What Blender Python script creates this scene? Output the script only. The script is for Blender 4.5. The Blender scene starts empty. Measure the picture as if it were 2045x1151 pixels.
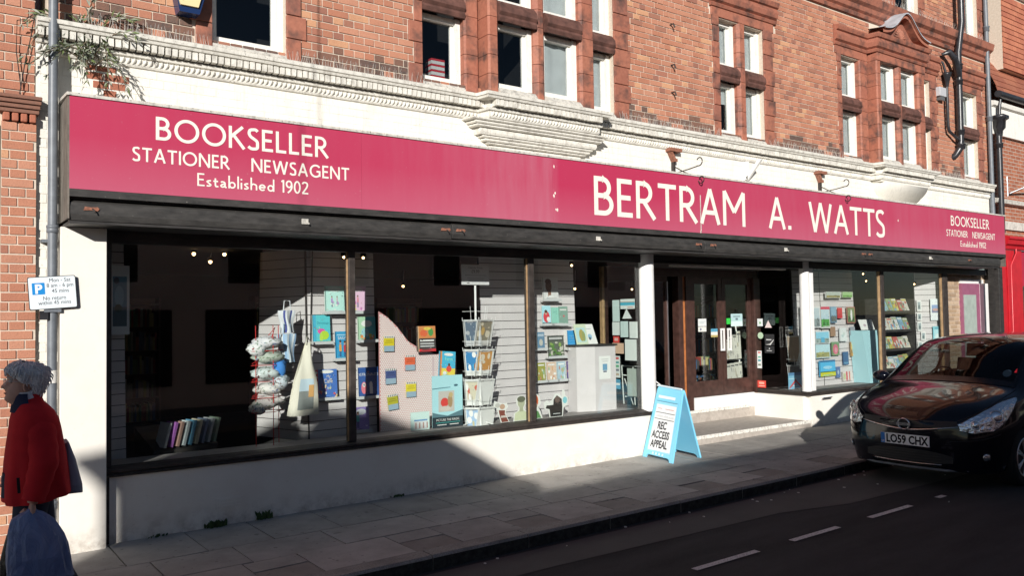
import bpy, bmesh, math, random
from mathutils import Matrix, Vector
import os
random.seed(7)
SC = bpy.context.scene
COL = SC.collection
# ------------------------------------------------------------------ camera
cam_d = bpy.data.cameras.new('camera')
cam_d.sensor_width = 36.0
cam_d.lens = 29.046
cam_d.clip_start = 0.05
cam_d.clip_end = 900.0
cam_o = bpy.data.objects.new('camera', cam_d)
COL.objects.link(cam_o)
cam_o.matrix_world = Matrix(((0.8081826, -0.0083870, -0.5888723, -1.001),
                             (-0.5887150, -0.0386489, -0.8074162, -7.573),
                             (-0.0159875, 0.9992177, -0.0361729, 1.817),
                             (0, 0, 0, 1)))
SC.camera = cam_o
# ------------------------------------------------------------------ light
SUN = Vector((0.82, 1.0, -0.41)).normalized()        # direction the light travels
world = bpy.data.worlds.new('World')
SC.world = world
world.use_nodes = True
wn = world.node_tree
wn.nodes.clear()
w_out = wn.nodes.new('ShaderNodeOutputWorld')
w_bg = wn.nodes.new('ShaderNodeBackground')
w_sky = wn.nodes.new('ShaderNodeTexSky')
w_sky.sky_type = 'NISHITA'
w_sky.sun_disc = False
w_sky.sun_elevation = math.asin(-SUN.z)
w_sky.sun_rotation = math.atan2(-SUN.x, -SUN.y)
w_sky.air_density = 0.8
w_sky.dust_density = 0.15
w_sky.ozone_density = 1.6
w_bg.inputs['Strength'].default_value = 0.05
wn.links.new(w_sky.outputs[0], w_bg.inputs[0])
wn.links.new(w_bg.outputs[0], w_out.inputs[0])
sun_d = bpy.data.lights.new('sun', 'SUN')
sun_d.energy = 5.0
sun_d.angle = math.radians(0.55)
sun_d.color = (1.0, 0.965, 0.91)
sun_o = bpy.data.objects.new('sun', sun_d)
COL.objects.link(sun_o)
sun_o.rotation_euler = SUN.to_track_quat('-Z', 'Y').to_euler()
SC.cycles.diffuse_bounces = 3
SC.view_settings.view_transform = 'Standard'
SC.view_settings.look = 'None'
SC.view_settings.exposure = 0.18
SC.view_settings.gamma = 1.0
SC.view_settings.use_curve_mapping = False
# ------------------------------------------------------------------ mesh helpers
def rot2(x, y, a):
    return x*math.cos(a)-y*math.sin(a), x*math.sin(a)+y*math.cos(a)

class MB:
    """collects geometry for one mesh object; per-face tint colours"""
    def __init__(s, tint=None):
        s.v = []; s.f = []; s.t = []; s.sm = []; s.tint = tint; s.mi = []; s.m = 0
    def add(s, vs, fs, tint=None, smooth=False):
        b = len(s.v)
        s.v.extend([tuple(p) for p in vs])
        t = tint if tint is not None else s.tint
        for q in fs:
            s.f.append([b+i for i in q]); s.t.append(t); s.sm.append(smooth); s.mi.append(s.m)
        return s
    def box(s, x0, x1, y0, y1, z0, z1, tint=None):
        if x1 < x0: x0, x1 = x1, x0
        if y1 < y0: y0, y1 = y1, y0
        if z1 < z0: z0, z1 = z1, z0
        v = [(x0,y0,z0),(x1,y0,z0),(x1,y1,z0),(x0,y1,z0),(x0,y0,z1),(x1,y0,z1),(x1,y1,z1),(x0,y1,z1)]
        return s.add(v, [(0,3,2,1),(4,5,6,7),(0,1,5,4),(1,2,6,5),(2,3,7,6),(3,0,4,7)], tint)
    def hexa(s, v, tint=None):
        return s.add(v, [(0,3,2,1),(4,5,6,7),(0,1,5,4),(1,2,6,5),(2,3,7,6),(3,0,4,7)], tint)
    def quad(s, a, b, c, d, tint=None):
        return s.add([a,b,c,d], [(0,1,2,3)], tint)
    def prism(s, poly, o, ux, uy, depth, tint=None, smooth=False):
        """polygon (list of 2d) in frame o + x*ux + y*uy, extruded by vector depth (away from viewer)"""
        o = Vector(o); ux = Vector(ux); uy = Vector(uy); d = Vector(depth); n = len(poly)
        a = [o+ux*p[0]+uy*p[1] for p in poly]
        b = [p+d for p in a]
        s.add(a, [tuple(range(n))], tint)
        s.add(b, [tuple(reversed(range(n)))], tint)
        s.add(a+b, [(i, n+i, n+(i+1)%n, (i+1)%n) for i in range(n)], tint, smooth)
        return s
    def tube(s, pts, r, n=8, tint=None, caps=True, flat=1.0):
        pts = [Vector(p) for p in pts]
        rs = r if isinstance(r, (list, tuple)) else [r]*len(pts)
        vs = []; fs = []
        ref = None
        for i, p in enumerate(pts):
            if i == 0: d = pts[1]-pts[0]
            elif i == len(pts)-1: d = pts[-1]-pts[-2]
            else: d = (pts[i+1]-p).normalized()+(p-pts[i-1]).normalized()
            d.normalize()
            if ref is None:
                ref = Vector((0,0,1)) if abs(d.z) < 0.9 else Vector((1,0,0))
            a = d.cross(ref)
            if a.length < 1e-5: a = d.cross(Vector((0,1,0)))
            a.normalize(); b = d.cross(a).normalized()
            ref = -b if False else ref
            for k in range(n):
                t = 2*math.pi*k/n
                vs.append(p+(a*math.cos(t)+b*math.sin(t)*flat)*rs[i])
        m = len(pts)
        for i in range(m-1):
            for k in range(n):
                fs.append((i*n+k, i*n+(k+1)%n, (i+1)*n+(k+1)%n, (i+1)*n+k))
        s.add(vs, fs, tint, True)
        if caps:
            s.add(vs[:n], [tuple(reversed(range(n)))], tint)
            s.add(vs[-n:], [tuple(range(n))], tint)
        return s
    def lathe(s, prof, o=(0,0,0), n=16, tint=None, axis='z', sx=1.0, sy=1.0):
        o = Vector(o); vs = []; fs = []
        for (r, z) in prof:
            for k in range(n):
                t = 2*math.pi*k/n
                a, b = r*math.cos(t)*sx, r*math.sin(t)*sy
                p = (a, b, z) if axis == 'z' else ((a, z, b) if axis == 'y' else (z, a, b))
                vs.append(o+Vector(p))
        for i in range(len(prof)-1):
            for k in range(n):
                q = (i*n+k, i*n+(k+1)%n, (i+1)*n+(k+1)%n, (i+1)*n+k)
                fs.append(q if axis != 'y' else tuple(reversed(q)))
        s.add(vs, fs, tint, True)
        s.add(vs[:n], [tuple(reversed(range(n))) if axis != 'y' else tuple(range(n))], tint)
        s.add(vs[-n:], [tuple(range(n)) if axis != 'y' else tuple(reversed(range(n)))], tint)
        return s
    def sweep(s, prof, path, tint=None, smooth=False, close=True):
        """moulding: prof [(out,z)] swept along plan path [(u,y)] ; outward = right-hand side (-y for +u)"""
        nP = len(prof); vs = []; fs = []
        for i, (u, y) in enumerate(path):
            ns = []
            if i > 0: d = Vector((u-path[i-1][0], y-path[i-1][1])).normalized(); ns.append(Vector((d.y, -d.x)))
            if i < len(path)-1: d = Vector((path[i+1][0]-u, path[i+1][1]-y)).normalized(); ns.append(Vector((d.y, -d.x)))
            if len(ns) == 2:
                m = (ns[0]+ns[1]); m.normalize(); m = m/max(0.35, m.dot(ns[0]))
            else: m = ns[0]
            for (o, z) in prof: vs.append((u+m.x*o, y+m.y*o, z))
        for i in range(len(path)-1):
            for k in range(nP if close else nP-1):
                fs.append((i*nP+k, (i+1)*nP+k, (i+1)*nP+(k+1)%nP, i*nP+(k+1)%nP))
        s.add(vs, fs, tint, smooth)
        if close:
            s.add(vs[:nP], [tuple(range(nP))], tint)
            s.add(vs[-nP:], [tuple(reversed(range(nP)))], tint)
        return s
    def grid(s, P, tint=None, smooth=True, closed=False):
        n = len(P); m = len(P[0]); fs = []
        for i in range(n-1):
            for j in range(m if closed else m-1):
                fs.append((i*m+j, i*m+(j+1)%m, (i+1)*m+(j+1)%m, (i+1)*m+j))
        return s.add([p for r in P for p in r], fs, tint, smooth)
    def xf(s, M):
        s.v = [tuple(M @ Vector(p)) for p in s.v]; return s
    def join(s, o):
        b = len(s.v); s.v += o.v; s.f += [[b+i for i in q] for q in o.f]; s.t += o.t; s.sm += o.sm; s.mi += o.mi
        return s
    def mesh(s, name, mat):
        me = bpy.data.meshes.new(name)
        me.from_pydata(s.v, [], s.f)
        mats = mat if isinstance(mat, (list, tuple)) else [mat]
        for m in mats: me.materials.append(m)
        me.polygons.foreach_set('use_smooth', s.sm)
        if len(mats) > 1: me.polygons.foreach_set('material_index', s.mi)
        if any(t is not None for t in s.t):
            at = me.color_attributes.new('tint', 'FLOAT_COLOR', 'CORNER')
            cols = []
            for q, t in zip(s.f, s.t):
                t = t if t is not None else (0.5, 0.5, 0.5)
                cols += [t[0], t[1], t[2], 1.0]*len(q)
            at.data.foreach_set('color', cols)
        me.update()
        return me
    def build(s, name, mat, parent=None, bevel=0, fix=False):
        me = s.mesh(name, mat)
        if fix:
            bm = bmesh.new(); bm.from_mesh(me)
            bmesh.ops.remove_doubles(bm, verts=bm.verts, dist=1e-5)
            bmesh.ops.recalc_face_normals(bm, faces=bm.faces); bm.to_mesh(me); bm.free()
        return link(name, me, parent, bevel)

def link(name, me, parent=None, bevel=0):
    o = bpy.data.objects.new(name, me)
    COL.objects.link(o)
    if parent is not None:
        o.parent = parent
        o.matrix_parent_inverse = Matrix.Translation(-Vector(parent.location))
    if bevel:
        b = o.modifiers.new('bevel', 'BEVEL'); b.width = bevel; b.segments = 2; b.limit_method = 'ANGLE'
        b.angle_limit = math.radians(40)
    return o
def place(name, me, parent, loc):
    """shared-mesh piece at a world location"""
    o = link(name, me, parent); o.location = loc; return o
def tag(o, label, cat, group=None):
    o['label'] = label; o['category'] = cat
    if group: o['group'] = group
    return o
def thing(name, label, cat, loc=(0,0,0), group=None):
    o = bpy.data.objects.new(name, None)
    o.empty_display_size = 0.1
    o.location = loc; COL.objects.link(o)
    return tag(o, label, cat, group)
def struct(o):
    o['kind'] = 'structure'; return o
def stuff(o):
    o['kind'] = 'stuff'; return o

_tc = {}
def text_polys(body, size, align='LEFT', bold=0.0, sx=1.0):
    """built-in font -> (verts2d, faces), cached"""
    k = (body, size, align, bold, sx)
    if k not in _tc:
        c = bpy.data.curves.new('txt', 'FONT'); c.body = body; c.size = size; c.align_x = align; c.offset = bold
        c.resolution_u = 3
        o = bpy.data.objects.new('txt', c); COL.objects.link(o)
        dg = bpy.context.evaluated_depsgraph_get()
        me = bpy.data.meshes.new_from_object(o.evaluated_get(dg))
        _tc[k] = ([(v.co.x*sx, v.co.y) for v in me.vertices], [tuple(p.vertices) for p in me.polygons])
        bpy.data.objects.remove(o); bpy.data.curves.remove(c); bpy.data.meshes.remove(me)
    return _tc[k]
def add_text(mb, body, size, o, ux, uz, tint, align='LEFT', bold=0.0, sx=1.0):
    vs, fs = text_polys(body, size, align, bold, sx)
    o = Vector(o); ux = Vector(ux); uz = Vector(uz)
    mb.add([o+ux*a+uz*b for a, b in vs], fs, tint)
    return mb
# ------------------------------------------------------------------ materials
class G:
    def __init__(s, name, rough=0.6, metal=0.0, spec=0.5):
        s.mat = bpy.data.materials.new(name); s.mat.use_nodes = True
        s.nt = s.mat.node_tree; s.nt.nodes.clear()
        s.out = s.n('ShaderNodeOutputMaterial'); s.p = s.n('ShaderNodeBsdfPrincipled')
        s.l(s.p.outputs[0], s.out.inputs[0])
        s.p.inputs['Roughness'].default_value = rough; s.p.inputs['Metallic'].default_value = metal
        s.p.inputs['Specular IOR Level'].default_value = spec
        s._pos = None
    def n(s, t, **k):
        x = s.nt.nodes.new(t)
        for a, b in k.items(): setattr(x, a, b)
        return x
    def l(s, a, b): s.nt.links.new(a, b)
    def pos(s, scale=(1,1,1)):
        if s._pos is None: s._pos = s.n('ShaderNodeNewGeometry').outputs['Position']
        if scale == (1,1,1): return s._pos
        m = s.n('ShaderNodeVectorMath', operation='MULTIPLY'); s.l(s._pos, m.inputs[0]); m.inputs[1].default_value = scale
        return m.outputs[0]
    def noise(s, scale, detail=4, rough=0.55, vec=None, dist=0.0):
        x = s.n('ShaderNodeTexNoise'); x.inputs['Scale'].default_value = scale; x.inputs['Detail'].default_value = detail
        x.inputs['Roughness'].default_value = rough; x.inputs['Distortion'].default_value = dist
        s.l(vec if vec is not None else s.pos(), x.inputs['Vector']); return x.outputs['Fac']
    def ramp(s, fac, stops, interp='LINEAR'):
        r = s.n('ShaderNodeValToRGB'); r.color_ramp.interpolation = interp
        e = r.color_ramp.elements
        while len(e) < len(stops): e.new(0.5)
        for x, (p, c) in zip(e, stops):
            x.position = p; x.color = (c, c, c, 1) if isinstance(c, (int, float)) else (*c, 1)
        s.l(fac, r.inputs[0]); return r.outputs[0]
    def mix(s, fac, a, b, mode='MIX'):
        m = s.n('ShaderNodeMix', data_type='RGBA', blend_type=mode)
        for v, i in ((fac, 0), (a, 6), (b, 7)):
            if isinstance(v, (int, float)): m.inputs[i].default_value = v
            elif isinstance(v, tuple): m.inputs[i].default_value = (*v, 1)
            else: s.l(v, m.inputs[i])
        return m.outputs[2]
    def math(s, op, a, b=0.5):
        m = s.n('ShaderNodeMath', operation=op)
        for v, i in ((a, 0), (b, 1)):
            if isinstance(v, (int, float)): m.inputs[i].default_value = v
            else: s.l(v, m.inputs[i])
        return m.outputs[0]
    def attr(s, name='tint'):
        a = s.n('ShaderNodeAttribute'); a.attribute_name = name; return a.outputs['Color']
    def color(s, c):
        if isinstance(c, tuple): s.p.inputs['Base Color'].default_value = (*c, 1)
        else: s.l(c, s.p.inputs['Base Color'])
        return s
    def rough(s, r):
        s.l(r, s.p.inputs['Roughness']); return s
    def bump(s, h, strength=0.3, dist=0.01):
        b = s.n('ShaderNodeBump'); b.inputs['Strength'].default_value = strength; b.inputs['Distance'].default_value = dist
        s.l(h, b.inputs['Height']); s.l(b.outputs[0], s.p.inputs['Normal']); return s
    def sep(s):
        x = s.n('ShaderNodeSeparateXYZ'); s.l(s.pos(), x.inputs[0]); return x.outputs

def simple(name, c, rough=0.6, metal=0.0, var=0.12, scale=9, bump=0.0, bscale=60, spec=0.5):
    g = G(name, rough, metal, spec)
    f = g.noise(scale, 5)
    lo = tuple(x*(1-var) for x in c); hi = tuple(min(1, x*(1+var)) for x in c)
    g.color(g.ramp(f, [(0.3, lo), (0.7, hi)]))
    if bump: g.bump(g.noise(bscale, 4), bump, 0.004)
    return g.mat
def flat(name, c, rough=0.5, metal=0.0, spec=0.5):
    return G(name, rough, metal, spec).color(c).mat

MAT = {}
# brick with a colour of its own per brick, sooty patches
g = G('brick_red', 0.85)
a = g.attr(); n1 = g.noise(38, 5); n2 = g.noise(3.2, 4)
c = g.mix(g.ramp(n1, [(0.3, 0.0), (0.75, 0.30)]), a, (0.40, 0.16, 0.095))
c = g.mix(g.ramp(g.noise(90, 3), [(0.55, 0.0), (0.8, 0.5)]), c, (0.10, 0.06, 0.05))
g.color(g.mix(g.ramp(n2, [(0.48, 0.0), (0.72, 0.30)]), c, (0.25, 0.105, 0.07)))
g.bump(g.noise(70, 6, 0.65), 0.55, 0.006); MAT['brick'] = g.mat
g = G('mortar_pale', 0.95)
g.color(g.ramp(g.noise(30, 5), [(0.3, (0.54, 0.45, 0.36)), (0.7, (0.68, 0.58, 0.48))])); g.bump(g.noise(120, 4), 0.4, 0.004); MAT['mortar'] = g.mat
# plain far brickwork (too far to tell apart): procedural
g = G('brick_far', 0.9)
b = g.n('ShaderNodeTexBrick'); b.inputs['Scale'].default_value = 1.0
b.inputs['Brick Width'].default_value = 0.225; b.inputs['Row Height'].default_value = 0.075; b.inputs['Mortar Size'].default_value = 0.008
b.inputs['Color1'].default_value = (0.42, 0.15, 0.08, 1); b.inputs['Color2'].default_value = (0.30, 0.095, 0.05, 1); b.inputs['Mortar'].default_value = (0.42, 0.35, 0.29, 1)
sx = g.sep(); cb = g.n('ShaderNodeCombineXYZ'); g.l(g.math('ADD', sx[0], sx[1]), cb.inputs[0]); g.l(sx[2], cb.inputs[1]); g.l(cb.outputs[0], b.inputs['Vector'])
g.color(g.mix(g.ramp(g.noise(5, 4), [(0.4, 0.0), (0.75, 0.4)]), b.outputs[0], (0.2, 0.07, 0.045))); MAT['brick_far'] = g.mat
# terracotta blocks
g = G('terracotta', 0.7)
n1 = g.noise(4.5, 6, 0.62); n2 = g.noise(28, 5)
c = g.ramp(n2, [(0.25, (0.27, 0.10, 0.068)), (0.75, (0.40, 0.165, 0.11))])
c = g.mix(0.3, c, g.attr(), 'MIX')
g.color(g.mix(g.ramp(n1, [(0.47, 0.0), (0.66, 0.85)]), c, (0.060, 0.042, 0.038)))
g.bump(g.noise(80, 5), 0.25, 0.004); MAT['terra'] = g.mat
# white paint on brick and mouldings: chalky, peeling, streaked
def white_paint(name, base, dirt, amt, sc=7):
    g = G(name, 0.75)
    v = g.noise(sc, 7, 0.7); st = g.noise(6, 5, 0.6, g.pos((5, 5, 0.5)))
    c = g.mix(g.ramp(v, [(0.50, 0.0), (0.72, amt)]), base, dirt)
    c = g.mix(g.ramp(st, [(0.5, 0.0), (0.75, amt*0.8)]), c, tuple(x*0.8 for x in dirt))
    c = g.mix(g.ramp(g.noise(55, 4), [(0.62, 0.0), (0.70, amt)]), c, tuple(x*0.35 for x in dirt))
    g.color(c); g.bump(g.noise(45, 6, 0.7), 0.35, 0.006); return g.mat
MAT['white_wall'] = white_paint('white_painted_brick', (0.80, 0.765, 0.69), (0.50, 0.45, 0.38), 0.35, 3)
MAT['cornice'] = white_paint('white_cornice_paint', (0.74, 0.71, 0.64), (0.32, 0.29, 0.25), 0.65, 9)
MAT['lead'] = white_paint('weathered_ledge', (0.62, 0.59, 0.53), (0.20, 0.19, 0.17), 0.8, 11)
# stallriser render: cream white, scuffed low down by dirt of its own shape
g = G('stallriser_render', 0.7)
v = g.noise(2.2, 6, 0.65); s2 = g.noise(26, 5)
c = g.mix(g.ramp(v, [(0.45, 0.0), (0.75, 0.35)]), (0.80, 0.765, 0.70), (0.66, 0.58, 0.49))
c = g.mix(g.ramp(s2, [(0.64, 0.0), (0.75, 0.25)]), c, (0.45, 0.40, 0.34))
zz = g.sep()[2]
splash = g.math('MULTIPLY', g.ramp(zz, [(0.0, 1.0), (0.22, 0.0)]), g.ramp(g.noise(9, 6, 0.7), [(0.42, 0.0), (0.66, 0.7)]))
c = g.mix(splash, c, (0.30, 0.25, 0.20))
g.color(c); g.bump(g.noise(34, 5), 0.12, 0.005); MAT['render'] = g.mat
# fascia: crimson, sun-bleached in vertical patches and along the bottom
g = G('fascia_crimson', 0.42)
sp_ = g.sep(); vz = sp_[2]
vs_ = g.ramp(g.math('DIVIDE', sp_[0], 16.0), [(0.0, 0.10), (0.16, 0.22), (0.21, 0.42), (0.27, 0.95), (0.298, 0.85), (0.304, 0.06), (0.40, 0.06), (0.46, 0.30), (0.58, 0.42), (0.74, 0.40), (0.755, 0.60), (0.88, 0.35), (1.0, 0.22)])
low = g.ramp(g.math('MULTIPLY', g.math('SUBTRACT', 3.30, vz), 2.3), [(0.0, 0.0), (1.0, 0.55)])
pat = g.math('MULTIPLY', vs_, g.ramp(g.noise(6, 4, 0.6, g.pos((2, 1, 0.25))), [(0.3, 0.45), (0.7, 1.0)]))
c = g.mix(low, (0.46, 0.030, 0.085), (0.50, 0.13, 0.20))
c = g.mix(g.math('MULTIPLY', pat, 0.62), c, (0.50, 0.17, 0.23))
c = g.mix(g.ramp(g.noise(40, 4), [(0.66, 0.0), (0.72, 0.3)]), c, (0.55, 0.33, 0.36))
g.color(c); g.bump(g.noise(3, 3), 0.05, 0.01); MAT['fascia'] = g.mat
MAT['letter'] = simple('letter_cream', (0.83, 0.80, 0.70), 0.5, var=0.04, scale=20)
# metals, wood
g = G('black_painted_metal', 0.5)
n1 = g.noise(8, 6, 0.7, g.pos((0.6, 1, 3)))
g.color(g.ramp(n1, [(0.3, (0.014, 0.013, 0.013)), (0.7, (0.055, 0.05, 0.047))])); g.bump(g.noise(30, 4), 0.1, 0.004); MAT['black'] = g.mat
g = G('awning_box_metal', 0.55)
n1 = g.noise(5, 6, 0.7, g.pos((1.2, 1, 4)))
c = g.ramp(n1, [(0.3, (0.02, 0.019, 0.018)), (0.72, (0.065, 0.060, 0.056))])
g.color(g.mix(g.ramp(g.noise(60, 4), [(0.70, 0), (0.74, 0.6)]), c, (0.35, 0.32, 0.28))); MAT['awning'] = g.mat
g = G('frame_wood', 0.6)
n1 = g.noise(14, 6, 0.65, g.pos((1, 1, 1)))
g.color(g.ramp(n1, [(0.3, (0.022, 0.017, 0.015)), (0.66, (0.055, 0.044, 0.038)), (0.85, (0.15, 0.13, 0.11))])); g.bump(g.noise(60, 4), 0.2, 0.004); MAT['frame'] = g.mat
MAT['door_wood'] = simple('door_brown', (0.062, 0.030, 0.024), 0.35, var=0.35, scale=14)
MAT['varnish'] = simple('varnished_wood', (0.42, 0.15, 0.05), 0.4, var=0.3, scale=12)
MAT['rust'] = simple('rusty_iron', (0.26, 0.105, 0.065), 0.8, var=0.4, scale=40)
MAT['wrought'] = simple('wrought_iron', (0.035, 0.027, 0.024), 0.6, var=0.3, scale=30)
MAT['pipe'] = simple('pipe_black', (0.028, 0.028, 0.032), 0.32, var=0.35, scale=10)
MAT['pipe_grey'] = simple('pipe_grey', (0.15, 0.165, 0.185), 0.45, var=0.18, scale=12, bump=0.06)
MAT['steel'] = flat('chrome', (0.62, 0.62, 0.63), 0.16, 1.0)
MAT['alu'] = flat('aluminium', (0.75, 0.75, 0.77), 0.35, 1.0)
MAT['white_gloss'] = simple('white_gloss', (0.80, 0.79, 0.77), 0.35, var=0.05, scale=7)
MAT['white_sash'] = white_paint('sash_white', (0.80, 0.775, 0.72), (0.45, 0.42, 0.37), 0.35, 12)
MAT['wire_white'] = flat('wire_white', (0.80, 0.80, 0.79), 0.4)
MAT['wire_red'] = flat('wire_red', (0.55, 0.02, 0.02), 0.4)
MAT['lead_roof'] = simple('lead_sheet', (0.42, 0.43, 0.46), 0.5, var=0.2, scale=7)
# interior
MAT['slat'] = simple('slatwall_grey', (0.62, 0.58, 0.585), 0.55, var=0.05, scale=4)
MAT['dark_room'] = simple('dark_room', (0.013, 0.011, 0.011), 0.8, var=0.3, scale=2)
MAT['carpet'] = simple('carpet_dark', (0.035, 0.032, 0.035), 0.95, var=0.3, scale=40)
MAT['ledge_in'] = simple('display_floor', (0.35, 0.32, 0.31), 0.6, var=0.15, scale=8)
# flat print: colour attribute drawn in polygons
g = G('print_paper', 0.45)
g.color(g.mix(g.ramp(g.noise(160, 3), [(0.3, 0.0), (0.8, 0.06)]), g.attr(), (0.4, 0.4, 0.4))); MAT['print'] = g.mat
g = G('matt_tint', 0.8); g.color(g.attr()); MAT['tint'] = g.mat
g = G('gloss_tint', 0.25); g.color(g.attr()); MAT['gloss'] = g.mat
# glass panes that let the sun through
def glass(name, tintc=(0.96, 0.98, 0.97), ior=1.45, gain=1.0):
    g = G(name); g.nt.nodes.remove(g.p)
    tr = g.n('ShaderNodeBsdfTransparent'); tr.inputs[0].default_value = (*tintc, 1)
    gl = g.n('ShaderNodeBsdfGlossy'); gl.inputs['Roughness'].default_value = 0.0
    lw = g.n('ShaderNodeLayerWeight'); lw.inputs[0].default_value = 0.5; r0 = ((ior-1)/(ior+1))**2
    fr = g.math('ADD', g.math('MULTIPLY', g.math('POWER', lw.outputs['Facing'], 5.0), 1-r0), r0)
    mx = g.n('ShaderNodeMixShader'); g.l(g.math('MULTIPLY', fr, gain), mx.inputs[0]); g.l(tr.outputs[0], mx.inputs[1]); g.l(gl.outputs[0], mx.inputs[2])
    g.l(mx.outputs[0], g.out.inputs[0]); return g.mat
MAT['glass'] = glass('shop_glass', gain=1.5)
MAT['sash_glass'] = glass('sash_glass', (0.80, 0.83, 0.84))
MAT['car_glass'] = glass('car_glass', (0.42, 0.46, 0.46), 1.5)
def emit(name, c, s):
    g = G(name); g.nt.nodes.remove(g.p); e = g.n('ShaderNodeEmission'); e.inputs[0].default_value = (*c, 1); e.inputs[1].default_value = s
    g.l(e.outputs[0], g.out.inputs[0]); return g.mat
MAT['bulb'] = emit('halogen_bulb', (1.0, 0.62, 0.28), 9.0)
# ground
g = G('paving_slab', 0.85)
n1 = g.noise(3, 6, 0.65); n2 = g.noise(70, 5, 0.7)
c = g.ramp(n1, [(0.3, (0.40, 0.375, 0.345)), (0.7, (0.58, 0.545, 0.51))])
c = g.mix(0.6, c, g.attr(), 'MULTIPLY')
c = g.mix(g.ramp(n2, [(0.55, 0), (0.75, 0.5)]), c, (0.17, 0.155, 0.14))
c = g.mix(g.ramp(g.noise(14, 3, 0.4), [(0.68, 0), (0.70, 0.6)]), c, (0.16, 0.15, 0.14))
g.color(c); g.bump(n2, 0.3, 0.004); MAT['slab'] = g.mat
g = G('joint_dirt', 0.95); g.color(g.ramp(g.noise(40, 4), [(0.3, (0.05, 0.045, 0.04)), (0.7, (0.11, 0.10, 0.085))])); MAT['joint'] = g.mat
g = G('kerb_granite', 0.8)
n2 = g.noise(90, 4, 0.7)
c = g.ramp(n2, [(0.3, (0.20, 0.185, 0.165)), (0.7, (0.46, 0.43, 0.39))]); g.color(g.mix(g.ramp(g.noise(4, 5), [(0.45, 0), (0.7, 0.6)]), c, (0.13, 0.12, 0.11)))
g.bump(n2, 0.4, 0.004); MAT['kerb'] = g.mat
g = G('asphalt', 0.9, 0.0, 0.2)
n2 = g.noise(140, 4, 0.75); n1 = g.noise(1.3, 6, 0.6, g.pos((0.5, 2.2, 1)))
c = g.ramp(n1, [(0.35, (0.028, 0.029, 0.031)), (0.68, (0.052, 0.052, 0.054))])
c = g.mix(g.ramp(n2, [(0.45, 0), (0.8, 0.55)]), c, (0.12, 0.117, 0.115))
g.color(c); g.bump(n2, 0.7, 0.006); MAT['asphalt'] = g.mat
g = G('road_paint', 0.7)
g.color(g.mix(g.ramp(g.noise(70, 5, 0.7), [(0.5, 0), (0.66, 0.85)]), (0.66, 0.66, 0.65), (0.09, 0.09, 0.09))); MAT['roadpaint'] = g.mat
g = G('stone_step', 0.8)
c = g.ramp(g.noise(12, 6, 0.7), [(0.3, (0.34, 0.30, 0.26)), (0.7, (0.50, 0.45, 0.40))]); g.color(c); g.bump(g.noise(60, 4), 0.2, 0.004); MAT['step'] = g.mat
MAT['nosing'] = white_paint('nosing_paint', (0.80, 0.77, 0.70), (0.25, 0.22, 0.19), 0.9, 22)
# ------------------------------------------------------------------ ground
def gz(u): return 0.0083*(max(-30, min(60, u))-0.35)
CAMV = Vector((-1.0, -7.57, 1.8))
def road_z(u, y): return gz(u)-0.115+0.025*min(2.4, max(0.0, -2.05-y))-0.025*min(2.4, max(0.0, -4.45-y))
mb = MB()
ys = [-260, -7.0, -4.45, -2.02, -1.0, 1.0, 260]
us = [-260, -30] + [x*2.0 for x in range(-14, 30)] + [60, 400]
P = [[(u, y, road_z(u, y)) for y in ys] for u in us]
mb.grid(P, smooth=False); mb.f = [list(reversed(q)) for q in mb.f]
road = struct(mb.build('road', MAT['asphalt']))
# lighter trench repair beside the kerb
mb = MB()
pts = [(1.6, -2.14), (9.8, -2.14), (9.6, -3.05), (6.4, -2.95), (5.6, -2.72), (3.0, -2.62), (1.6, -2.6)]
mb.add([(u, y, road_z(u, y)+0.004) for u, y in pts], [tuple(reversed(range(len(pts))))])
g = G('asphalt_patch', 0.85); n2 = g.noise(150, 4, 0.75)
c = g.ramp(g.noise(2, 5), [(0.3, (0.068, 0.068, 0.066)), (0.7, (0.095, 0.093, 0.088))]); g.color(g.mix(g.ramp(n2, [(0.45, 0), (0.8, 0.5)]), c, (0.16, 0.155, 0.145))); g.bump(n2, 0.6, 0.005)
mb.f = [list(reversed(q)) for q in mb.f]
mb.build('repair_patch', g.mat, road)
for (u0, u1) in ((1.30, 2.0), (2.48, 3.2), (3.65, 4.38), (4.82, 5.48), (5.97, 6.67), (7.17, 7.31), (10.4, 11.1), (11.6, 12.4)):
    mb = MB(); yy = -3.40 if u0 < 9 else -3.85
    mb.add([(u0, yy-0.03, road_z(u0, yy)+0.009), (u1, yy-0.03, road_z(u1, yy)+0.009), (u1, yy+0.03, road_z(u1, yy)+0.009), (u0, yy+0.03, road_z(u0, yy)+0.009)], [(0, 1, 2, 3)])
    mb.build('bay_dash', MAT['roadpaint'], road)
mb = MB(); yy = -3.86
mb.add([(8.35, yy-0.03, road_z(8.35, yy)+0.009), (9.1, yy-0.03, road_z(9.1, yy)+0.009), (9.1, yy+0.03, road_z(9.1, yy)+0.009), (8.35, yy+0.03, road_z(8.35, yy)+0.009)], [(0, 1, 2, 3)]); mb.build('bay_dash', MAT['roadpaint'], road)
# litter specks in the gutter belong to the road surface
for i in range(26):
    u = random.uniform(2.6, 8.8); y = -2.1-abs(random.gauss(0.06, 0.12)); r = random.uniform(0.006, 0.016)
    if i > 18: y = random.uniform(-5.0, -2.4)
    mb = MB(); z = road_z(u, y)+0.009
    mb.prism([(r*random.uniform(0.6, 1.2)*math.cos(a*1.047), r*random.uniform(0.6, 1.2)*math.sin(a*1.047)) for a in range(6)], (u, y, z), (1, 0, 0), (0, 1, 0), (0, 0, -0.008))
    mb.build('grit_fleck', MAT['white_sash'], road, fix=True)
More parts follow.
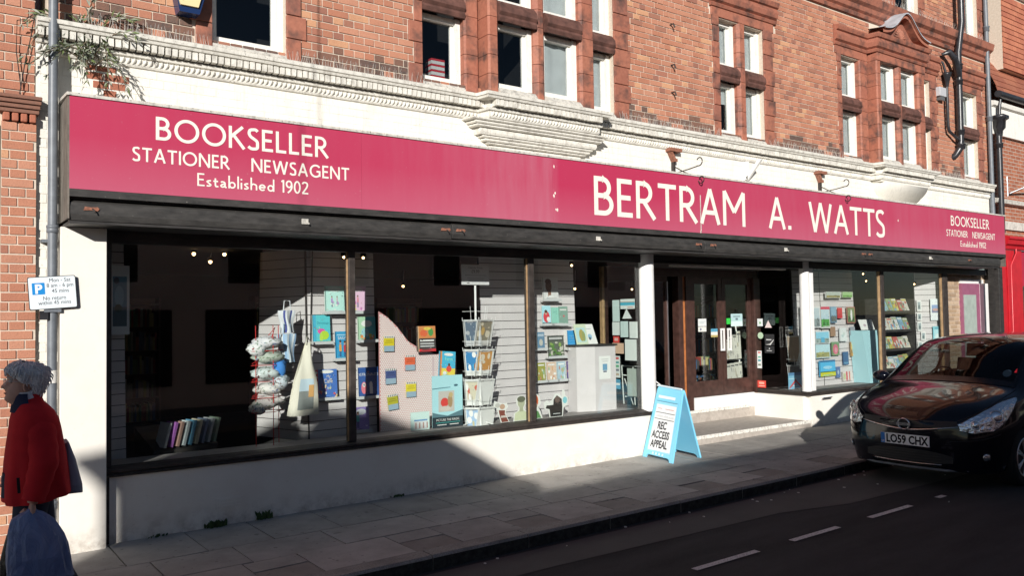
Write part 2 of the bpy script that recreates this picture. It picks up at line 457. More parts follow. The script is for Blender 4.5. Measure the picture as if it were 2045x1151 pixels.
# pavement bed, slabs, kerb stones
mb = MB()
mb.hexa([(-30, -1.95, gz(-30)-0.2), (60, -1.95, gz(60)-0.2), (60, 1.2, gz(60)-0.2), (-30, 1.2, gz(-30)-0.2),
         (-30, -1.95, gz(-30)-0.013), (60, -1.95, gz(60)-0.013), (60, 1.2, gz(60)-0.013), (-30, 1.2, gz(-30)-0.013)])
pave = struct(mb.build('pavement', MAT['joint']))
def slab(u0, u1, y0, y1, tint, g_=0.006, lift=0.0):
    mb = MB(tint); a, b = u0+g_, u1-g_; c, d = y0+g_, y1-g_
    j = [random.uniform(-0.0035, 0.0035)+lift for _ in range(4)]
    q = [(a, c), (b, c), (b, d), (a, d)]
    mb.hexa([(x, y, gz(x)-0.05) for x, y in q]+[(x, y, gz(x)+k) for (x, y), k in zip(q, j)])
    return mb.build('paving_slab', MAT['slab'], pave)
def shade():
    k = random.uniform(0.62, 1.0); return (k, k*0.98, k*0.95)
u = -3.5
while u < 17.5:
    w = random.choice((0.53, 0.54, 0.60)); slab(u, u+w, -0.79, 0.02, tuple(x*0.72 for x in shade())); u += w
u = -3.9
while u < 17.5:
    w = random.choice((0.62, 0.75, 0.9)); slab(u, u+w, -1.32, -0.79, shade()); u += w
u = -3.7; k = 0
while u < 17.5:
    k += 1
    w = 0.42 if k % 2 else random.choice((0.62, 0.76))
    if k % 2:
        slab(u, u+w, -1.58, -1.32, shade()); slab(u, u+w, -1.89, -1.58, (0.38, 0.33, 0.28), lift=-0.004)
    else: slab(u, u+w, -1.89, -1.32, shade())
    u += w
g = G('kerb_shaded_face', 0.9, 0, 0.2); g.color(g.ramp(g.noise(16, 6, 0.7), [(0.35, (0.022, 0.021, 0.02)), (0.75, (0.085, 0.08, 0.072))])); MAT['kerb_face'] = g.mat  # road side of the kerb faces away from the sun: its shade is painted in
kerb = struct(MB().box(-40, 60, -2.0, -1.92, -0.6, -0.4).build('kerb', MAT['joint']))
u = -6.0
while u < 18:
    w = 0.915; a, b = u+0.004, u+w-0.006; mb = MB()
    dz = random.uniform(-0.004, 0.004); ch = 0.014
    prof = [(-1.895, -0.2), (-2.055, -0.2), (-2.055, -0.02), (-2.055+ch, 0.0), (-1.895, 0.002)]
    A = [(a, y, gz(a)+z+dz) for y, z in prof]; B = [(b, y, gz(b)+z+dz) for y, z in prof]
    mb.add(A+B, [(0, 1, 2, 3, 4), (9, 8, 7, 6, 5)]+[(i, 5+i, 5+(i+1) % 5, (i+1) % 5) for i in range(5)])
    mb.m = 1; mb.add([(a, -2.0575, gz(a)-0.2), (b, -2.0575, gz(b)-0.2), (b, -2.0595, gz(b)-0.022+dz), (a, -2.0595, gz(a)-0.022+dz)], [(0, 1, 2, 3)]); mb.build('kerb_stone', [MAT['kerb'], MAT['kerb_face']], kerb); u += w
# far side of the street (behind the camera)
mb = MB(); mb.box(-40, 60, -10.6, -7.0, -0.4, 0.02)
struct(mb.build('far_pavement', MAT['slab']))
# weeds along the wall foot
def weed(u, y, n, h, label):
    mb = MB()
    for i in range(n):
        a = random.uniform(0, 6.28); r = random.uniform(0.0, 0.05); x0 = u+r*math.cos(a)*2.0; y0 = y-abs(r*math.sin(a)); z0 = gz(u)
        L = h*random.uniform(0.4, 1.0); w = random.uniform(0.004, 0.01); dx = random.uniform(-0.5, 0.5)*L; dy = -random.uniform(0.0, 0.5)*L
        t = random.uniform(0.7, 1.3); tn = (0.045*t, 0.085*t, 0.025*t)
        mb.add([(x0-w, y0, z0), (x0+w, y0, z0), (x0+dx*0.6+w*1.3, y0+dy*0.5, z0+L*0.7), (x0+dx, y0+dy, z0+L), (x0+dx*0.6-w*1.3, y0+dy*0.5, z0+L*0.7)], [(0, 1, 2, 3, 4)], tn)
    return tag(mb.build('weed', MAT['tint']), label, 'weed', 'weeds along the wall foot')
weed(1.20, -0.035, 70, 0.07, 'widest clump of weeds at the foot of the shaded stallriser')
weed(1.66, -0.035, 26, 0.09, 'small upright weed by the slab joint right of the widest clump')
weed(3.02, -0.035, 20, 0.03, 'low flat weed in the shaded wall joint')
weed(0.72, -0.035, 18, 0.025, 'thin weed in the wall joint near the left pier')
# ------------------------------------------------------------------ the bookshop building
shop = thing('bookshop_building', 'red brick bookshop building with terracotta window bays and white cornice', 'building', (8.2, 0.0, 0.0))
TOP = 8.3
WIN = [  # u0,u1,face_y, blind, z0, ztransom, ztop
    (1.20, 1.89, 0.0, 0, 4.40), (3.39, 3.92, 0.0, 0, 4.40), (4.27, 4.79, -0.17, 0, 4.40), (4.95, 5.47, -0.17, 1, 4.40), (5.76, 6.17, 0.0, 1, 4.40),
    (8.21, 8.62, 0.0, 2, 4.40), (8.80, 9.20, 0.0, 1, 4.40), (11.22, 11.75, 0.0, 1, 4.40), (12.13, 12.65, -0.17, 1, 4.40), (12.81, 13.33, -0.17, 1, 4.40),
    (13.62, 14.05, 0.0, 1, 4.40), (15.25, 15.86, 0.0, 1, 4.40), (12.95, 13.75, 0.0, 0, 7.17), (15.5, 16.02, 0.0, 1, 7.17), (5.9, 6.6, 0.0, 0, 7.17), (2.6, 3.3, 0.0, 0, 7.17), (9.4, 10.1, 0.0, 0, 7.17)]
# solid wall behind the brick skin, with openings (mortar shows in the joints)
OPEN = [(1.20, 1.89, 4.36, 6.02), (3.39, 6.17, 4.36, 6.02), (8.21, 9.20, 4.36, 6.02), (11.22, 14.05, 4.36, 6.02), (15.25, 15.86, 4.36, 6.02)] + [(w[0], w[1], 7.14, 8.1) for w in WIN if w[4] > 7]
def wall_with_holes(mb, u0, u1, z0, z1, y0, y1, holes):
    us = sorted(set([u0, u1]+[h[0] for h in holes]+[h[1] for h in holes])); us = [x for x in us if u0 <= x <= u1]
    zs = sorted(set([z0, z1]+[h[2] for h in holes]+[h[3] for h in holes])); zs = [x for x in zs if z0 <= x <= z1]
    for a, b in zip(us, us[1:]):
        run = None
        for c, d in zip(zs, zs[1:]):
            m = ((a+b)/2, (c+d)/2)
            hole = any(h[0] < m[0] < h[1] and h[2] < m[1] < h[3] for h in holes)
            if hole:
                if run: mb.box(a, b, y0, y1, *run); run = None
            else: run = (run[0], d) if run else (c, d)
        if run: mb.box(a, b, y0, y1, *run)
mb = MB(); wall_with_holes(mb, -0.12, 16.36, 2.66, TOP, 0.009, 0.30, OPEN)
mb.build('wall', MAT['mortar'], shop)
# side wall / roof mass
mb = MB(); mb.box(-0.12, 0.18, 0.30, 9.0, 0, TOP); mb.box(16.06, 16.36, 0.30, 9.0, 0, TOP); mb.box(-0.12, 16.36, 9.0, 9.3, 0, TOP)
mb.build('back_wall', MAT['brick_far'], shop)
mb = MB(); mb.box(-0.3, 16.5, -0.25, 9.4, TOP, TOP+0.2); mb.prism([(-0.3, 0), (9.6, 0), (4.6, 2.6)], (-0.3, 0, TOP+0.2), (0, 1, 0), (0, 0, 1), (16.8, 0, 0)); mb.build('roof', MAT['brick_far'], shop, fix=True)

# quoins: (edge u, direction to widen, wide, narrow, ztop)
QU = []
def quoins(u, dirn, z0, z1, wide, nar, y=-0.012, depth=0.20, phase=0, h=0.227, sub='quoin_block'):
    z = z0; k = phase
    while z < z1-0.02:
        w = wide if k % 2 else nar
        hh = min(h, z1-z)
        a, b = (u, u+dirn*w) if dirn > 0 else (u+dirn*w, u)
        t = random.choice(((0.30, 0.085, 0.045), (0.40, 0.13, 0.07), (0.46, 0.15, 0.08), (0.20, 0.07, 0.05)))
        m = MB(t); m.box(a+0.003, b-0.003, y-random.uniform(0, 0.004), y+depth, z+0.004, z+hh-0.004)
        m.build(sub, MAT['terra'], shop, bevel=0.006)
        QU.append((a, b, z, z+hh)); z += hh; k += 1
quoins(1.89, 1, 4.31, 6.1, 0.205, 0.15, phase=0); quoins(1.20, -1, 4.31, 6.1, 0.205, 0.15)
quoins(3.39, -1, 4.31, 6.1, 0.17, 0.10, phase=1)
quoins(6.17, 1, 4.31, 6.1, 0.29, 0.25); quoins(8.21, -1, 4.31, 6.05, 0.15, 0.13); quoins(9.20, 1, 4.31, 6.05, 0.26, 0.22, phase=1)
quoins(11.22, -1, 4.31, 6.05, 0.12, 0.10); quoins(14.05, 1, 4.31, 6.05, 0.28, 0.22)
quoins(15.25, -1, 4.31, 6.05, 0.15, 0.12); quoins(15.86, 1, 4.31, 6.05, 0.26, 0.20, phase=1)
for w in WIN:
    if w[4] > 7: quoins(w[0], -1, 7.10, TOP, 0.2, 0.14); quoins(w[1], 1, 7.10, TOP, 0.22, 0.16)
# mullion piers between lights, built of stacked terracotta drums
def pier(u0, u1, y, z0=4.31, z1=5.14, depth=0.22, chamfer=0.02, h=0.215, ret=None):
    z = z0
    while z < z1-0.02:
        hh = min(h, z1-z)
        t = random.choice(((0.44, 0.125, 0.06), (0.40, 0.12, 0.06), (0.47, 0.16, 0.085), (0.33, 0.09, 0.05)))
        poly = [(u0, y+depth), (u0, y+chamfer), (u0+chamfer, y), (u1-chamfer, y), (u1, y+chamfer), (u1, y+depth)]
        m = MB(t); m.prism(poly, (0, 0, z+0.003), (1, 0, 0), (0, 1, 0), (0, 0, hh-0.006))
        m.build('pier_block', MAT['terra'], shop, fix=True); z += hh
for (z0, z1) in ((4.31, 6.03),):
    pier(3.92, 4.11, -0.012, z0, z1); pier(4.135, 4.27, -0.17, z0, z1, 0.36); pier(4.79, 4.95, -0.165, z0, z1, 0.2, 0.045); pier(5.47, 5.70, -0.17, z0, z1, 0.36, 0.03)
    pier(5.72, 5.76, -0.01, z0, z1); pier(8.62, 8.80, -0.012, z0, z1, 0.2, 0.04)
    pier(11.75, 11.98, -0.012, z0, z1); pier(12.0, 12.13, -0.17, z0, z1, 0.36); pier(12.65, 12.81, -0.165, z0, z1, 0.2, 0.045); pier(13.33, 13.56, -0.17, z0, z1, 0.36, 0.03); pier(13.58, 13.62, -0.01, z0, z1)
# transoms (moulded, sooty) and heads
TR = [(0.02, 5.13), (0.035, 5.17), (0.02, 5.20), (0.045, 5.235), (0.035, 5.30), (-0.02, 5.37), (-0.13, 5.39), (-0.13, 5.22), (-0.02, 5.135)]
MAT['sooty'] = simple('sooty_terracotta', (0.115, 0.052, 0.040), 0.7, var=0.45, scale=11, bump=0.2)
def transom(u0, u1, y): MB((0.22, 0.06, 0.04)).sweep(TR, [(u0-0.004, y), (u1+0.004, y)]).build('transom', MAT['sooty'], shop)
for a, b, y, bl, z0 in WIN:
    if z0 < 7: transom(a, b, y)
# window heads above the upper lights
for a, b, y in ((3.2, 4.1, 0), (4.13, 5.7, -0.17), (5.72, 6.4, 0), (1.0, 2.1, 0), (8.05, 9.45, 0), (11.05, 11.98, 0), (12.0, 13.56, -0.17), (13.6, 14.3, 0), (15.1, 16.05, 0)):
    m = MB((0.44, 0.14, 0.075)); m.box(a, b, y-0.014, y+0.34, 6.03, 6.16); m.build('lintel', MAT['terra'], shop, bevel=0.008)
FR = [(0, 6.16), (0.03, 6.165), (0.045, 6.20), (0.02, 6.225), (0.06, 6.25), (0.075, 6.32), (0.055, 6.385), (0.085, 6.40), (0.10, 6.44), (0.105, 6.465), (0, 6.49)]
MB((0.36, 0.11, 0.06)).sweep(FR, [(8.02, 0), (9.5, 0)]).build('window_hood', MAT['terra'], shop)
MB((0.36, 0.11, 0.06)).sweep(FR, [(1.0, 0), (2.12, 0)]).build('window_hood', MAT['terra'], shop)
MB((0.36, 0.11, 0.06)).sweep(FR, [(11.03, 0), (11.97, 0), (12.0, -0.17), (13.56, -0.17), (13.58, 0), (14.34, 0)]).build('window_hood', MAT['terra'], shop)
MB((0.36, 0.11, 0.06)).sweep(FR, [(3.15, 0), (4.10, 0), (4.135, -0.17), (5.70, -0.17), (5.72, 0), (6.46, 0)]).build('window_hood', MAT['terra'], shop)
MB((0.36, 0.11, 0.06)).sweep(FR, [(15.08, 0), (16.1, 0)]).build('window_hood', MAT['terra'], shop)
# curved pediment over the right bay
def pediment(uc, half, zb, y):
    arc = lambda t, r: (half*0.62*math.sin(t)*r, 0)
    cur = []
    for i in range(21):
        x = -1+2*i/20
        z = 0.36*math.exp(-(x/0.48)**2*1.15)+0.02*(1-x*x)
        cur.append((uc+x*half, zb+z))
    m = MB((0.34, 0.10, 0.055))
    m.prism([(c[0], c[1]) for c in cur]+[(uc+half, zb), (uc-half, zb)][0:2], (0, y+0.03, 0), (1, 0, 0), (0, 0, 1), (0, 0.16, 0))
    m.build('pediment', MAT['terra'], shop, fix=True)
    m = MB((0.40, 0.13, 0.07))
    for q, (t0, t1, yo) in enumerate(((0.0, 0.055, -0.10), (0.055, 0.08, -0.13))):
        a = [(x, z+t0) for x, z in cur]; b = [(x, z+t1) for x, z in cur]
        P = [[(p[0], y+yo, p[1]) for p in a], [(p[0], y+yo, p[1]) for p in b], [(p[0], y+0.2, p[1]) for p in b]]
        m.grid([[(p[0], y+0.2, p[1]) for p in a]]+P, smooth=False)
    m.build('pediment_moulding', MAT['terra'], shop, fix=True)
    m = MB(); a = [(x, z+0.082) for x, z in cur]
    m.grid([[(p[0], y-0.145, p[1]) for p in a], [(p[0], y+0.22, p[1]+0.05) for p in a]], smooth=True)
    m.grid([[(p[0], y-0.145, p[1]-0.02) for p in a], [(p[0], y-0.145, p[1]) for p in a]], smooth=True)
    m.build('lead_cap', MAT['lead_roof'], shop)
    # shell ornament in the tympanum
    m = MB((0.42, 0.17, 0.10))
    for i in range(9):
        t = math.pi*(i+0.5)/9; r = 0.17
        m.tube([(uc, y+0.02, zb+0.05), (uc+math.cos(t)*r*0.6, y+0.0, zb+0.05+math.sin(t)*r*0.7), (uc+math.cos(t)*r, y+0.02, zb+0.05+math.sin(t)*r)], [0.012, 0.024, 0.012], 6)
    m.build('shell_ornament', MAT['terra'], shop)
pediment(12.80, 0.74, 6.485, -0.17)
pediment(4.92, 0.74, 6.485, -0.17)
# string course and upper cornice
SP = [(0, 6.74), (0.035, 6.75), (0.05, 6.80), (0.02, 6.83), (0.06, 6.86), (0.075, 6.93), (0.13, 6.97), (0.15, 7.05), (0.16, 7.09), (0, 7.12)]
MB((0.36, 0.12, 0.07)).sweep(SP, [(-0.12, 0), (16.36, 0)]).build('string_course', MAT['terra'], shop)
# lower window sills: white sloping ledges
SILL = [(0.02, 4.30), (0.03, 4.325), (-0.02, 4.385), (-0.16, 4.412), (-0.2, 4.30)]
for a, b, y, bl, z0 in WIN:
    if z0 < 7:
        MB().sweep(SILL, [(a, y), (b, y)]).build('sill', MAT['lead'], shop)
    else: MB().box(a, b, -0.03, 0.2, 7.12, 7.165).build('sill', MAT['terra'], shop)
# windows: frame, panes, dark room or blind behind
room_m = MAT['dark_room']
blind_m = simple('blind_cloth', (0.74, 0.73, 0.70), 0.8, var=0.10, scale=5)
for i, (a, b, y, bl, z0) in enumerate(WIN):
    fy = y+0.15
    w = MB()
    lights = ((z0+0.01, 5.14), (5.38, 6.03)) if z0 < 7 else ((z0, TOP-0.2),)
    for c, d in lights:
        w.box(a, a+0.045, fy-0.05, fy+0.03, c, d); w.box(b-0.06, b, fy-0.07, fy+0.03, c, d)
        w.box(a+0.045, b-0.06, fy-0.05, fy+0.03, d-0.06, d); w.box(a+0.045, b-0.06, fy-0.05, fy+0.03, c, c+0.05)
        w.box(a+0.045, a+0.075, fy-0.015, fy+0.02, c+0.05, d-0.06); w.box(b-0.095, b-0.06, fy-0.015, fy+0.02, c+0.05, d-0.06)
    wo = w.build('window', MAT['white_sash'], shop)
    for c, d in lights:
        MB().box(a+0.04, b-0.055, fy+0.0, fy+0.004, c+0.045, d-0.055).build('pane', MAT['sash_glass'], wo)
    q = MB(); q.quad((a, fy+0.7, lights[0][0]), (b+0.5, fy+0.7, lights[0][0]), (b+0.5, fy+0.7, lights[-1][1]), (a, fy+0.7, lights[-1][1]))
    q.quad((a-0.02, fy+0.03, lights[0][0]), (a-0.02, fy+0.7, lights[0][0]), (a-0.02, fy+0.7, lights[-1][1]), (a-0.02, fy+0.03, lights[-1][1]))
    q.quad((b+0.5, fy+0.7, lights[0][0]), (b+0.02, fy+0.03, lights[0][0]), (b+0.02, fy+0.03, lights[-1][1]), (b+0.5, fy+0.7, lights[-1][1]))
    q.quad((a, fy+0.7, lights[-1][1]), (b+0.5, fy+0.7, lights[-1][1]), (b+0.02, fy+0.03, lights[-1][1]), (a, fy+0.03, lights[-1][1]))
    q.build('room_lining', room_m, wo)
    if bl:
        q = MB(); n = 9; zt = lights[-1][1]; zb = lights[0][0]+(0.0 if bl == 1 else 0.45)
        P = [[(a+(b+0.1-a)*k/n, fy+0.045+0.010*math.sin(k*2.1), z) for k in range(n+1)] for z in (zb, zt)]
        q.grid(P); q.build('blind', blind_m, wo)
# cornice: mouldings, dentils, bead course
CP = [(-0.17, 0.0)]
PATH = [(-0.20, 0.0), (4.10, 0.0), (4.135, -0.17), (5.70, -0.17), (5.72, 0.0), (11.97, 0.0), (12.0, -0.17), (13.56, -0.17), (13.58, 0.0), (16.22, 0.0)]
COR = [(0, 4.015), (0.022, 4.02), (0.03, 4.035), (0.03, 4.095), (0.055, 4.10), (0.062, 4.125), (0.028, 4.132), (0.028, 4.208), (0.130, 4.214), (0.140, 4.235), (0.155, 4.242), (0.160, 4.275), (0.10, 4.288), (0.0, 4.312)]
cornice = MB().sweep(COR, PATH).build('cornice', MAT['cornice'], shop)
dm = []
for k in range(5):
    m = MB(); j = lambda: random.uniform(-0.003, 0.003)
    w = 0.0215; m.hexa([(-w+j(), -0.122+j(), 4.142+j()), (w+j(), -0.122+j(), 4.142+j()), (w, -0.02, 4.14), (-w, -0.02, 4.14), (-w+j(), -0.125+j(), 4.204), (w+j(), -0.125+j(), 4.204), (w, -0.02, 4.204), (-w, -0.02, 4.204)])
    dm.append(m.mesh('dentil', MAT['cornice']))
def along(path, pitch, off=0.0):
    for (a, ya), (b, yb) in zip(path, path[1:]):
        if abs(b-a) < 0.3: continue
        n = int((b-a)/pitch); p = (b-a)/n
        for i in range(n): yield a+(i+0.5)*p, ya
cnt = 0
for uu, yy in along(PATH, 0.0565):
    o = link('dentil', random.choice(dm), cornice); o.location = (uu, yy, random.uniform(-0.002, 0.002)); cnt += 1
# beads of the lower moulding: too small to pick apart singly, real geometry in one piece
m = MB()
for uu, yy in along(PATH, 0.044):
    s_ = random.uniform(0.85, 1.1); lean = 0.012
    pr = []
    for zz, r in ((4.037, 0.004), (4.05, 0.016), (4.066, 0.019), (4.083, 0.014), (4.094, 0.005)):
        pr.append([(uu+(zz-4.066)*0.35+r*s_*math.sin(t), yy-0.03-r*1.1*math.cos(t), zz) for t in (-1.5, -0.75, 0, 0.75, 1.5)])
    m.grid(pr)
stuff(m.build('bead_moulding', MAT['cornice'], cornice))
# corbels carrying the bays
def corbel(u0, u1, steps, name, hollow=False):
    m = MB()
    for (z0, z1, out, inset) in steps:
        prof = [(0.0, z0), (out-0.012, z0), (out, z0+(z1-z0)*0.35), (out, z0+(z1-z0)*0.75), (out-0.01, z1), (0, z1)]
        m.sweep(prof, [(u0+inset, 0.02), (u0+inset+0.004, -0.0), (u1-inset-0.004, 0.0), (u1-inset, 0.02)])
    return m.build(name, MAT['cornice'], shop)
corbel(4.05, 5.74, [(3.99, 4.015, 0.185, 0.0), (3.955, 3.985, 0.165, 0.035), (3.925, 3.95, 0.15, 0.05), (3.85, 3.92, 0.12, 0.085), (3.82, 3.845, 0.10, 0.12), (3.785, 3.815, 0.085, 0.14), (3.76, 3.782, 0.06, 0.17), (3.68, 3.755, 0.03, 0.19)], 'corbel')
# plain curved corbel under the right bay
m = MB(); P = []
for i in range(11):
    t = i/10; z = 3.99-0.30*t; out = 0.19*math.cos(t*1.45)**0.8; ins = 0.28*(t**1.6)
    P.append([(12.03+ins*0.8, 0.01, z), (12.05+ins, -out*0.6, z), (12.06+ins+0.06, -out, z), (13.5-ins*0.9, -out, z), (13.52-ins*0.9, -out*0.5, z), (13.54-ins*0.9, 0.01, z)])
m.grid(P, smooth=True); m.build('corbel', MAT['white_wall'], shop, fix=True)
m = MB(); m.box(12.02, 13.54, -0.185, 0.01, 3.99, 4.014); m.build('corbel_cap', MAT['white_wall'], shop)
# bay infill under the lights (bay floor)
MB().box(4.12, 5.70, -0.16, 0.05, 4.02, 4.312).build('bay_floor', MAT['cornice'], shop)
MB().box(12.0, 13.56, -0.16, 0.05, 4.02, 4.312).build('bay_floor', MAT['cornice'], shop)
# ---- bricks in English cross bond
def brick_pieces(u0, u1, z0, z1, holes, h=0.075, phase=0.0, L=0.225, jt=0.0062):
    out = []; z = z0; k = 0
    while z < z1-0.02:
        header = k % 2 == 0
        w = L/2 if header else L
        sh = 0.0 if header else (L*0.25 if (k//2) % 2 == 0 else L*0.75)
        u = u0-L+sh+phase
        while u < u1:
            segs = [(max(u, u0), min(u+w, u1))]
            for a, b, c, d in holes:
                if c < z+h*0.5 < d:
                    ns = []
                    for s, e in segs:
                        if e <= a or s >= b: ns.append((s, e))
                        else:
                            if s < a: ns.append((s, a))
                            if e > b: ns.append((b, e))
                    segs = ns
            for s, e in segs:
                if e-s > 0.035: out.append((s+jt, e-jt, z+jt, z+h-jt))
            u += w
        z += h; k += 1
    return out
PAL = [(0.50, 0.225, 0.14), (0.47, 0.20, 0.122), (0.44, 0.18, 0.11), (0.49, 0.215, 0.135), (0.53, 0.25, 0.16), (0.455, 0.19, 0.115), (0.60, 0.32, 0.18), (0.34, 0.15, 0.10), (0.37, 0.15, 0.10), (0.30, 0.13, 0.092)]
SOOT = [(0.075, 0.062, 0.056), (0.11, 0.08, 0.066), (0.16, 0.09, 0.066)]
def brick_tint(z, zlow=None):
    if zlow is not None and z < zlow+0.16 and random.random() < (0.75 if z < zlow+0.085 else 0.3): return random.choice(SOOT)
    r = random.random()
    return PAL[6] if r < 0.06 else (PAL[random.randint(7, 9)] if r < 0.19 else PAL[random.randint(0, 5)])
def lay_bricks(pieces, parent, y=0.0, zlow=None, nobj=300, depth=0.05):
    def size(p):
        d = (Vector(((p[0]+p[1])/2, y, (p[2]+p[3])/2))-CAMV).length
        return (p[1]-p[0])/d
    order = sorted(pieces, key=size, reverse=True)
    cache = {}; rest = MB(); n = 0
    for i, p in enumerate(order):
        t = brick_tint(p[2], zlow)
        vis = p[2] < 4.62+0.20*p[0]
        if vis and n < nobj:
            w = round((p[1]-p[0])/0.004)*0.004; hh = round(p[3]-p[2], 4); kk = (w, hh, t)
            if kk not in cache:
                m = MB(t); m.box(-w/2, w/2, 0, depth, -hh/2, hh/2); cache[kk] = m.mesh('brick', MAT['brick'])
            o = link('brick', cache[kk], parent); o.location = ((p[0]+p[1])/2, y+random.uniform(-0.003, 0.003), (p[2]+p[3])/2); n += 1
        else:
            j = random.uniform(-0.003, 0.003); rest.box(p[0], p[1], y+j, y+depth, p[2], p[3], t)
    if rest.v: stuff(rest.build('brickwork', MAT['brick'], parent))
holes = OPEN + [(q[0]-0.004, q[1]+0.004, q[2], q[3]) for q in QU] + [(3.2, 6.2, 6.0, 6.5), (8.02, 9.5, 6.03, 6.49), (11.03, 14.34, 6.03, 6.5), (15.08, 16.1, 6.03, 6.49), (1.0, 2.12, 6.03, 6.49),
    (12.1, 13.5, 6.48, 6.8), (4.2, 5.65, 6.48, 6.8), (-1, 17, 6.74, 7.12)]
pieces = brick_pieces(-0.10, 16.35, 4.318, 8.25, holes)
lay_bricks(pieces, shop, 0.0, zlow=4.318)
# painted brick band between cornice and fascia
pp = brick_pieces(-0.12, 16.30, 3.415, 4.02, [(4.2, 5.6, 3.68, 4.05), (12.1, 13.45, 3.68, 4.05)], jt=0.0025)
m = MB()
for p in pp:
    j = random.uniform(-0.0015, 0.0015); m.box(p[0], p[1], -0.004+j, 0.05, p[2], p[3])
MB().box(-0.12, 16.30, -0.001, 0.03, 3.40, 4.02).build('painted_band', MAT['white_wall'], shop)
stuff(m.build('painted_brickwork', MAT['white_wall'], shop))
# patch of bare brick beside the plant
for a, b, c, d in ((0.17, 0.30, 3.87, 3.93), (0.31, 0.50, 3.87, 3.93), (0.22, 0.34, 3.80, 3.86), (0.35, 0.47, 3.80, 3.86), (0.30, 0.40, 3.73, 3.79), (0.16, 0.24, 3.945, 3.99), (0.25, 0.40, 3.945, 3.99)):
    MB((0.36, 0.12, 0.07)).box(a, b, -0.0075, 0.04, c, d).build('bare_brick', MAT['brick'], shop, bevel=0.004)
# ------------------------------------------------------------------ humanist sans lettering, drawn as strokes
def arc(cx, cy, rx, ry, a0, a1, n=14):
    return [(cx+rx*math.cos(math.radians(a0+(a1-a0)*i/n)), cy+ry*math.sin(math.radians(a0+(a1-a0)*i/n))) for i in range(n+1)]
def crom(pts, n=6):
    P = [pts[0]]+list(pts)+[pts[-1]]; out = []
    for i in range(1, len(P)-2):
        for k in range(n):
            t = k/n; a, b, c, d = P[i-1], P[i], P[i+1], P[i+2]
            out.append(tuple(0.5*((2*b[j])+(-a[j]+c[j])*t+(2*a[j]-5*b[j]+4*c[j]-d[j])*t*t+(-a[j]+3*b[j]-3*c[j]+d[j])*t**3) for j in (0, 1)))
    out.append(tuple(pts[-1])); return out
def glyph(ch, w):
    h = w/2; x = 0.52
    if ch == 'B': return 0.60, [[(h, 0), (h, 1)], [(h, 1-h), (0.26, 1-h)]+arc(0.26, 0.755-h/2, 0.27-h, 0.245-h/2, 90, -90)+[(h, 0.51)], [(h, 0.51), (0.30, 0.51)]+arc(0.30, 0.255+h/2, 0.30-h, 0.255-h/2, 90, -90)+[(h, h)]]
    if ch == 'O': return 0.98, [arc(0.49, 0.5, 0.5-h, 0.515-h, 0, 360, 40)]
    if ch == 'K': return 0.68, [[(h, 0), (h, 1)], [(0.60, 1), (h+0.01, 0.50)], [(0.20, 0.60), (0.66, 0)]]
    if ch == 'S': return 0.50, [crom([(0.44, 0.87), (0.36, 0.94), (0.25, 1-h+0.01), (0.11, 0.90), (h, 0.76), (0.13, 0.62), (0.27, 0.52), (0.41, 0.41), (0.50-h, 0.26), (0.41, 0.10), (0.26, h-0.01), (0.14, 0.07), (0.03, 0.15)])]
    if ch == 'E': return 0.50, [[(h, 0), (h, 1)], [(h, 1-h), (0.48, 1-h)], [(h, 0.51), (0.44, 0.51)], [(h, h), (0.50, h)]]
    if ch == 'L': return 0.47, [[(h, 0), (h, 1)], [(h, h), (0.47, h)]]
    if ch == 'R': return 0.63, [[(h, 0), (h, 1)], [(h, 1-h), (0.26, 1-h)]+arc(0.26, 0.735-h/2, 0.29-h, 0.265-h/2, 90, -90)+[(h, 0.47)], [(0.24, 0.48), (0.62, 0)]]
    if ch == 'T': return 0.64, [[(0.32, 0), (0.32, 1)], [(0, 1-h), (0.64, 1-h)]]
    if ch == 'A': return 0.78, [[(h*0.9, 0), (0.39, 1.0)], [(0.39, 1.0), (0.78-h*0.9, 0)], [(0.18, 0.33), (0.60, 0.33)]]
    if ch == 'I': return w, [[(h, 0), (h, 1)]]
    if ch == 'N': return 0.80, [[(h, 0), (h, 1)], [(h, 1), (0.80-h, 0)], [(0.80-h, 0), (0.80-h, 1)]]
    if ch == 'W': return 1.16, [[(h, 1), (0.30, 0)], [(0.30, 0), (0.58, 1)], [(0.58, 1), (0.86, 0)], [(0.86, 0), (1.16-h, 1)]]
    if ch == 'M': return 0.90, [[(h, 0), (h, 1)], [(h, 1), (0.45, 0.40)], [(0.45, 0.40), (0.90-h, 1)], [(0.90-h, 0), (0.90-h, 1)]]
    if ch == 'G': return 0.88, [arc(0.48, 0.5, 0.48-h, 0.515-h, 42, 318, 30)[0:30]+[(0.86-h, 0.14)], [(0.86-h, 0.08), (0.86-h, 0.47)], [(0.55, 0.47), (0.86, 0.47)]]
    if ch == 'C': return 0.80, [arc(0.48, 0.5, 0.48-h, 0.515-h, 48, 312, 30)]
    if ch == 'P': return 0.58, [[(h, 0), (h, 1)], [(h, 1-h), (0.26, 1-h)]+arc(0.26, 0.72-h/2, 0.30-h, 0.28-h/2, 90, -90)+[(h, 0.44)]]
    if ch == '.': return w*1.2, [[(0, h*1.1), (w*1.2, h*1.1)]]
    if ch == ' ': return 0.42, []
    if ch == 's': return 0.36, [crom([(0.32, 0.46), (0.20, x-h+0.005), (h, 0.40), (0.16, 0.28), (0.36-h, 0.14), (0.18, h-0.005), (0.02, 0.07)])]
    if ch == 't': return 0.36, [crom([(0.15, 0.70), (0.15, 0.45), (0.15, 0.20), (0.19, 0.07), (0.28, h), (0.36, 0.07)]), [(0.0, x-h), (0.34, x-h)]]
    if ch == 'a': return 0.46, [crom([(0.05, 0.43), (0.15, x-h+0.005), (0.28, x-h-0.02), (0.34, 0.36), (0.34, 0.18), (0.36, 0.07), (0.46, 0.03)]), crom([(0.34, 0.30), (0.18, 0.27), (h, 0.15), (0.15, h), (0.27, 0.09), (0.34, 0.17)])]
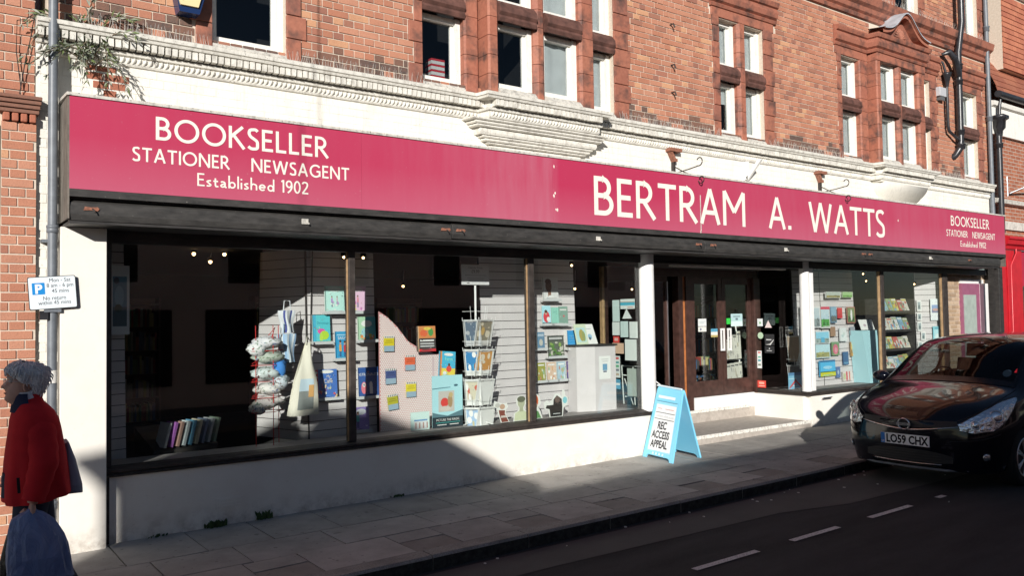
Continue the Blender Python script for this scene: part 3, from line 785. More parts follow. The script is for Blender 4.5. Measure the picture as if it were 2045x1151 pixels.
    if ch == 'b': return 0.53, [[(h, 0), (h, 1)], arc(0.28, 0.26, 0.25-h, 0.27-h, 0, 360, 24)]
    if ch == 'd': return 0.53, [[(0.53-h, 0), (0.53-h, 1)], arc(0.25, 0.26, 0.25-h, 0.27-h, 0, 360, 24)]
    if ch == 'l': return w, [[(h, 0), (h, 1)]]
    if ch == 'i': return w, [[(h, 0), (h, x)], [(h, 0.70), (h, 0.70+w*1.1)]]
    if ch == 'h': return 0.50, [[(h, 0), (h, 1)], crom([(h, 0.32), (0.15, 0.47), (0.28, x-h+0.01), (0.40, 0.42), (0.50-h, 0.28), (0.50-h, 0)])]
    if ch == 'e': return 0.52, [[(h, 0.27), (0.51-h*0.5, 0.27)], arc(0.26, 0.26, 0.26-h, 0.27-h, 4, 322, 24)]
    if ch == '1': return 0.22, [[(0.15, 0), (0.15, 1)], [(0.0, 0.84), (0.15, 0.97)]]
    if ch == '9': return 0.52, [arc(0.26, 0.69, 0.26-h, 0.31-h, 0, 360, 24), crom([(0.52-h, 0.68), (0.46, 0.42), (0.34, 0.18), (0.16, 0.0)])]
    if ch == '0': return 0.54, [arc(0.27, 0.5, 0.27-h, 0.51-h, 0, 360, 28)]
    if ch == '2': return 0.50, [crom([(0.05, 0.80), (0.12, 0.92), (0.25, 1-h+0.005), (0.40, 0.88), (0.43, 0.72), (0.36, 0.52), (0.20, 0.28), (0.05, 0.06)]), [(0.02, h), (0.50, h)]]
    return 0.5, []
def ribbon(mb, pl, w, M, lift):
    n = len(pl); L = []; R = []
    closed = math.hypot(pl[0][0]-pl[-1][0], pl[0][1]-pl[-1][1]) < 1e-4
    for i, p in enumerate(pl):
        a = pl[i-1] if i > 0 else (pl[-2] if closed else None)
        b = pl[i+1] if i < n-1 else (pl[1] if closed else None)
        ds = []
        if a: ds.append((p[0]-a[0], p[1]-a[1]))
        if b: ds.append((b[0]-p[0], b[1]-p[1]))
        nx = ny = 0
        for d in ds:
            l = math.hypot(*d) or 1; nx += -d[1]/l; ny += d[0]/l
        l = math.hypot(nx, ny) or 1; nx /= l; ny /= l
        d = ds[0]; l = math.hypot(*d) or 1; c = max(0.6, nx*-d[1]/l+ny*d[0]/l)
        L.append(M(p[0]+nx*w/2/c, p[1]+ny*w/2/c, lift)); R.append(M(p[0]-nx*w/2/c, p[1]-ny*w/2/c, lift))
    mb.add(L+R, [(i, n+i, n+i+1, i+1) for i in range(n-1)])
def sign_text(parent, body, u0, u1, z0, z1, y, w=0.13, gap=0.13, name='lettering'):
    H = z1-z0; tot = 0; lay = []
    for ch in body:
        gw, st = glyph(ch, w); lay.append((tot, gw, st)); tot += gw+gap
    tot -= gap; k = (u1-u0)/tot; mb = MB(); i = 0
    for (x0, gw, st) in lay:
        for s in st:
            i += 1; lift = y-0.0004*(i % 6)
            # widen strokes horizontally compensated by the condensed scale
            ribbon(mb, s, w, lambda a, b, c, x0=x0: (u0+(x0+a)*k, c, z0+b*H), lift)
    return mb.build(name, MAT['letter'], parent)
# ------------------------------------------------------------------ fascia sign
fas = thing('fascia_sign', 'long crimson fascia sign with cream lettering above the shopfront', 'sign', (8.0, -0.2, 2.81))
FY = -0.45
joins = [-0.015, 2.45, 4.78, 7.22, 9.9, 12.0, 14.0, 15.80]
for a, b in zip(joins, joins[1:]):
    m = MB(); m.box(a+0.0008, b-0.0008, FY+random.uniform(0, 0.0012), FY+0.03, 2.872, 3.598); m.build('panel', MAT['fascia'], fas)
MB().box(-0.012, 15.79, FY+0.032, 0.0, 2.80, 3.59).build('box', MAT['black'], fas)
g = G('end_board', 0.7); g.color(g.ramp(g.noise(7, 6, 0.7, g.pos((3, 3, 1))), [(0.3, (0.07, 0.06, 0.05)), (0.7, (0.22, 0.19, 0.16))])); MAT['endboard'] = g.mat
MB().box(-0.026, -0.014, FY+0.004, 0.0, 2.64, 3.595).build('end_board', MAT['endboard'], fas)
MB().box(15.80, 15.815, FY+0.004, 0.0, 2.64, 3.595).build('end_board', MAT['endboard'], fas)
m = MB(); m.hexa([(-0.035, FY-0.012, 3.598), (15.82, FY-0.012, 3.598), (15.82, 0.0, 3.63), (-0.035, 0.0, 3.63), (-0.035, FY-0.012, 3.622), (15.82, FY-0.012, 3.622), (15.82, 0.0, 3.655), (-0.035, 0.0, 3.655)])
m.build('capping', MAT['lead'], fas)
MB().box(-0.014, 15.80, FY-0.006, FY+0.03, 2.812, 2.869).build('trim', MAT['awning'], fas)
LY = FY-0.0012
sign_text(fas, 'BOOKSELLER', 0.613, 2.112, 3.321, 3.513, LY, 0.135)
sign_text(fas, 'STATIONER', 0.436, 1.208, 3.131, 3.246, LY, 0.14)
sign_text(fas, 'NEWSAGENT', 1.399, 2.322, 3.131, 3.248, LY, 0.14)
sign_text(fas, 'Established', 0.941, 1.603, 2.969, 3.078, LY, 0.115, 0.12)
sign_text(fas, '1902', 1.668, 1.918, 2.969, 3.082, LY, 0.125, 0.10)
sign_text(fas, 'BERTRAM', 5.39, 8.112, 2.995, 3.452, LY, 0.125, 0.12)
sign_text(fas, 'A.', 8.62, 9.13, 3.005, 3.445, LY, 0.125, 0.12)
sign_text(fas, 'WATTS', 9.555, 11.59, 3.005, 3.44, LY, 0.125, 0.08)
sign_text(fas, 'BOOKSELLER', 13.74, 15.163, 3.316, 3.492, LY, 0.135)
sign_text(fas, 'STATIONER', 13.57, 14.33, 3.126, 3.240, LY, 0.14)
sign_text(fas, 'NEWSAGENT', 14.51, 15.389, 3.126, 3.240, LY, 0.14)
sign_text(fas, 'Established', 14.057, 14.69, 2.958, 3.06, LY, 0.115, 0.12)
sign_text(fas, '1902', 14.75, 15.017, 2.958, 3.064, LY, 0.125, 0.10)
# chipped joint strip and screws
m = MB(); m.box(7.213, 7.227, LY-0.001, FY+0.01, 2.88, 3.36)
m.build('joint_strip', MAT['lead'], fas)
m = MB()
for a, b in ((4.80, 3.50), (4.81, 3.20), (4.79, 3.17), (4.82, 3.02), (7.22, 2.90), (7.215, 2.885), (4.84, 3.015), (12.0, 3.3)):
    m.prism([(0.012*math.cos(t)*random.uniform(.5, 1.2), 0.02*math.sin(t)*random.uniform(.5, 1.2)) for t in (0, 1, 2, 3, 4, 5)], (a, LY-0.0022, b), (1, 0, 0), (0, 0, 1), (0, 0.002, 0))
m.build('paint_chip', MAT['letter'], fas, fix=True)
# ------------------------------------------------------------------ awning housing under the sign
awn = thing('awning_housing', 'long black metal awning box with rusty clasps under the red sign', 'awning', (8.0, -0.35, 2.63))
AP = [(2.632, -0.425), (2.628, -0.36), (2.79, -0.36), (2.79, -0.40), (2.775, -0.425), (2.74, -0.437), (2.68, -0.437)]
for a, b, s in ((-0.012, 3.46, 0), (3.467, 7.30, 1), (7.307, 11.05, 0), (11.06, 15.62, 1)):
    m = MB(); dz = (-0.004, 0.004)[s]
    P = [[(x, y, z+dz) for z, y in AP] for x in (a, b)]
    n = len(AP); m.add(P[0]+P[1], [(i, n+i, n+(i+1) % n, (i+1) % n) for i in range(n)]+[tuple(reversed(range(n))), tuple(range(n, 2*n))])
    m.build('cover', MAT['awning'], awn, fix=True, bevel=0.004)
for u in (0.14, 3.38, 3.56, 7.18, 7.46, 10.98, 11.17, 14.4):
    cl = MB(); cl.prism([(-0.055, -0.014), (-0.045, 0.016), (0.0, 0.012), (0.045, 0.016), (0.058, 0.0), (0.045, -0.016), (0.0, -0.01)], (u, -0.447, 2.722), (1, 0, 0), (0, 0, 1), (0, 0.012, 0))
    co = cl.build('clasp', MAT['rust'], awn, fix=True)
    MB().tube([(u+0.008, -0.446, 2.722), (u+0.016, -0.475, 2.705), (u+0.026, -0.468, 2.688)], 0.006, 6).build('hook', MAT['wrought'], co)
for u in (1.89, 5.45, 9.0, 13.0):
    m = MB(); m.box(u-0.034, u+0.03, -0.452, -0.44, 2.695, 2.745); m.tube([(u+0.02, -0.45, 2.71), (u+0.02, -0.475, 2.70)], 0.010, 6)
    m.build('lug_plate', MAT['lead'], awn, bevel=0.003)
MB().box(-0.01, 15.62, -0.42, 0.02, 2.605, 2.625).build('soffit_board', MAT['black'], awn)
MAT['bead'] = simple('old_pine', (0.36, 0.23, 0.12), 0.5, var=0.25, scale=14)
# ------------------------------------------------------------------ shopfront joinery, part of the shop
R_ = MAT['render']; F_ = MAT['frame']
def wallpiece(u0, u1, y0, y1, z1, name='stallriser', drop=0.3):
    return MB().box(u0, u1, y0, y1, gz(u0)-drop, z1).build(name, R_, shop, bevel=0.006)
wallpiece(-0.035, 0.303, -0.15, 0.30, 2.604, 'pier')
m = MB(); m.box(0.306, 6.74, -0.03, 0.12, -0.2, 0.545); m.build('stallriser', R_, shop)
MB().box(0.306, 0.345, -0.033, 0.0, 0.0, 0.56).build('pier_bead', MAT['frame'], shop)
SL = [(0.03, 0.546), (0.055, 0.552), (0.06, 0.565), (0.045, 0.580), (0.062, 0.588), (0.062, 0.604), (0.0, 0.622), (-0.10, 0.625), (-0.10, 0.546)]
MB().sweep(SL, [(0.308, 0.0), (6.80, 0.0)]).build('window_sill', F_, shop)
m = MB(); m.box(0.306, 16.0, 0.0, 0.09, 2.50, 2.605); m.build('window_head', MAT['black'], shop)
for a, b in ((0.31, 0.365), (2.515, 2.585), (4.755, 4.835)):
    m = MB(); m.box(a, b, -0.012, 0.085, 0.622, 2.505); wm = m.build('mullion', F_, shop, bevel=0.006)
    MB().box(a-0.010, a, 0.012, 0.03, 0.625, 2.505).build('glazing_bead', MAT['bead'], wm)
for a, b in ((0.36, 2.517), (2.583, 4.757), (4.833, 6.62)):
    MB().box(a, b, 0.030, 0.036, 0.615, 2.51).build('shop_window', MAT['glass'], shop)
# vents in the stallriser
for u, z in ((1.33, 0.20), (3.45, 0.19), (5.40, 0.22)):
    m = MB(); m.box(u-0.12, u+0.12, -0.036, -0.028, z-0.05, z+0.05)
    for k in range(3): m.box(u-0.10, u+0.10, -0.040, -0.030, z-0.035+k*0.03, z-0.02+k*0.03)
    m.build('air_brick', R_, shop)
# white round column at the entrance
m = MB(); m.lathe([(0.098, 0.60), (0.098, 2.61)], (6.665, 0.0, 0), 28); m.build('entrance_column', MAT['white_gloss'], shop)
# left return: glazed, perpendicular
MB().box(6.74, 6.86, 0.10, 0.97, 0.0, 0.545).build('stallriser', R_, shop)
MB().box(6.70, 6.88, 0.08, 0.99, 0.546, 0.62).build('window_sill', F_, shop)
MB().box(6.775, 6.781, 0.07, 0.94, 0.62, 2.51).build('shop_window', MAT['glass'], shop)
MB().box(6.755, 6.80, 0.945, 1.0, 0.62, 2.51).build('mullion', MAT['bead'], shop)
# right return and right-hand windows
MB().box(10.02, 10.12, 0.06, 1.0, 0.0, 0.545).build('stallriser', R_, shop)
MB().box(10.12, 14.42, -0.03, 0.12, -0.2, 0.545).build('stallriser', R_, shop)
MB().sweep(SL, [(10.13, 1.0), (10.12, 0.01), (14.30, 0.0)]).build('window_sill', F_, shop)
MB().box(10.085, 10.091, 0.10, 0.97, 0.615, 2.51).build('shop_window', MAT['glass'], shop)
m = MB(); m.lathe([(0.075, 0.622), (0.075, 2.61)], (10.10, 0.03, 0), 22); m.build('corner_post', MAT['white_gloss'], shop)
MB().box(10.185, 10.275, -0.012, 0.06, 0.622, 2.51).build('corner_frame', MAT['white_gloss'], shop, bevel=0.006)
for a, b in ((12.20, 12.29), (14.28, 14.45)):
    m = MB(); m.box(a, b, -0.012, 0.085, 0.622, 2.505); wm = m.build('mullion', F_, shop, bevel=0.006)
    MB().box(a-0.022, a, 0.012, 0.05, 0.625, 2.505).build('glazing_bead', MAT['bead'], wm)
for a, b in ((10.27, 12.20), (12.29, 14.28)):
    MB().box(a, b, 0.030, 0.036, 0.615, 2.51).build('shop_window', MAT['glass'], shop)
m = MB(); m.box(10.36, 10.60, -0.055, -0.03, 0.475, 0.51); m.box(10.36, 10.60, -0.075, -0.055, 0.50, 0.515); m.build('letter_flap', MAT['alu'], shop, bevel=0.004)
# ------------------------------------------------------------------ entrance
MB().box(6.86, 10.02, 0.012, 0.95, -0.1, 0.182).build('entrance_step', MAT['step'], shop)
m = MB(); m.box(6.72, 10.13, -0.02, 0.010, 0.135, 0.187); m.build('step_nosing', MAT['nosing'], shop, bevel=0.008)
MB().box(6.72, 10.13, -0.005, 0.010, -0.1, 0.134).build('step_riser', MAT['step'], shop)
MB().box(6.86, 10.02, 0.952, 1.3, 0.0, 0.325).build('door_step', MAT['step'], shop)
MB().box(6.86, 10.02, 0.935, 1.0, 0.326, 0.37).build('step_nosing', MAT['nosing'], shop, bevel=0.006)
MB().box(8.62, 10.05, 0.965, 1.06, 0.371, 0.555).build('threshold_board', MAT['white_gloss'], shop)
MB().box(6.86, 8.3, 0.99, 1.3, 0.30, 0.372).build('threshold', MAT['step'], shop)
MB().box(6.75, 10.12, 0.0, 1.05, 2.515, 2.535).build('porch_ceiling', MAT['black'], shop)
m = MB(); m.hexa([(7.45, 0.28, 2.49), (10.0, 0.28, 2.49), (10.0, 0.34, 2.49), (7.45, 0.34, 2.49), (7.45, 0.28, 2.60), (10.0, 0.28, 2.60), (10.0, 0.34, 2.60), (7.45, 0.34, 2.60)])
pb = m.build('porch_beam', MAT['white_wall'], shop)
for u in (8.1, 8.75, 9.4): MB().box(u, u+0.2, 0.272, 0.282, 2.51, 2.535).build('vent_slot', MAT['black'], pb)
# doors
D_ = MAT['door_wood']
MB().box(6.82, 10.2, 0.97, 1.07, 2.40, 2.52).build('door_head', D_, shop)
MB().box(8.30, 8.40, 0.96, 1.08, 0.37, 2.40).build('door_jamb', D_, shop)
MB().box(8.405, 8.475, 0.99, 1.06, 0.40, 2.40).build('door_edge', MAT['varnish'], shop)
MB().box(8.48, 8.60, 0.965, 1.08, 0.37, 2.40).build('door_jamb', D_, shop)
MB().box(10.04, 10.20, 0.93, 1.08, 0.37, 2.40).build('door_jamb', D_, shop)
def door(u0, u1, y, hand):
    m = MB(); s = 0.085
    m.box(u0, u0+s, y, y+0.045, 0.56, 2.40); m.box(u1-s, u1, y, y+0.045, 0.56, 2.40); m.box(u0+s, u1-s, y, y+0.045, 2.29, 2.40); m.box(u0+s, u1-s, y, y+0.045, 0.56, 0.80)
    d = m.build('door', D_, shop, bevel=0.004)
    MB().box(u0+s, u1-s, y+0.018, y+0.024, 0.80, 2.29).build('door_pane', MAT['glass'], d)
    h = MB(); x = hand
    h.box(x-0.02, x+0.02, y-0.05, y-0.035, 1.25, 1.28); h.box(x-0.02, x+0.02, y-0.05, y-0.035, 1.57, 1.60)
    h.box(x-0.045, x-0.02, y-0.05, y-0.035, 1.25, 1.60); h.box(x+0.02, x+0.045, y-0.05, y-0.035, 1.25, 1.60)
    h.box(x-0.01, x+0.01, y-0.04, y, 1.255, 1.275); h.box(x-0.01, x+0.01, y-0.04, y, 1.575, 1.595)
    h.build('door_handle', MAT['white_gloss'], d)
    return d
door(8.605, 9.315, 0.985, 9.27); door(9.325, 10.035, 0.985, 9.43)
# left-hand leaf of dark glass
m = MB(); m.box(6.83, 6.90, 0.985, 1.03, 0.38, 2.40); m.box(8.05, 8.10, 0.985, 1.03, 0.38, 2.40); m.box(6.90, 8.05, 0.985, 1.03, 0.38, 0.48); m.box(6.9, 8.05, 0.985, 1.03, 2.32, 2.40)
sd = m.build('side_screen', D_, shop); MB().box(6.90, 8.05, 1.003, 1.009, 0.48, 2.32).build('door_pane', MAT['glass'], sd)
MB().box(8.085, 8.098, 0.975, 0.985, 0.48, 2.32).build('edge_trim', MAT['alu'], sd)
# ------------------------------------------------------------------ lobby at the right-hand end
MB().box(14.45, 16.36, 0.16, 0.30, 0.0, 2.6).build('lobby_mortar', MAT['mortar'], shop)
for p in brick_pieces(14.46, 16.34, 0.05, 2.5, [(15.22, 16.12, 0.0, 2.36)]):
    t = random.choice(((0.46, 0.33, 0.22), (0.40, 0.28, 0.18), (0.50, 0.38, 0.27), (0.34, 0.24, 0.16)))
    MB(t).box(p[0], p[1], 0.148, 0.18, p[2], p[3]).build('lobby_brick', MAT['tint'], shop)
MB().box(15.20, 16.14, 0.12, 0.158, 2.34, 2.42).build('door_lintel', MAT['white_gloss'], shop)
MB().box(15.92, 16.10, 0.02, 0.158, 0.0, 2.34).build('door_reveal', MAT['white_gloss'], shop)
pd = MB().box(15.22, 15.92, 0.10, 0.158, 0.05, 2.338).build('door', simple('plum_paint', (0.30, 0.10, 0.17), 0.4), shop)
MB().box(15.26, 15.74, 0.085, 0.098, 0.4, 2.12).build('door_pane', simple('frosted', (0.36, 0.42, 0.38), 0.3), pd)
MB().box(15.56, 15.62, -0.42, -0.34, 0.0, 2.64).build('end_post', MAT['black'], shop, bevel=0.006)
MB().box(16.24, 16.39, -0.13, 0.14, 0.0, 2.66).build('end_pier', MAT['black'], shop)
# inside shell of the shop
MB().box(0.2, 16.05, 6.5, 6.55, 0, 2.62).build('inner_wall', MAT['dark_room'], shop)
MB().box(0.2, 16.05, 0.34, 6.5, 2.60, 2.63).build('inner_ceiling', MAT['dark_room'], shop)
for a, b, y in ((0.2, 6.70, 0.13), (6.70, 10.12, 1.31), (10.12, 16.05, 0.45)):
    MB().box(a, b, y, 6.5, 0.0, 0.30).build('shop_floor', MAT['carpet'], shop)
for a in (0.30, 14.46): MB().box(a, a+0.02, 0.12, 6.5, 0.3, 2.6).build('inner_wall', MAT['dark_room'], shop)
m = MB(); m.box(0.31, 6.7, 0.09, 0.62, 0.50, 0.595); m.build('display_deck', MAT['ledge_in'], shop)
m = MB(); m.box(10.15, 14.45, 0.09, 1.0, 0.50, 0.595); m.build('display_deck', MAT['ledge_in'], shop)
# ------------------------------------------------------------------ neighbour on the left: red brick pilaster and wall
ln = thing('left_neighbour_building', 'red brick neighbouring building with corbelled pilaster at the left edge', 'building', (-0.5, 0.1, 0))
MB().box(-1.2, -0.20, 0.012, 0.5, -0.2, 8.0).build('wall', MAT['mortar'], ln)
MB().box(-7.0, -1.2, 0.006, 0.5, -0.2, 8.0).build('wall', MAT['brick_far'], ln)
MB().box(-0.435, -0.195, -0.045, 0.05, -0.1, 3.42).build('pilaster_core', MAT['mortar'], ln)
pp = brick_pieces(-0.44, -0.19, -0.02, 3.40, [], phase=0.06)
pp2 = brick_pieces(-1.2, -0.20, 3.62, 7.2, [])
def lay2(pieces, y, parent):
    for p in pieces:
        MB(brick_tint(p[2]) if random.random() < 0.5 else random.choice(PAL[:5])).box(p[0], p[1], y+random.uniform(-.003, .003), y+0.05, p[2], p[3]).build('brick', MAT['brick'], parent)
lay2(pp, -0.054, ln); lay2([p for p in pp2 if p[2] < 4.9], 0.002, ln)
# corbelled cap of the pilaster
m = MB((0.20, 0.10, 0.07))
for z0, z1, o in ((3.50, 3.53, 0.02), (3.535, 3.565, 0.035), (3.57, 3.60, 0.05), (3.605, 3.635, 0.06)):
    m.box(-0.45-o*0.3, -0.185+o*0.4, -0.06-o, 0.05, z0, z1)
m.build('corbel_cap', MAT['brick'], ln, bevel=0.006)
for k in range(4):
    u = -0.425+k*0.06; MB((0.40, 0.13, 0.075)).box(u, u+0.045, -0.085, 0.02, 3.43, 3.495).build('corbel_brick', MAT['brick'], ln, bevel=0.008)
# white painted edge strip of the shop between the two
m = MB()
for p in brick_pieces(-0.195, -0.03, -0.05, 4.0, [], jt=0.003, phase=0.08):
    m.box(p[0], p[1], -0.012+random.uniform(-.002, .002), 0.03, p[2], p[3])
stuff(m.build('painted_edge', MAT['white_wall'], shop))
MB().box(-0.195, -0.03, -0.008, 0.3, -0.2, 4.02).build('edge_wall', MAT['white_wall'], shop)
MB().box(-6.0, -0.44, -0.02, 0.01, -0.2, 3.4).build('shopfront_panel', MAT['black'], ln)
# ------------------------------------------------------------------ neighbour on the right: red shopfront, brick, tile-hung bay
rn = thing('right_neighbour_building', 'brick neighbour with bright red shopfront and tile hung bay at the right edge', 'building', (18.5, 0.1, 0.1))
RED = simple('shopfront_red', (0.50, 0.012, 0.022), 0.35, var=0.12, scale=6)
RED2 = simple('fascia_red', (0.42, 0.02, 0.05), 0.4, var=0.1, scale=6)
MB().box(16.40, 26.0, 0.05, 0.4, 3.2, 5.6).build('wall', MAT['brick_far'], rn)
MB().box(16.42, 17.30, -0.12, 0.05, 0.0, 3.02).build('pilaster', RED, rn, bevel=0.01)
m = MB(); m.box(16.60, 17.10, -0.145, -0.12, 0.3, 2.8); m.build('pilaster_panel', RED, rn, bevel=0.01)
MB().sweep([(0, 3.02), (0.05, 3.03), (0.06, 3.09), (0.12, 3.12), (0.13, 3.20), (0.16, 3.22), (0.16, 3.27), (0, 3.3)], [(16.42, -0.12), (26, -0.12)]).build('shop_cornice', RED, rn)
MB().box(17.30, 26, -0.08, 0.05, 2.30, 3.02).build('shop_fascia', RED2, rn)
MB().box(17.30, 26, 0.10, 0.2, 0.0, 2.30).build('shop_interior', MAT['dark_room'], rn)
MB().box(17.3, 26, -0.05, 0.05, 0.0, 0.5).build('stallriser', RED, rn)
MB().box(17.36, 26, 0.0, 0.006, 0.5, 2.3).build('shop_window', MAT['glass'], rn)
MB().tube([(16.75, -0.13, 0.1), (16.75, -0.14, 2.7), (16.95, -0.16, 2.95), (16.95, -0.16, 3.1)], 0.02, 8).build('cable_pipe', RED, rn)
m = MB((0.6, 0.1, 0.06)); m.box(17.5, 17.9, 0.06, 0.07, 1.0, 1.5); m.box(17.55, 17.85, 0.055, 0.06, 1.05, 1.22, (0.85, 0.8, 0.7)); m.box(17.55, 17.85, 0.055, 0.06, 1.27, 1.35, (0.9, 0.85, 0.4)); m.build('window_poster', MAT['print'], rn)
MB((0.2, 0.16, 0.12)).sweep([(0, 3.95), (0.1, 3.97), (0.12, 4.05), (0, 4.08)], [(16.45, 0.05), (26, 0.05)]).build('ledge', MAT['lead'], rn)
MB().box(16.6, 26, 0.0, 0.05, 3.45, 3.62).build('ledge', MAT['lead'], rn)
# white cornice, gutter and tiled slope
MB().box(16.42, 26, -0.02, 0.1, 5.35, 5.95).build('white_frieze', MAT['white_sash'], rn)
MB().sweep([(0, 5.9), (0.06, 5.92), (0.08, 6.0), (0, 6.02)], [(16.42, -0.02), (26, -0.02)]).build('eaves_moulding', MAT['white_sash'], rn)
MB().tube([(16.42, -0.16, 6.12), (26, -0.16, 6.12)], 0.07, 10).build('gutter', MAT['pipe'], rn)
TILE = [(0.40, 0.13, 0.075), (0.44, 0.15, 0.085), (0.36, 0.11, 0.065), (0.48, 0.17, 0.095)]
def tiles(parent, u0, u1, pts, w, name='roof_tile', dark=1.0, sx=0.0):
    """rows of tiles on a slope given by points (y,z) from bottom to top"""
    mc = {}
    for r, ((ya, za), (yb, zb)) in enumerate(zip(pts, pts[1:])):
        u = u0+(w/2 if r % 2 else 0)-w; 
        while u < u1-0.01:
            a, b = max(u, u0), min(u+w, u1)
            if b-a > 0.02:
                t = tuple(c*dark for c in random.choice(TILE)); n = Vector((0, -(zb-za), (yb-ya))); n.normalize(); n *= 0.014
                m = MB(t); g_ = 0.003
                m.hexa([(a+g_, ya-0.012, za-0.015), (b-g_, ya-0.012, za-0.015), (b-g_, yb, zb), (a+g_, yb, zb)] + [(a+g_, ya-0.012-abs(n.y)*1.2, za-0.015+0.012), (b-g_, ya-0.012-abs(n.y)*1.2, za-0.015+0.012), (b-g_, yb-abs(n.y)*0.4, zb+0.012), (a+g_, yb-abs(n.y)*0.4, zb+0.012)])
                m.build(name, MAT['brick'], parent)
            u += w
n = 9; tiles(rn, 16.42, 18.6, [(-0.15+0.75*(i/n)**1.5, 6.15+1.25*i/n) for i in range(n+1)], 0.27, 'roof_tile', 0.75)
MB().box(16.42, 26, 0.6, 0.9, 5.9, 7.6).build('roof_core', MAT['brick_far'], rn)
# tile-hung projecting bay: rows of hanging tiles
MB().box(17.0, 19.3, -0.03, 1.0, 6.75, 8.35).build('bay_core', MAT['mortar'], rn)
for r in range(14):
    z = 6.78+r*0.108; u = 17.0-(0.1 if r % 2 else 0)
    while u < 18.45:
        a, b = max(u, 17.0), min(u+0.2, 18.45)
        if b-a > 0.03:
            t = random.choice(TILE); m = MB(tuple(c*1.08 for c in t))
            m.hexa([(a+.003, -0.062, z-0.02), (b-.003, -0.062, z-0.02), (b-.003, -0.03, z-0.02), (a+.003, -0.03, z-0.02), (a+.003, -0.045, z+0.108), (b-.003, -0.045, z+0.108), (b-.003, -0.028, z+0.108), (a+.003, -0.028, z+0.108)])
            m.build('hung_tile', MAT['brick'], rn)
        u += 0.2
MB().box(18.45, 18.62, -0.09, 0.3, 6.70, 8.4).build('corner_board', MAT['white_gloss'], rn)
wm = MB().box(18.62, 20.2, -0.06, 0.0, 6.9, 8.3).build('window', MAT['white_gloss'], rn)
MB().box(18.74, 19.6, -0.075, -0.06, 7.0, 7.6).build('pane', MAT['car_glass'], wm); MB().box(18.74, 19.6, -0.075, -0.06, 7.68, 8.2).build('pane', MAT['car_glass'], wm)
MB().box(17.0, 20.3, -0.10, 0.4, 8.35, 8.46).build('barge_board', MAT['white_gloss'], rn)
MB().box(18.45, 20.2, -0.06, 0.3, 6.3, 6.75).build('apron', MAT['white_sash'], rn)
m = MB(); m.prism([(-0.2, 0), (1.2, 0), (1.2, 1.2)], (16.9, 0, 8.46), (0, 1, 0), (0, 0, 1), (3.6, 0, 0)); m.build('roof', MAT['brick_far'], rn, fix=True)
# iron bracket on the neighbour's wall
m = MB(); m.tube([(17.15, 0.04, 4.15), (17.15, 0.04, 4.55)], 0.02, 6); m.tube([(17.15, 0.0, 4.2), (17.7, -0.5, 4.5)], 0.02, 6); m.build('flag_bracket', MAT['alu'], rn)
# ------------------------------------------------------------------ houses across the street (behind the camera): they cast the street's shade
def at_sun(up, zp, y):
    """point at depth y whose shadow falls on the shop wall plane at (up, zp)"""
    return (up+0.82*y, zp-0.41*y)
OY = -10.6
def opp(name, label, prof, y, depth, mat, up0=None):
    t = thing(name, label, 'building', (at_sun(prof[0][0], 0, y)[0], y, 0))
    P = [at_sun(a, b, y) for a, b in prof]
    base = [(P[-1][0], -0.3), (P[0][0], -0.3)]
    m = MB(); m.prism(P+base, (0, y, 0), (1, 0, 0), (0, 0, 1), (0, -0.4, 0)); m.build('front_wall', mat, t, fix=True)
    u0, u1 = P[0][0]+0.0, P[-1][0]; zt = min(p[1] for p in P)-0.05
    MB().box(u0+0.01, u1-0.01, y-depth, y-0.41, -0.3, zt).build('rear_mass', mat, t)
    return t, P
gab = [(0.39, -0.5), (0.39, 0.40), (0.30, 0.52), (0.15, 0.66), (0.17, 0.70), (0.39, 0.73), (0.50, 0.74), (0.53, 1.25), (1.36, 1.25), (1.40, 0.79), (1.55, 0.80), (1.69, 0.95), (1.83, 1.10), (1.92, 1.19), (2.26, 1.15), (2.53, 1.10), (3.0, 0.90), (3.68, 0.52), (4.07, 0.28), (4.40, 0.10), (4.60, -0.06), (4.63, -0.30)]  # unseen roofline; its chimney bump is added to shade the trough books and walker
opp_brick = MAT['brick_far']
t, P = opp('opposite_gabled_shop', 'shop with curved brick gable across the street', gab, OY, 6.0, opp_brick)
for k in range(3):
    u = P[0][0]+0.55+k*1.25
    w = MB().box(u, u+0.75, OY+0.0, OY+0.05, 2.7, 3.9).build('window', MAT['white_gloss'], t); MB().box(u+0.06, u+0.69, OY+0.05, OY+0.06, 2.76, 3.84).build('pane', MAT['dark_room'], w)
MB().box(P[0][0]+0.3, P[-1][0]-0.3, OY, OY+0.06, 0.5, 2.2).build('shop_window', MAT['dark_room'], t)
MB().box(P[0][0]+0.2, P[-1][0]-0.2, OY, OY+0.09, 2.25, 2.6).build('shop_fascia', MAT['white_gloss'], t)
ter = [(4.63, -0.30), (5.75, -0.30), (5.9, -0.27), (9.90, -0.25), (9.93, -0.05), (9.97, 0.10), (10.12, 0.08), (10.15, -0.1), (10.18, -0.25), (11.06, -0.25), (11.10, 0.44), (16.0, 0.44), (16.02, 0.8), (16.4, 0.8), (16.42, 0.44), (30.0, 0.44)]  # unseen roofline; the raised right-hand part is added to shade the parked car
t, P = opp('opposite_terrace', 'low rendered terrace with chimneys across the street', ter, OY, 5.0, MAT['render'])
for k in range(9):
    u = P[0][0]+0.8+k*2.6
    w = MB().box(u, u+0.9, OY+0.0, OY+0.05, 2.6, 3.7).build('window', MAT['white_gloss'], t); MB().box(u+0.07, u+0.83, OY+0.05, OY+0.06, 2.67, 3.63).build('pane', MAT['dark_room'], w)
    MB().box(u-0.4, u+1.5, OY, OY+0.05, 0.5, 2.1).build('shop_window', MAT['dark_room'], t)
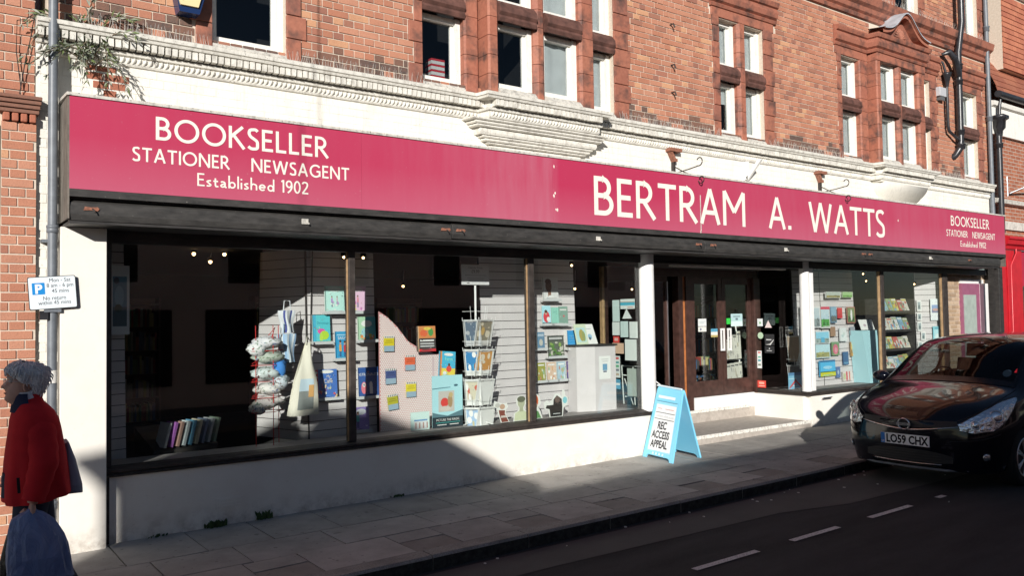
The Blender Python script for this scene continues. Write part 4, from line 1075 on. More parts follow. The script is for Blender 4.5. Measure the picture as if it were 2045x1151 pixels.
# ------------------------------------------------------------------ things fixed to the front
# grey downpipe by the left pier
dp = thing('downpipe', 'grey round downpipe left of the white pier carrying the parking sign', 'downpipe', (-0.088, -0.13, 0))
MB().tube([(-0.088, -0.13, 0.0), (-0.088, -0.13, 5.8)], 0.036, 16).build('pipe', MAT['pipe_grey'], dp)
for z in (2.58, 0.4, 4.6): MB().lathe([(0.037, z-0.03), (0.044, z-0.028), (0.044, z+0.0), (0.041, z+0.006), (0.046, z+0.01), (0.046, z+0.03), (0.037, z+0.034)], (-0.088, -0.13, 0), 16).build('collar', MAT['pipe_grey'], dp)
for z in (2.49, 1.02): MB().box(-0.16, -0.05, -0.10, -0.01, z-0.012, z+0.012).build('bracket', MAT['pipe_grey'], dp)
MB().lathe([(0.0375, 1.36), (0.0375, 1.46)], (-0.088, -0.13, 0), 16).build('torn_sticker', MAT['white_sash'], dp)
def downpipe(name, label, path, r, cols, mat='pipe'):
    t = thing(name, label, 'downpipe', path[-1], 'downpipes at the right end')
    MB().tube(path, r, 12).build('pipe', MAT[mat], t)
    for (x, y, z) in cols: MB().lathe([(r+0.002, z-0.05), (r+0.016, z-0.045), (r+0.016, z+0.03), (r+0.024, z+0.035), (r+0.024, z+0.05), (r, z+0.055)], (x, y, 0), 14).build('collar', MAT[mat], t)
    return t
so = downpipe('soil_pipe', 'thick black soil pipe ending in an elbow between the right windows', [(14.95, -0.19, 8.3), (14.95, -0.19, 7.25), (14.95, -0.11, 6.7), (14.95, -0.10, 5.0), (14.93, -0.09, 4.86), (14.86, -0.04, 4.74), (14.84, 0.02, 4.70)], 0.058, [(14.95, -0.105, 6.42), (14.95, -0.10, 6.12), (14.95, -0.10, 5.17), (14.95, -0.10, 4.90)])
MB().tube([(14.45, -0.05, 6.58), (14.52, -0.15, 6.62), (14.68, -0.18, 6.50), (14.80, -0.15, 6.36), (14.93, -0.11, 6.25)], [0.03, 0.055, 0.06, 0.06, 0.058], 12).build('branch_pipe', MAT['pipe'], so)
hp = downpipe('waste_pipe', 'thin waste pipe with small hopper joining the thick soil pipe', [(14.53, -0.08, 6.05), (14.53, -0.08, 5.25), (14.56, -0.08, 5.16), (14.88, -0.10, 5.02)], 0.028, [])
m = MB(); m.lathe([(0.03, 5.98), (0.04, 6.05), (0.05, 6.08), (0.085, 6.20), (0.09, 6.24), (0.07, 6.24)], (14.53, -0.09, 0), 4, sx=1.3); m.build('hopper', MAT['pipe'], hp)
MB().tube([(14.40, 0.0, 6.5), (14.46, -0.06, 6.42), (14.52, -0.08, 6.22)], 0.022, 8).build('inlet', MAT['pipe'], hp)
downpipe('corner_downpipe', 'tall thin downpipe running the full height of the right corner', [(16.22, -0.07, 8.3), (16.22, -0.07, 3.66)], 0.042, [(16.22, -0.07, 7.4), (16.22, -0.07, 5.6)], 'pipe_grey')
rp = downpipe('hopper_downpipe', 'black downpipe with moulded hopper head beside the red shopfront', [(16.56, -0.08, 5.4), (16.56, -0.08, 3.35)], 0.06, [(16.56, -0.08, 5.1)])
m = MB(); m.lathe([(0.07, 5.30), (0.08, 5.40), (0.13, 5.46), (0.14, 5.60), (0.20, 5.64), (0.20, 5.70), (0.17, 5.70)], (16.56, -0.09, 0), 4, sx=1.1); m.xf(Matrix.Translation((16.56, -0.09, 0)) @ Matrix.Rotation(math.pi/4, 4, 'Z') @ Matrix.Translation((-16.56, 0.09, 0))); m.build('hopper', MAT['pipe'], rp)
MB().tube([(16.62, -0.12, 6.1), (16.60, -0.1, 5.9), (16.58, -0.09, 5.6)], 0.035, 8).build('swan_neck', MAT['pipe'], rp)
# parking sign
ps = thing('parking_sign', 'white parking plate with blue P square strapped to the grey downpipe', 'sign', (-0.09, -0.18, 2.07))
def rrect(w, h, r, n=5):
    out = []
    for cx, cy, a in ((w/2-r, -h/2+r, -90), (w/2-r, h/2-r, 0), (-w/2+r, h/2-r, 90), (-w/2+r, -h/2+r, 180)):
        out += [(cx+r*math.cos(math.radians(a+90*i/n)), cy+r*math.sin(math.radians(a+90*i/n))) for i in range(n+1)]
    return out
ca, sa = math.cos(0.075), math.sin(0.075)
UX = Vector((ca, 0, sa)); UZ = Vector((-sa*0.95, 0, ca)); PO = Vector((-0.092, -0.185, 2.075))
m = MB((0.03, 0.03, 0.03)); m.prism(rrect(0.336, 0.258, 0.014), PO, UX, UZ, (0, 0.006, 0)); m.prism(rrect(0.326, 0.248, 0.012), PO+Vector((0, -0.0008, 0)), UX, UZ, (0, 0.0007, 0), (0.74, 0.80, 0.84)); m.build('plate', MAT['gloss'], ps, fix=True)
m = MB((0.02, 0.25, 0.62)); m.prism(rrect(0.088, 0.092, 0.005), PO+UX*-0.096+UZ*0.035+Vector((0, -0.0015, 0)), UX, UZ, (0, 0.0006, 0)); add_text(m, 'P', 0.098, PO+UX*-0.122+UZ*0.0+Vector((0, -0.0022, 0)), UX, UZ, (0.85, 0.87, 0.88), bold=0.004); m.build('parking_symbol', MAT['gloss'], ps)
m = MB()
for tx, x, z in (('Mon - Sat', 0.055, 0.083), ('8 am - 6 pm', 0.055, 0.042), ('45 mins', 0.055, -0.002), ('No return', 0.01, -0.057), ('within 45 mins', 0.01, -0.093)):
    add_text(m, tx, 0.043, PO+UX*x+UZ*z+Vector((0, -0.0016, 0)), UX, UZ, (0.03, 0.03, 0.035), 'CENTER', sx=0.90)
m.build('lettering', MAT['tint'], ps)
MB().box(-0.15, -0.03, -0.179, -0.165, 1.92, 1.945).build('strap', MAT['pipe_grey'], ps)
MB().box(-0.18, -0.12, -0.178, -0.10, 1.86, 1.93).build('strap', MAT['pipe'], ps)
# wrought-iron hanging brackets above the sign
def bracket(u, label):
    t = thing('scroll_bracket', label, 'bracket', (u, 0, 3.7), 'iron brackets above the sign')
    m = MB(); m.box(u-0.12, u+0.10, -0.10, -0.004, 3.985, 4.03); m.prism([(-0.1, 0), (-0.06, 0), (0.0, -0.09), (0.03, -0.09), (0.03, -0.13), (-0.02, -0.13)], (u, -0.08, 3.985), (1, 0, 0), (0, 0, 1), (0, 0.07, 0)); m.build('top_plate', MAT['rust'], t, fix=True)
    MB().box(u-0.018, u+0.018, -0.05, -0.004, 3.66, 3.985).build('post', MAT['wrought'], t)
    def curl(cy, cz, r, a0, a1):
        return [(u, cy+r*(1-0.45*i/12)*math.cos(math.radians(a0+(a1-a0)*i/12)), cz+r*(1-0.45*i/12)*math.sin(math.radians(a0+(a1-a0)*i/12))) for i in range(13)]
    MB().tube([(u, -0.03, 3.70), (u, -0.25, 3.715), (u, -0.43, 3.735)]+curl(-0.47, 3.80, 0.065, -70, -330), 0.0075, 6).build('scroll', MAT['wrought'], t)
    MB().tube([(u, -0.03, 3.80), (u, -0.22, 3.69), (u, -0.36, 3.63), (u, -0.46, 3.53)]+curl(-0.50, 3.56, 0.055, -60, -330), 0.0075, 6).build('scroll', MAT['wrought'], t)
bracket(7.19, 'iron scroll bracket above the word BERTRAM'); bracket(10.50, 'iron scroll bracket above the word WATTS')
t = thing('white_bracket', 'white painted angled bracket between the two iron scroll brackets', 'bracket', (8.72, 0, 3.75))
MB().box(8.69, 8.73, -0.06, -0.004, 3.75, 4.01).build('upright', MAT['white_gloss'], t)
m = MB(); m.hexa([(8.69, -0.05, 3.74), (8.73, -0.05, 3.74), (8.73, -0.03, 3.78), (8.69, -0.03, 3.78), (8.69, -0.30, 4.00), (8.73, -0.30, 4.00), (8.73, -0.25, 4.02), (8.69, -0.25, 4.02)]); m.build('arm', MAT['white_gloss'], t)
# alarm box
t = thing('alarm_box', 'cream and dark blue alarm box on the brick beside the first window', 'alarm', (0.95, -0.1, 4.53))
m = MB((0.80, 0.66, 0.36)); m.prism([(0.78, 4.95), (0.885, 4.60), (1.035, 4.60), (1.13, 4.95)], (0, -0.16, 0), (1, 0, 0), (0, 0, 1), (0, 0.02, 0)); m.build('face_plate', MAT['gloss'], t, fix=True)
m = MB((0.012, 0.03, 0.10)); m.prism([(0.80, 4.97), (0.88, 4.545), (1.05, 4.545), (1.17, 4.97)], (0, -0.14, 0), (1, 0, 0), (0, 0, 1), (0, 0.137, 0)); m.build('housing', MAT['gloss'], t, fix=True)
m = MB((0.35, 0.27, 0.12))
for k in range(6): m.prism([(0, 0), (0.05-0.003*k, -0.012), (0.05-0.003*k, -0.015), (0, -0.004)], (0.845+0.006*k, -0.1602, 4.76-k*0.022), (1, 0, 0), (0, 0, 1), (0, -0.0006, 0))
m.build('louvre', MAT['gloss'], t, fix=True)
# small flue box on the wall at the right
t = thing('flue_cover', 'pale grey flue box on the brick left of the thin waste pipe', 'vent', (14.4, -0.05, 5.75))
MB((0.5, 0.5, 0.52)).box(14.26, 14.50, -0.09, 0.0, 5.78, 5.95).build('cover', MAT['gloss'], t, bevel=0.01)
MB((0.12, 0.12, 0.12)).box(14.30, 14.46, -0.075, 0.0, 5.71, 5.779).build('outlet', MAT['gloss'], t)
for z, zz in ((5.72, 0), (5.17, 1), (4.80, 2)):
    m = MB(); m.tube([(7.22, 0.01, z), (7.22, -0.06, z), (7.24, -0.065, z-0.05)], 0.011, 6); tag(m.build('wall_hook', MAT['wrought']), ('topmost', 'middle', 'lowest')[zz]+' iron hook in the brick left of the middle window', 'hook', 'iron wall hooks')
# bird spikes on the ledge
def spikes(u0, u1, label, y=-0.06, z=4.30, miss=0.12):
    t = thing('bird_spikes', label, 'bird spikes', ((u0+u1)/2, y, z), 'bird spike strips on the cornice')
    MB((0.45, 0.43, 0.40)).box(u0, u1, y-0.012, y+0.012, z-0.004, z+0.008).build('base_strip', MAT['tint'], t)
    m = MB((0.62, 0.60, 0.56)); u = u0
    while u < u1:
        if random.random() > miss:
            dy = random.choice((-0.045, -0.01, 0.03)); h = random.uniform(0.085, 0.115); dx = random.uniform(-0.02, 0.02)
            m.tube([(u, y, z+0.005), (u+dx, y+dy, z+h)], [0.0022, 0.0012], 3, caps=False)
        u += 0.021
    stuff(m.build('spikes', MAT['tint'], t))
spikes(0.12, 1.22, 'bird spikes along the cornice left of the first window'); spikes(1.87, 3.40, 'bird spikes below the first brick panel with the crack')
spikes(6.2, 8.2, 'bird spikes below the brick panel right of the left bay'); spikes(9.25, 11.2, 'bird spikes below the tall brick panel between middle window and right bay'); spikes(13.6, 15.2, 'bird spikes under the soil pipe at the right')
spikes(12.2, 16.2, 'bird spikes on the upper string course', -0.08, 7.115)
# buddleia growing from the cornice end
pl_ = thing('buddleia_plant', 'grey green buddleia sprouting from the cornice end beside the downpipe', 'plant', (0.05, -0.03, 4.05))
stems = MB((0.16, 0.12, 0.08)); lv = MB()
def leaf(p, d, L, w, t):
    d = Vector(d).normalized(); s = d.cross(Vector((random.uniform(-1, 1), random.uniform(-1, 1), random.uniform(-.3, 1))))
    if s.length < 1e-3: return
    s.normalize(); p = Vector(p); n = d.cross(s)*L*0.12
    lv.add([p, p+d*L*0.4+s*w-n, p+d*L, p+d*L*0.4-s*w-n], [(0, 1, 2, 3)], t)
random.seed(21)
for k in range(21):
    a = random.uniform(-1.0, 1.0)
    x0, z0 = random.uniform(-0.06, 0.28), random.choice((4.02, 3.98, 4.25, 4.10, 3.95))
    tx = random.choice((-0.25, -0.1, 0.05, 0.15, 0.25, 0.35, 0.45))+random.uniform(-.06, .06)
    tz = random.uniform(3.72, 4.02) if k % 4 else random.uniform(4.15, 4.48)
    ty = -random.uniform(0.06, 0.34)
    pts = []
    for i in range(8):
        q = i/7; pts.append(Vector((x0+(tx-x0)*q, -0.02+(ty+0.02)*q**0.8, z0+(tz-z0)*q**1.5+0.10*math.sin(q*3.1))))
    stems.tube(pts, [0.006-0.0005*i for i in range(8)], 5, caps=False)
    for i in range(1, 8):
        for _ in range(4):
            d = (pts[i]-pts[i-1]).normalized()+Vector((random.uniform(-.9, .9), random.uniform(-.7, .5), random.uniform(-.9, .6)))
            g_ = random.random(); t = (0.20+0.12*g_, 0.23+0.10*g_, 0.16+0.11*g_) if random.random() < 0.7 else (0.12, 0.16, 0.05)
            leaf(pts[i]+Vector((random.uniform(-.02, .02),)*3), d, random.uniform(0.04, 0.095), random.uniform(0.006, 0.011), t)
random.seed(11)
stems.build('stems', MAT['tint'], pl_); stuff(lv.build('leaves', MAT['tint'], pl_))
# loose black cables on the left neighbour
m = MB((0.02, 0.02, 0.02)); m.tube([(-0.20, -0.02, 4.34), (-0.27, -0.03, 4.27), (-0.33, -0.03, 4.25), (-0.335, -0.03, 4.0), (-0.30, -0.03, 3.70)], 0.004, 5); tag(m.build('loose_cable', MAT['tint']), 'thin black cable hanging down the brick above the pilaster cap', 'cable', 'loose cables on the left wall')
m = MB((0.02, 0.02, 0.02)); m.tube([(-0.21, -0.02, 4.30), (-0.24, -0.03, 4.1), (-0.27, -0.03, 3.95), (-0.31, -0.03, 3.66)], 0.004, 5); tag(m.build('loose_cable', MAT['tint']), 'thin black cable nearest the white painted edge', 'cable', 'loose cables on the left wall')
# stacked boxes behind the second window
for k in range(4):
    z = 4.46+k*0.062; m = MB((0.78, 0.74, 0.70)); m.box(3.63, 3.80, 0.22, 0.36, z, z+0.058); m.box(3.628, 3.802, 0.218, 0.362, z+0.036, z+0.0585, (0.62, 0.03, 0.04))
    tag(m.build('carton', MAT['print']), ('lowest', 'second lowest', 'third', 'topmost')[k]+' of the red and white cartons stacked behind the upstairs window', 'carton', 'cartons in the upstairs window')
# overhead wire strung from the front wall across the street
m = MB((0.02, 0.02, 0.02)); n = 24
m.tube([(2.2+(-8.5)*i/n, -0.02+(-10.4)*i/n, 5.9-0.9*math.sin(math.pi*i/n)*0.35+0.2*i/n) for i in range(n+1)], 0.006, 5); tag(m.build('overhead_wire', MAT['tint']), 'black overhead wire running from the brick front across the street', 'wire')
# ------------------------------------------------------------------ shop display
def frame_yaw(A, B, lean=0.0):
    """ux along A->B, n toward the street, up leaning back by lean"""
    ux = Vector((B[0]-A[0], B[1]-A[1], 0)).normalized(); n = Vector((ux.y, -ux.x, 0))
    up = (Vector((0, 0, 1))-n*lean).normalized(); return ux, n, up
def slatwall(A, B, z0, z1, label, lean=0.03):
    ux, n, up = frame_yaw(A, B, lean); L = (Vector(B)-Vector(A)).length; o = Vector((A[0], A[1], z0))
    t = thing('slatwall_panel', label, 'display panel', o, 'grey slatwall panels in the windows')
    H = z1-z0; m = MB(); m.prism([(0, 0), (L, 0), (L, H), (0, H)], o-n*0.006, ux, up, -n*0.02); m.build('backing', MAT['black'], t, fix=True)
    k = int(H/0.1025)
    for i in range(k):
        a, b = i*0.1025+0.004, (i+1)*0.1025-0.004
        m = MB(); m.prism([(0, a), (L, a), (L, b), (0, b)], o, ux, up, -n*0.006); m.build('slat', MAT['slat'], t)
    m = MB(); m.prism([(-0.012, 0), (0.0, 0), (0.0, H), (-0.012, H)], o+n*0.003, ux, up, -n*0.03); m.build('edge_strip', MAT['black'], t, fix=True)
    return t
def drawn(mb, o, ux, up, n, w, h, shapes, lift=0.0004):
    """flat print: shapes in 0..1 coordinates, each a hair above the one below"""
    k = 0
    for s in shapes:
        k += 1; q = o+n*(lift*k); c = s[-1]
        P = lambda x, y: q+ux*(x*w)+up*(y*h)
        if s[0] == 'r': mb.add([P(s[1], s[2]), P(s[3], s[2]), P(s[3], s[4]), P(s[1], s[4])], [(0, 1, 2, 3)], c)
        elif s[0] == 'e':
            m = 14; mb.add([P(s[1]+s[3]*math.cos(6.2832*i/m), s[2]+s[4]*math.sin(6.2832*i/m)) for i in range(m)], [tuple(range(m))], c)
        elif s[0] == 'p': mb.add([P(x, y) for x, y in s[1]], [tuple(range(len(s[1])))], c)
        elif s[0] == 't': add_text(mb, s[1], s[4]*h, P(s[2], s[3]), ux, up, c, 'CENTER', bold=s[5] if len(s) > 6 else 0.0, sx=0.9)
def blobs(n, cols, x0=0.1, x1=0.9, y0=0.1, y1=0.8, r=0.12, seed=1):
    R = random.Random(seed); out = []
    for i in range(n):
        x, y, a, b = R.uniform(x0, x1), R.uniform(y0, y1), R.uniform(0.3, 1)*r, R.uniform(0.3, 1)*r
        x = min(max(x, a+0.01), 0.99-a); y = min(max(y, b+0.01), 0.99-b)
        out.append(('e', x, y, a, b, R.choice(cols)))
    return out
W_ = (0.80, 0.80, 0.78)
def flat_item(name, label, cat, o, ux, up, n, w, h, thick, base, shapes, group=None, side=None, ledge=False):
    """book, card, poster: a real slab with a printed front. o = lower left front corner"""
    o = Vector(o); m = MB(side or tuple(min(1, c*0.9) for c in base)); m.prism([(0, 0), (w, 0), (w, h), (0, h)], o, ux, up, -n*thick)
    extra = []
    if name in ('book', 'calendar', 'magazine') and shapes:
        Rn = random.Random(len(label)*7+int(w*1000)); dk = tuple(c*0.45 for c in base); lt = tuple(min(0.85, c*1.6+0.08) for c in base)
        extra += [('r', 0.0, 0.0, 0.035, 1.0, dk)]
        for q in range(3): extra.append(('r', 0.14+Rn.uniform(0, 0.1), 0.035+0.028*q, 0.55+Rn.uniform(0, 0.35), 0.047+0.028*q, Rn.choice((dk, lt))))
        for q in range(9):
            x, y, a = Rn.uniform(0.06, 0.9), Rn.uniform(0.08, 0.9), Rn.uniform(0.008, 0.03); extra.append(('r', x, y, min(0.98, x+a*Rn.uniform(1, 3)), y+a, Rn.choice((dk, lt, (0.7, 0.68, 0.6), (0.5, 0.2, 0.1), (0.1, 0.25, 0.4)))))
    drawn(m, o, ux, up, n, w, h, [('r', 0.0, 0.0, 1.0, 1.0, base)]+shapes+extra)
    ob = m.build(name, MAT['print'])
    tag(ob, label, cat, group)
    if ledge:
        r = MB((0.55, 0.56, 0.57)); r.prism([(-0.02, -0.012), (w+0.02, -0.012), (w+0.02, 0.0), (-0.02, 0.0)], o+n*0.035, ux, up, -n*0.075); r.prism([(-0.02, -0.012), (w+0.02, -0.012), (w+0.02, 0.02), (-0.02, 0.02)], o+n*0.036, ux, up, n*0.003)
        tag(r.build('acrylic_shelf', MAT['print']), 'small clear shelf under the '+' '.join(label.split()[:8]), 'shelf', 'small shelves clipped to the slatwall')
    return ob
slatwall((0.46, 0.78), (0.64, 0.82), 0.55, 2.60, 'narrow grey slatwall strip at the far left of the first window')
slatwall((2.12, 1.55), (2.395, 0.765), 0.55, 2.60, 'angled grey slatwall panel behind the striped bags and tote')
slatwall((2.41, 0.755), (3.205, 0.775), 0.55, 2.60, 'grey slatwall panel with childrens books behind the first mullion')
slatwall((4.62, 0.76), (5.375, 0.76), 0.55, 2.60, 'bare grey slatwall panel beside the white wire spinner')
slatwall((5.395, 0.76), (6.13, 0.76), 0.55, 2.60, 'grey slatwall panel with books beside the grey counter')
slatwall((10.75, 0.66), (11.45, 0.62), 0.58, 2.60, 'grey slatwall panel just right of the white corner post')
slatwall((11.46, 0.62), (12.42, 0.60), 0.58, 2.60, 'grey slatwall panel of calendars left of the pale blue display')
slatwall((14.02, 0.37), (14.42, 0.05), 0.58, 2.58, 'angled grey slatwall panel at the far right window end')
UXF, NF, UPF = frame_yaw((2.41, 0.755), (3.205, 0.775), 0.03)
GB = 'picture books on the first slatwall panel'
def fbook(lab, u0, u1, z0, z1, base, shapes, y=0.715, th=0.012, grp=GB, lean=0.06):
    lab = lab+' on grey slatwall'
    ux, n, up = frame_yaw((0, 0), (1, 0.0), lean)
    return flat_item('book', lab, 'book', (u0, y, z0), ux, up, n, u1-u0, z1-z0, th, base, shapes, grp, (0.75, 0.74, 0.70), ledge=True)
sk, hr = (0.62, 0.38, 0.27), (0.10, 0.05, 0.03)
def kid(x, y, s, c, c2=(0.05, 0.07, 0.2)): return [('r', x-0.03*s, y-0.20*s, x-0.005*s, y, c2), ('r', x+0.005*s, y-0.20*s, x+0.03*s, y, c2), ('r', x-0.045*s, y, x+0.045*s, y+0.16*s, c), ('e', x, y+0.21*s, 0.035*s, 0.045*s, sk), ('e', x, y+0.235*s, 0.036*s, 0.03*s, hr)]
fbook('turquoise dinosaur picture book', 2.435, 2.635, 1.58, 1.88, (0.10, 0.56, 0.62), [('r', 0, 0, 0.2, 1, (0.06, 0.42, 0.62)), ('t', 'Dinosaurs', 0.6, 0.68, 0.13, (0.03, 0.25, 0.35)), ('e', 0.5, 0.42, 0.22, 0.10, (0.72, 0.10, 0.40)), ('e', 0.66, 0.28, 0.26, 0.16, (0.45, 0.68, 0.05)), ('e', 0.48, 0.2, 0.10, 0.16, (0.50, 0.70, 0.08)), ('r', 0.2, 0, 1, 0.08, (0.12, 0.5, 0.15))])
fbook('pale mint picture book with three small figures', 2.575, 2.80, 1.90, 2.19, (0.50, 0.80, 0.74), [('e', 0.5, 0.88, 0.34, 0.10, (0.70, 0.84, 0.80))]+kid(0.36, 0.40, 0.9, (0.45, 0.25, 0.6))+kid(0.62, 0.42, 0.8, (0.6, 0.5, 0.55))+blobs(7, [(0.25, 0.45, 0.6), (0.5, 0.35, 0.6), W_], 0.3, 0.8, 0.12, 0.4, 0.06, 3))
fbook('pink picture book behind the mullion', 2.835, 3.06, 1.90, 2.19, (0.78, 0.52, 0.70), [('e', 0.5, 0.88, 0.34, 0.10, (0.84, 0.72, 0.80))]+kid(0.55, 0.40, 1.0, (0.75, 0.25, 0.35))+blobs(6, [(0.85, 0.75, 0.2), (0.6, 0.2, 0.5)], 0.3, 0.8, 0.1, 0.4, 0.08, 4))
fbook('blue sailors picture book with three figures', 2.69, 2.90, 1.395, 1.70, (0.03, 0.33, 0.62), [('t', 'SAILORS', 0.52, 0.72, 0.15, W_), ('r', 0.1, 0.86, 0.9, 0.9, (0.4, 0.65, 0.8))]+kid(0.28, 0.30, 1.5, (0.75, 0.35, 0.06))+kid(0.52, 0.28, 1.5, (0.55, 0.05, 0.06))+kid(0.76, 0.30, 1.5, (0.7, 0.7, 0.72)))
fbook('blue cafe activity book with red edge', 2.455, 2.71, 0.985, 1.30, (0.06, 0.17, 0.52), [('r', 0, 0, 0.16, 1, (0.72, 0.05, 0.05)), ('e', 0.55, 0.92, 0.30, 0.06, W_), ('t', 'My', 0.62, 0.72, 0.13, (0.82, 0.72, 0.55)), ('t', 'Cafe', 0.60, 0.54, 0.2, (0.82, 0.72, 0.55))]+[('e', 0.08, 0.1+0.16*k, 0.05, 0.045, W_) for k in range(6)]+blobs(22, [W_, (0.7, 0.1, 0.1), (0.75, 0.6, 0.4), (0.15, 0.35, 0.7), (0.8, 0.75, 0.3)], 0.22, 0.95, 0.05, 0.5, 0.055, 5), th=0.02)
fbook('dark blue astronauts book with pink alien', 2.955, 3.20, 0.97, 1.30, (0.03, 0.10, 0.34), [('t', 'ASTRONAUTS', 0.5, 0.72, 0.13, W_), ('e', 0.28, 0.32, 0.14, 0.2, (0.75, 0.20, 0.25)), ('e', 0.28, 0.42, 0.07, 0.07, W_), ('e', 0.28, 0.42, 0.03, 0.04, (0.02, 0.02, 0.05)), ('e', 0.62, 0.42, 0.08, 0.11, W_), ('r', 0.55, 0.12, 0.70, 0.36, W_)])
fbook('green and yellow picture book right of the mullion', 2.955, 3.17, 1.585, 1.855, (0.42, 0.66, 0.45), [('r', 0.45, 0, 1, 1, (0.12, 0.50, 0.55)), ('e', 0.5, 0.72, 0.3, 0.14, W_), ('e', 0.4, 0.35, 0.22, 0.2, (0.35, 0.62, 0.65))]+blobs(9, [(0.8, 0.65, 0.1), (0.75, 0.3, 0.1), W_], 0.1, 0.9, 0.05, 0.3, 0.09, 6))
fbook('purple picture book low on the panel', 2.84, 3.08, 0.61, 0.87, (0.30, 0.22, 0.55), [('e', 0.62, 0.8, 0.25, 0.13, (0.7, 0.72, 0.78))]+kid(0.45, 0.40, 1.6, (0.10, 0.45, 0.42))+blobs(6, [(0.5, 0.35, 0.7), (0.7, 0.6, 0.8)], 0.1, 0.9, 0.05, 0.3, 0.08, 7))
# red dotted backdrop with tags
def polka():
    t = thing('dotted_backdrop', 'white backdrop with red honeycomb dots and a curved top edge', 'display panel', (3.16, 0.6, 0.6))
    out = [(0, 0), (0.98, 0), (0.98, 0.80), (0.70, 0.83), (0.50, 0.90), (0.36, 0.98), (0.22, 1.15), (0.10, 1.26), (0, 1.32)]
    A = Vector((3.16, 0.62, 0.59)); ux, n, up = frame_yaw((3.16, 0.62), (4.14, 0.60))
    m = MB((0.62, 0.30, 0.30)); m.prism(out, A, ux, up, -n*0.012); m.build('board', MAT['print'], t, fix=True)
    m = MB((0.76, 0.72, 0.70)); r = 0.0108; p = 0.0235; row = 0
    def top(x):
        for (a, b), (c, d) in zip(out[2:], out[3:]):
            if c <= x <= a: return b+(d-b)*(a-x)/(a-c+1e-9)
        return 0.8
    z = 0.015
    while z < 1.3:
        x = 0.015+(p/2 if row % 2 else 0)
        while x < 0.965:
            if z < top(x)-0.012: m.add([A+ux*(x+r*math.cos(k*1.0472+0.52))+up*(z+r*math.sin(k*1.0472+0.52))+n*0.0006 for k in range(6)], [(0, 1, 2, 3, 4, 5)])
            x += p
        z += p*0.866; row += 1
    stuff(m.build('dots', MAT['print'], t))
    m = MB((0.60, 0.45, 0.46)); m.prism([(0.66, 0), (0.685, 0), (0.685, 0.80), (0.66, 0.81)], A+n*0.002, ux, up, -n*0.001); m.build('fold', MAT['print'], t)
polka()
ux0, n0, up0 = frame_yaw((0, 0), (1, 0), 0.0)
TAGS = [('yellow tag highest on the dotted backdrop', 3.20, 1.47, (0.68, 0.55, 0.02)), ('dark blue tag on the dotted backdrop edge', 3.22, 1.11, (0.06, 0.09, 0.25)), ('olive tag lowest on the dotted backdrop edge', 3.25, 0.82, (0.45, 0.42, 0.03)), ('orange red tag in the middle of the dotted backdrop', 3.46, 1.25, (0.75, 0.13, 0.05)), ('bright yellow tag under the orange one', 3.47, 0.95, (0.75, 0.62, 0.04))]
for lab, u, z, c in TAGS:
    a = random.uniform(-0.12, 0.12); uxa = Vector((math.cos(a), 0, math.sin(a))); upa = Vector((-math.sin(a), 0, math.cos(a)))
    flat_item('price_tag', lab, 'tag', (u, 0.585, z), uxa, upa, n0, 0.125, 0.17, 0.01, c, [('r', 0, 0.86, 1, 1, (0.75, 0.75, 0.73)), ('r', 0, 0, 1, 0.36, (0.30, 0.42, 0.52)), ('r', 0.1, 0.55, 0.9, 0.6, tuple(x*0.6 for x in c)), ('r', 0.2, 0.68, 0.8, 0.73, tuple(x*0.6 for x in c))]+[('r', 0.08+0.18*k, 0.88, 0.16+0.18*k, 0.98, (0.05, 0.05, 0.06)) for k in range(5)], 'tags on the dotted backdrop')
flat_item('book', 'red and black cookbook standing on the dotted backdrop', 'book', (3.575, 0.50, 1.455), *[frame_yaw((0, 0), (1, 0), 0.05)[i] for i in (0, 2, 1)], 0.235, 0.285, 0.025, (0.05, 0.04, 0.04), [('r', 0, 0, 1, 0.10, (0.65, 0.03, 0.04)), ('r', 0.0, 0, 0.08, 1, (0.78, 0.55, 0.35)), ('r', 0.08, 0.52, 1, 1, (0.66, 0.25, 0.08)), ('e', 0.35, 0.72, 0.2, 0.14, (0.72, 0.14, 0.05)), ('e', 0.74, 0.76, 0.14, 0.16, (0.08, 0.32, 0.08)), ('e', 0.55, 0.9, 0.2, 0.06, (0.75, 0.6, 0.1)), ('r', 0.14, 0.40, 0.9, 0.46, W_), ('r', 0.14, 0.28, 0.9, 0.34, (0.5, 0.5, 0.5)), ('r', 0.14, 0.18, 0.9, 0.24, (0.5, 0.5, 0.5))])
aa = -0.09
flat_item('book', 'blue and orange farm book leaning on the dotted backdrop', 'book', (3.845, 0.50, 1.165), Vector((math.cos(aa), 0, math.sin(aa))), Vector((-math.sin(aa), 0.05, math.cos(aa))), n0, 0.21, 0.29, 0.02, (0.07, 0.46, 0.68), [('r', 0, 0, 0.14, 1, (0.75, 0.25, 0.05)), ('e', 0.56, 0.88, 0.30, 0.06, W_), ('t', 'Farm', 0.58, 0.64, 0.2, (0.30, 0.75, 0.55)), ('r', 0.14, 0.05, 1, 0.34, (0.80, 0.62, 0.08)), ('e', 0.6, 0.32, 0.17, 0.13, (0.72, 0.08, 0.06)), ('e', 0.6, 0.48, 0.07, 0.06, hr), ('r', 0.14, 0, 1, 0.05, (0.2, 0.15, 0.15)), ('e', 0.34, 0.14, 0.12, 0.08, W_)])
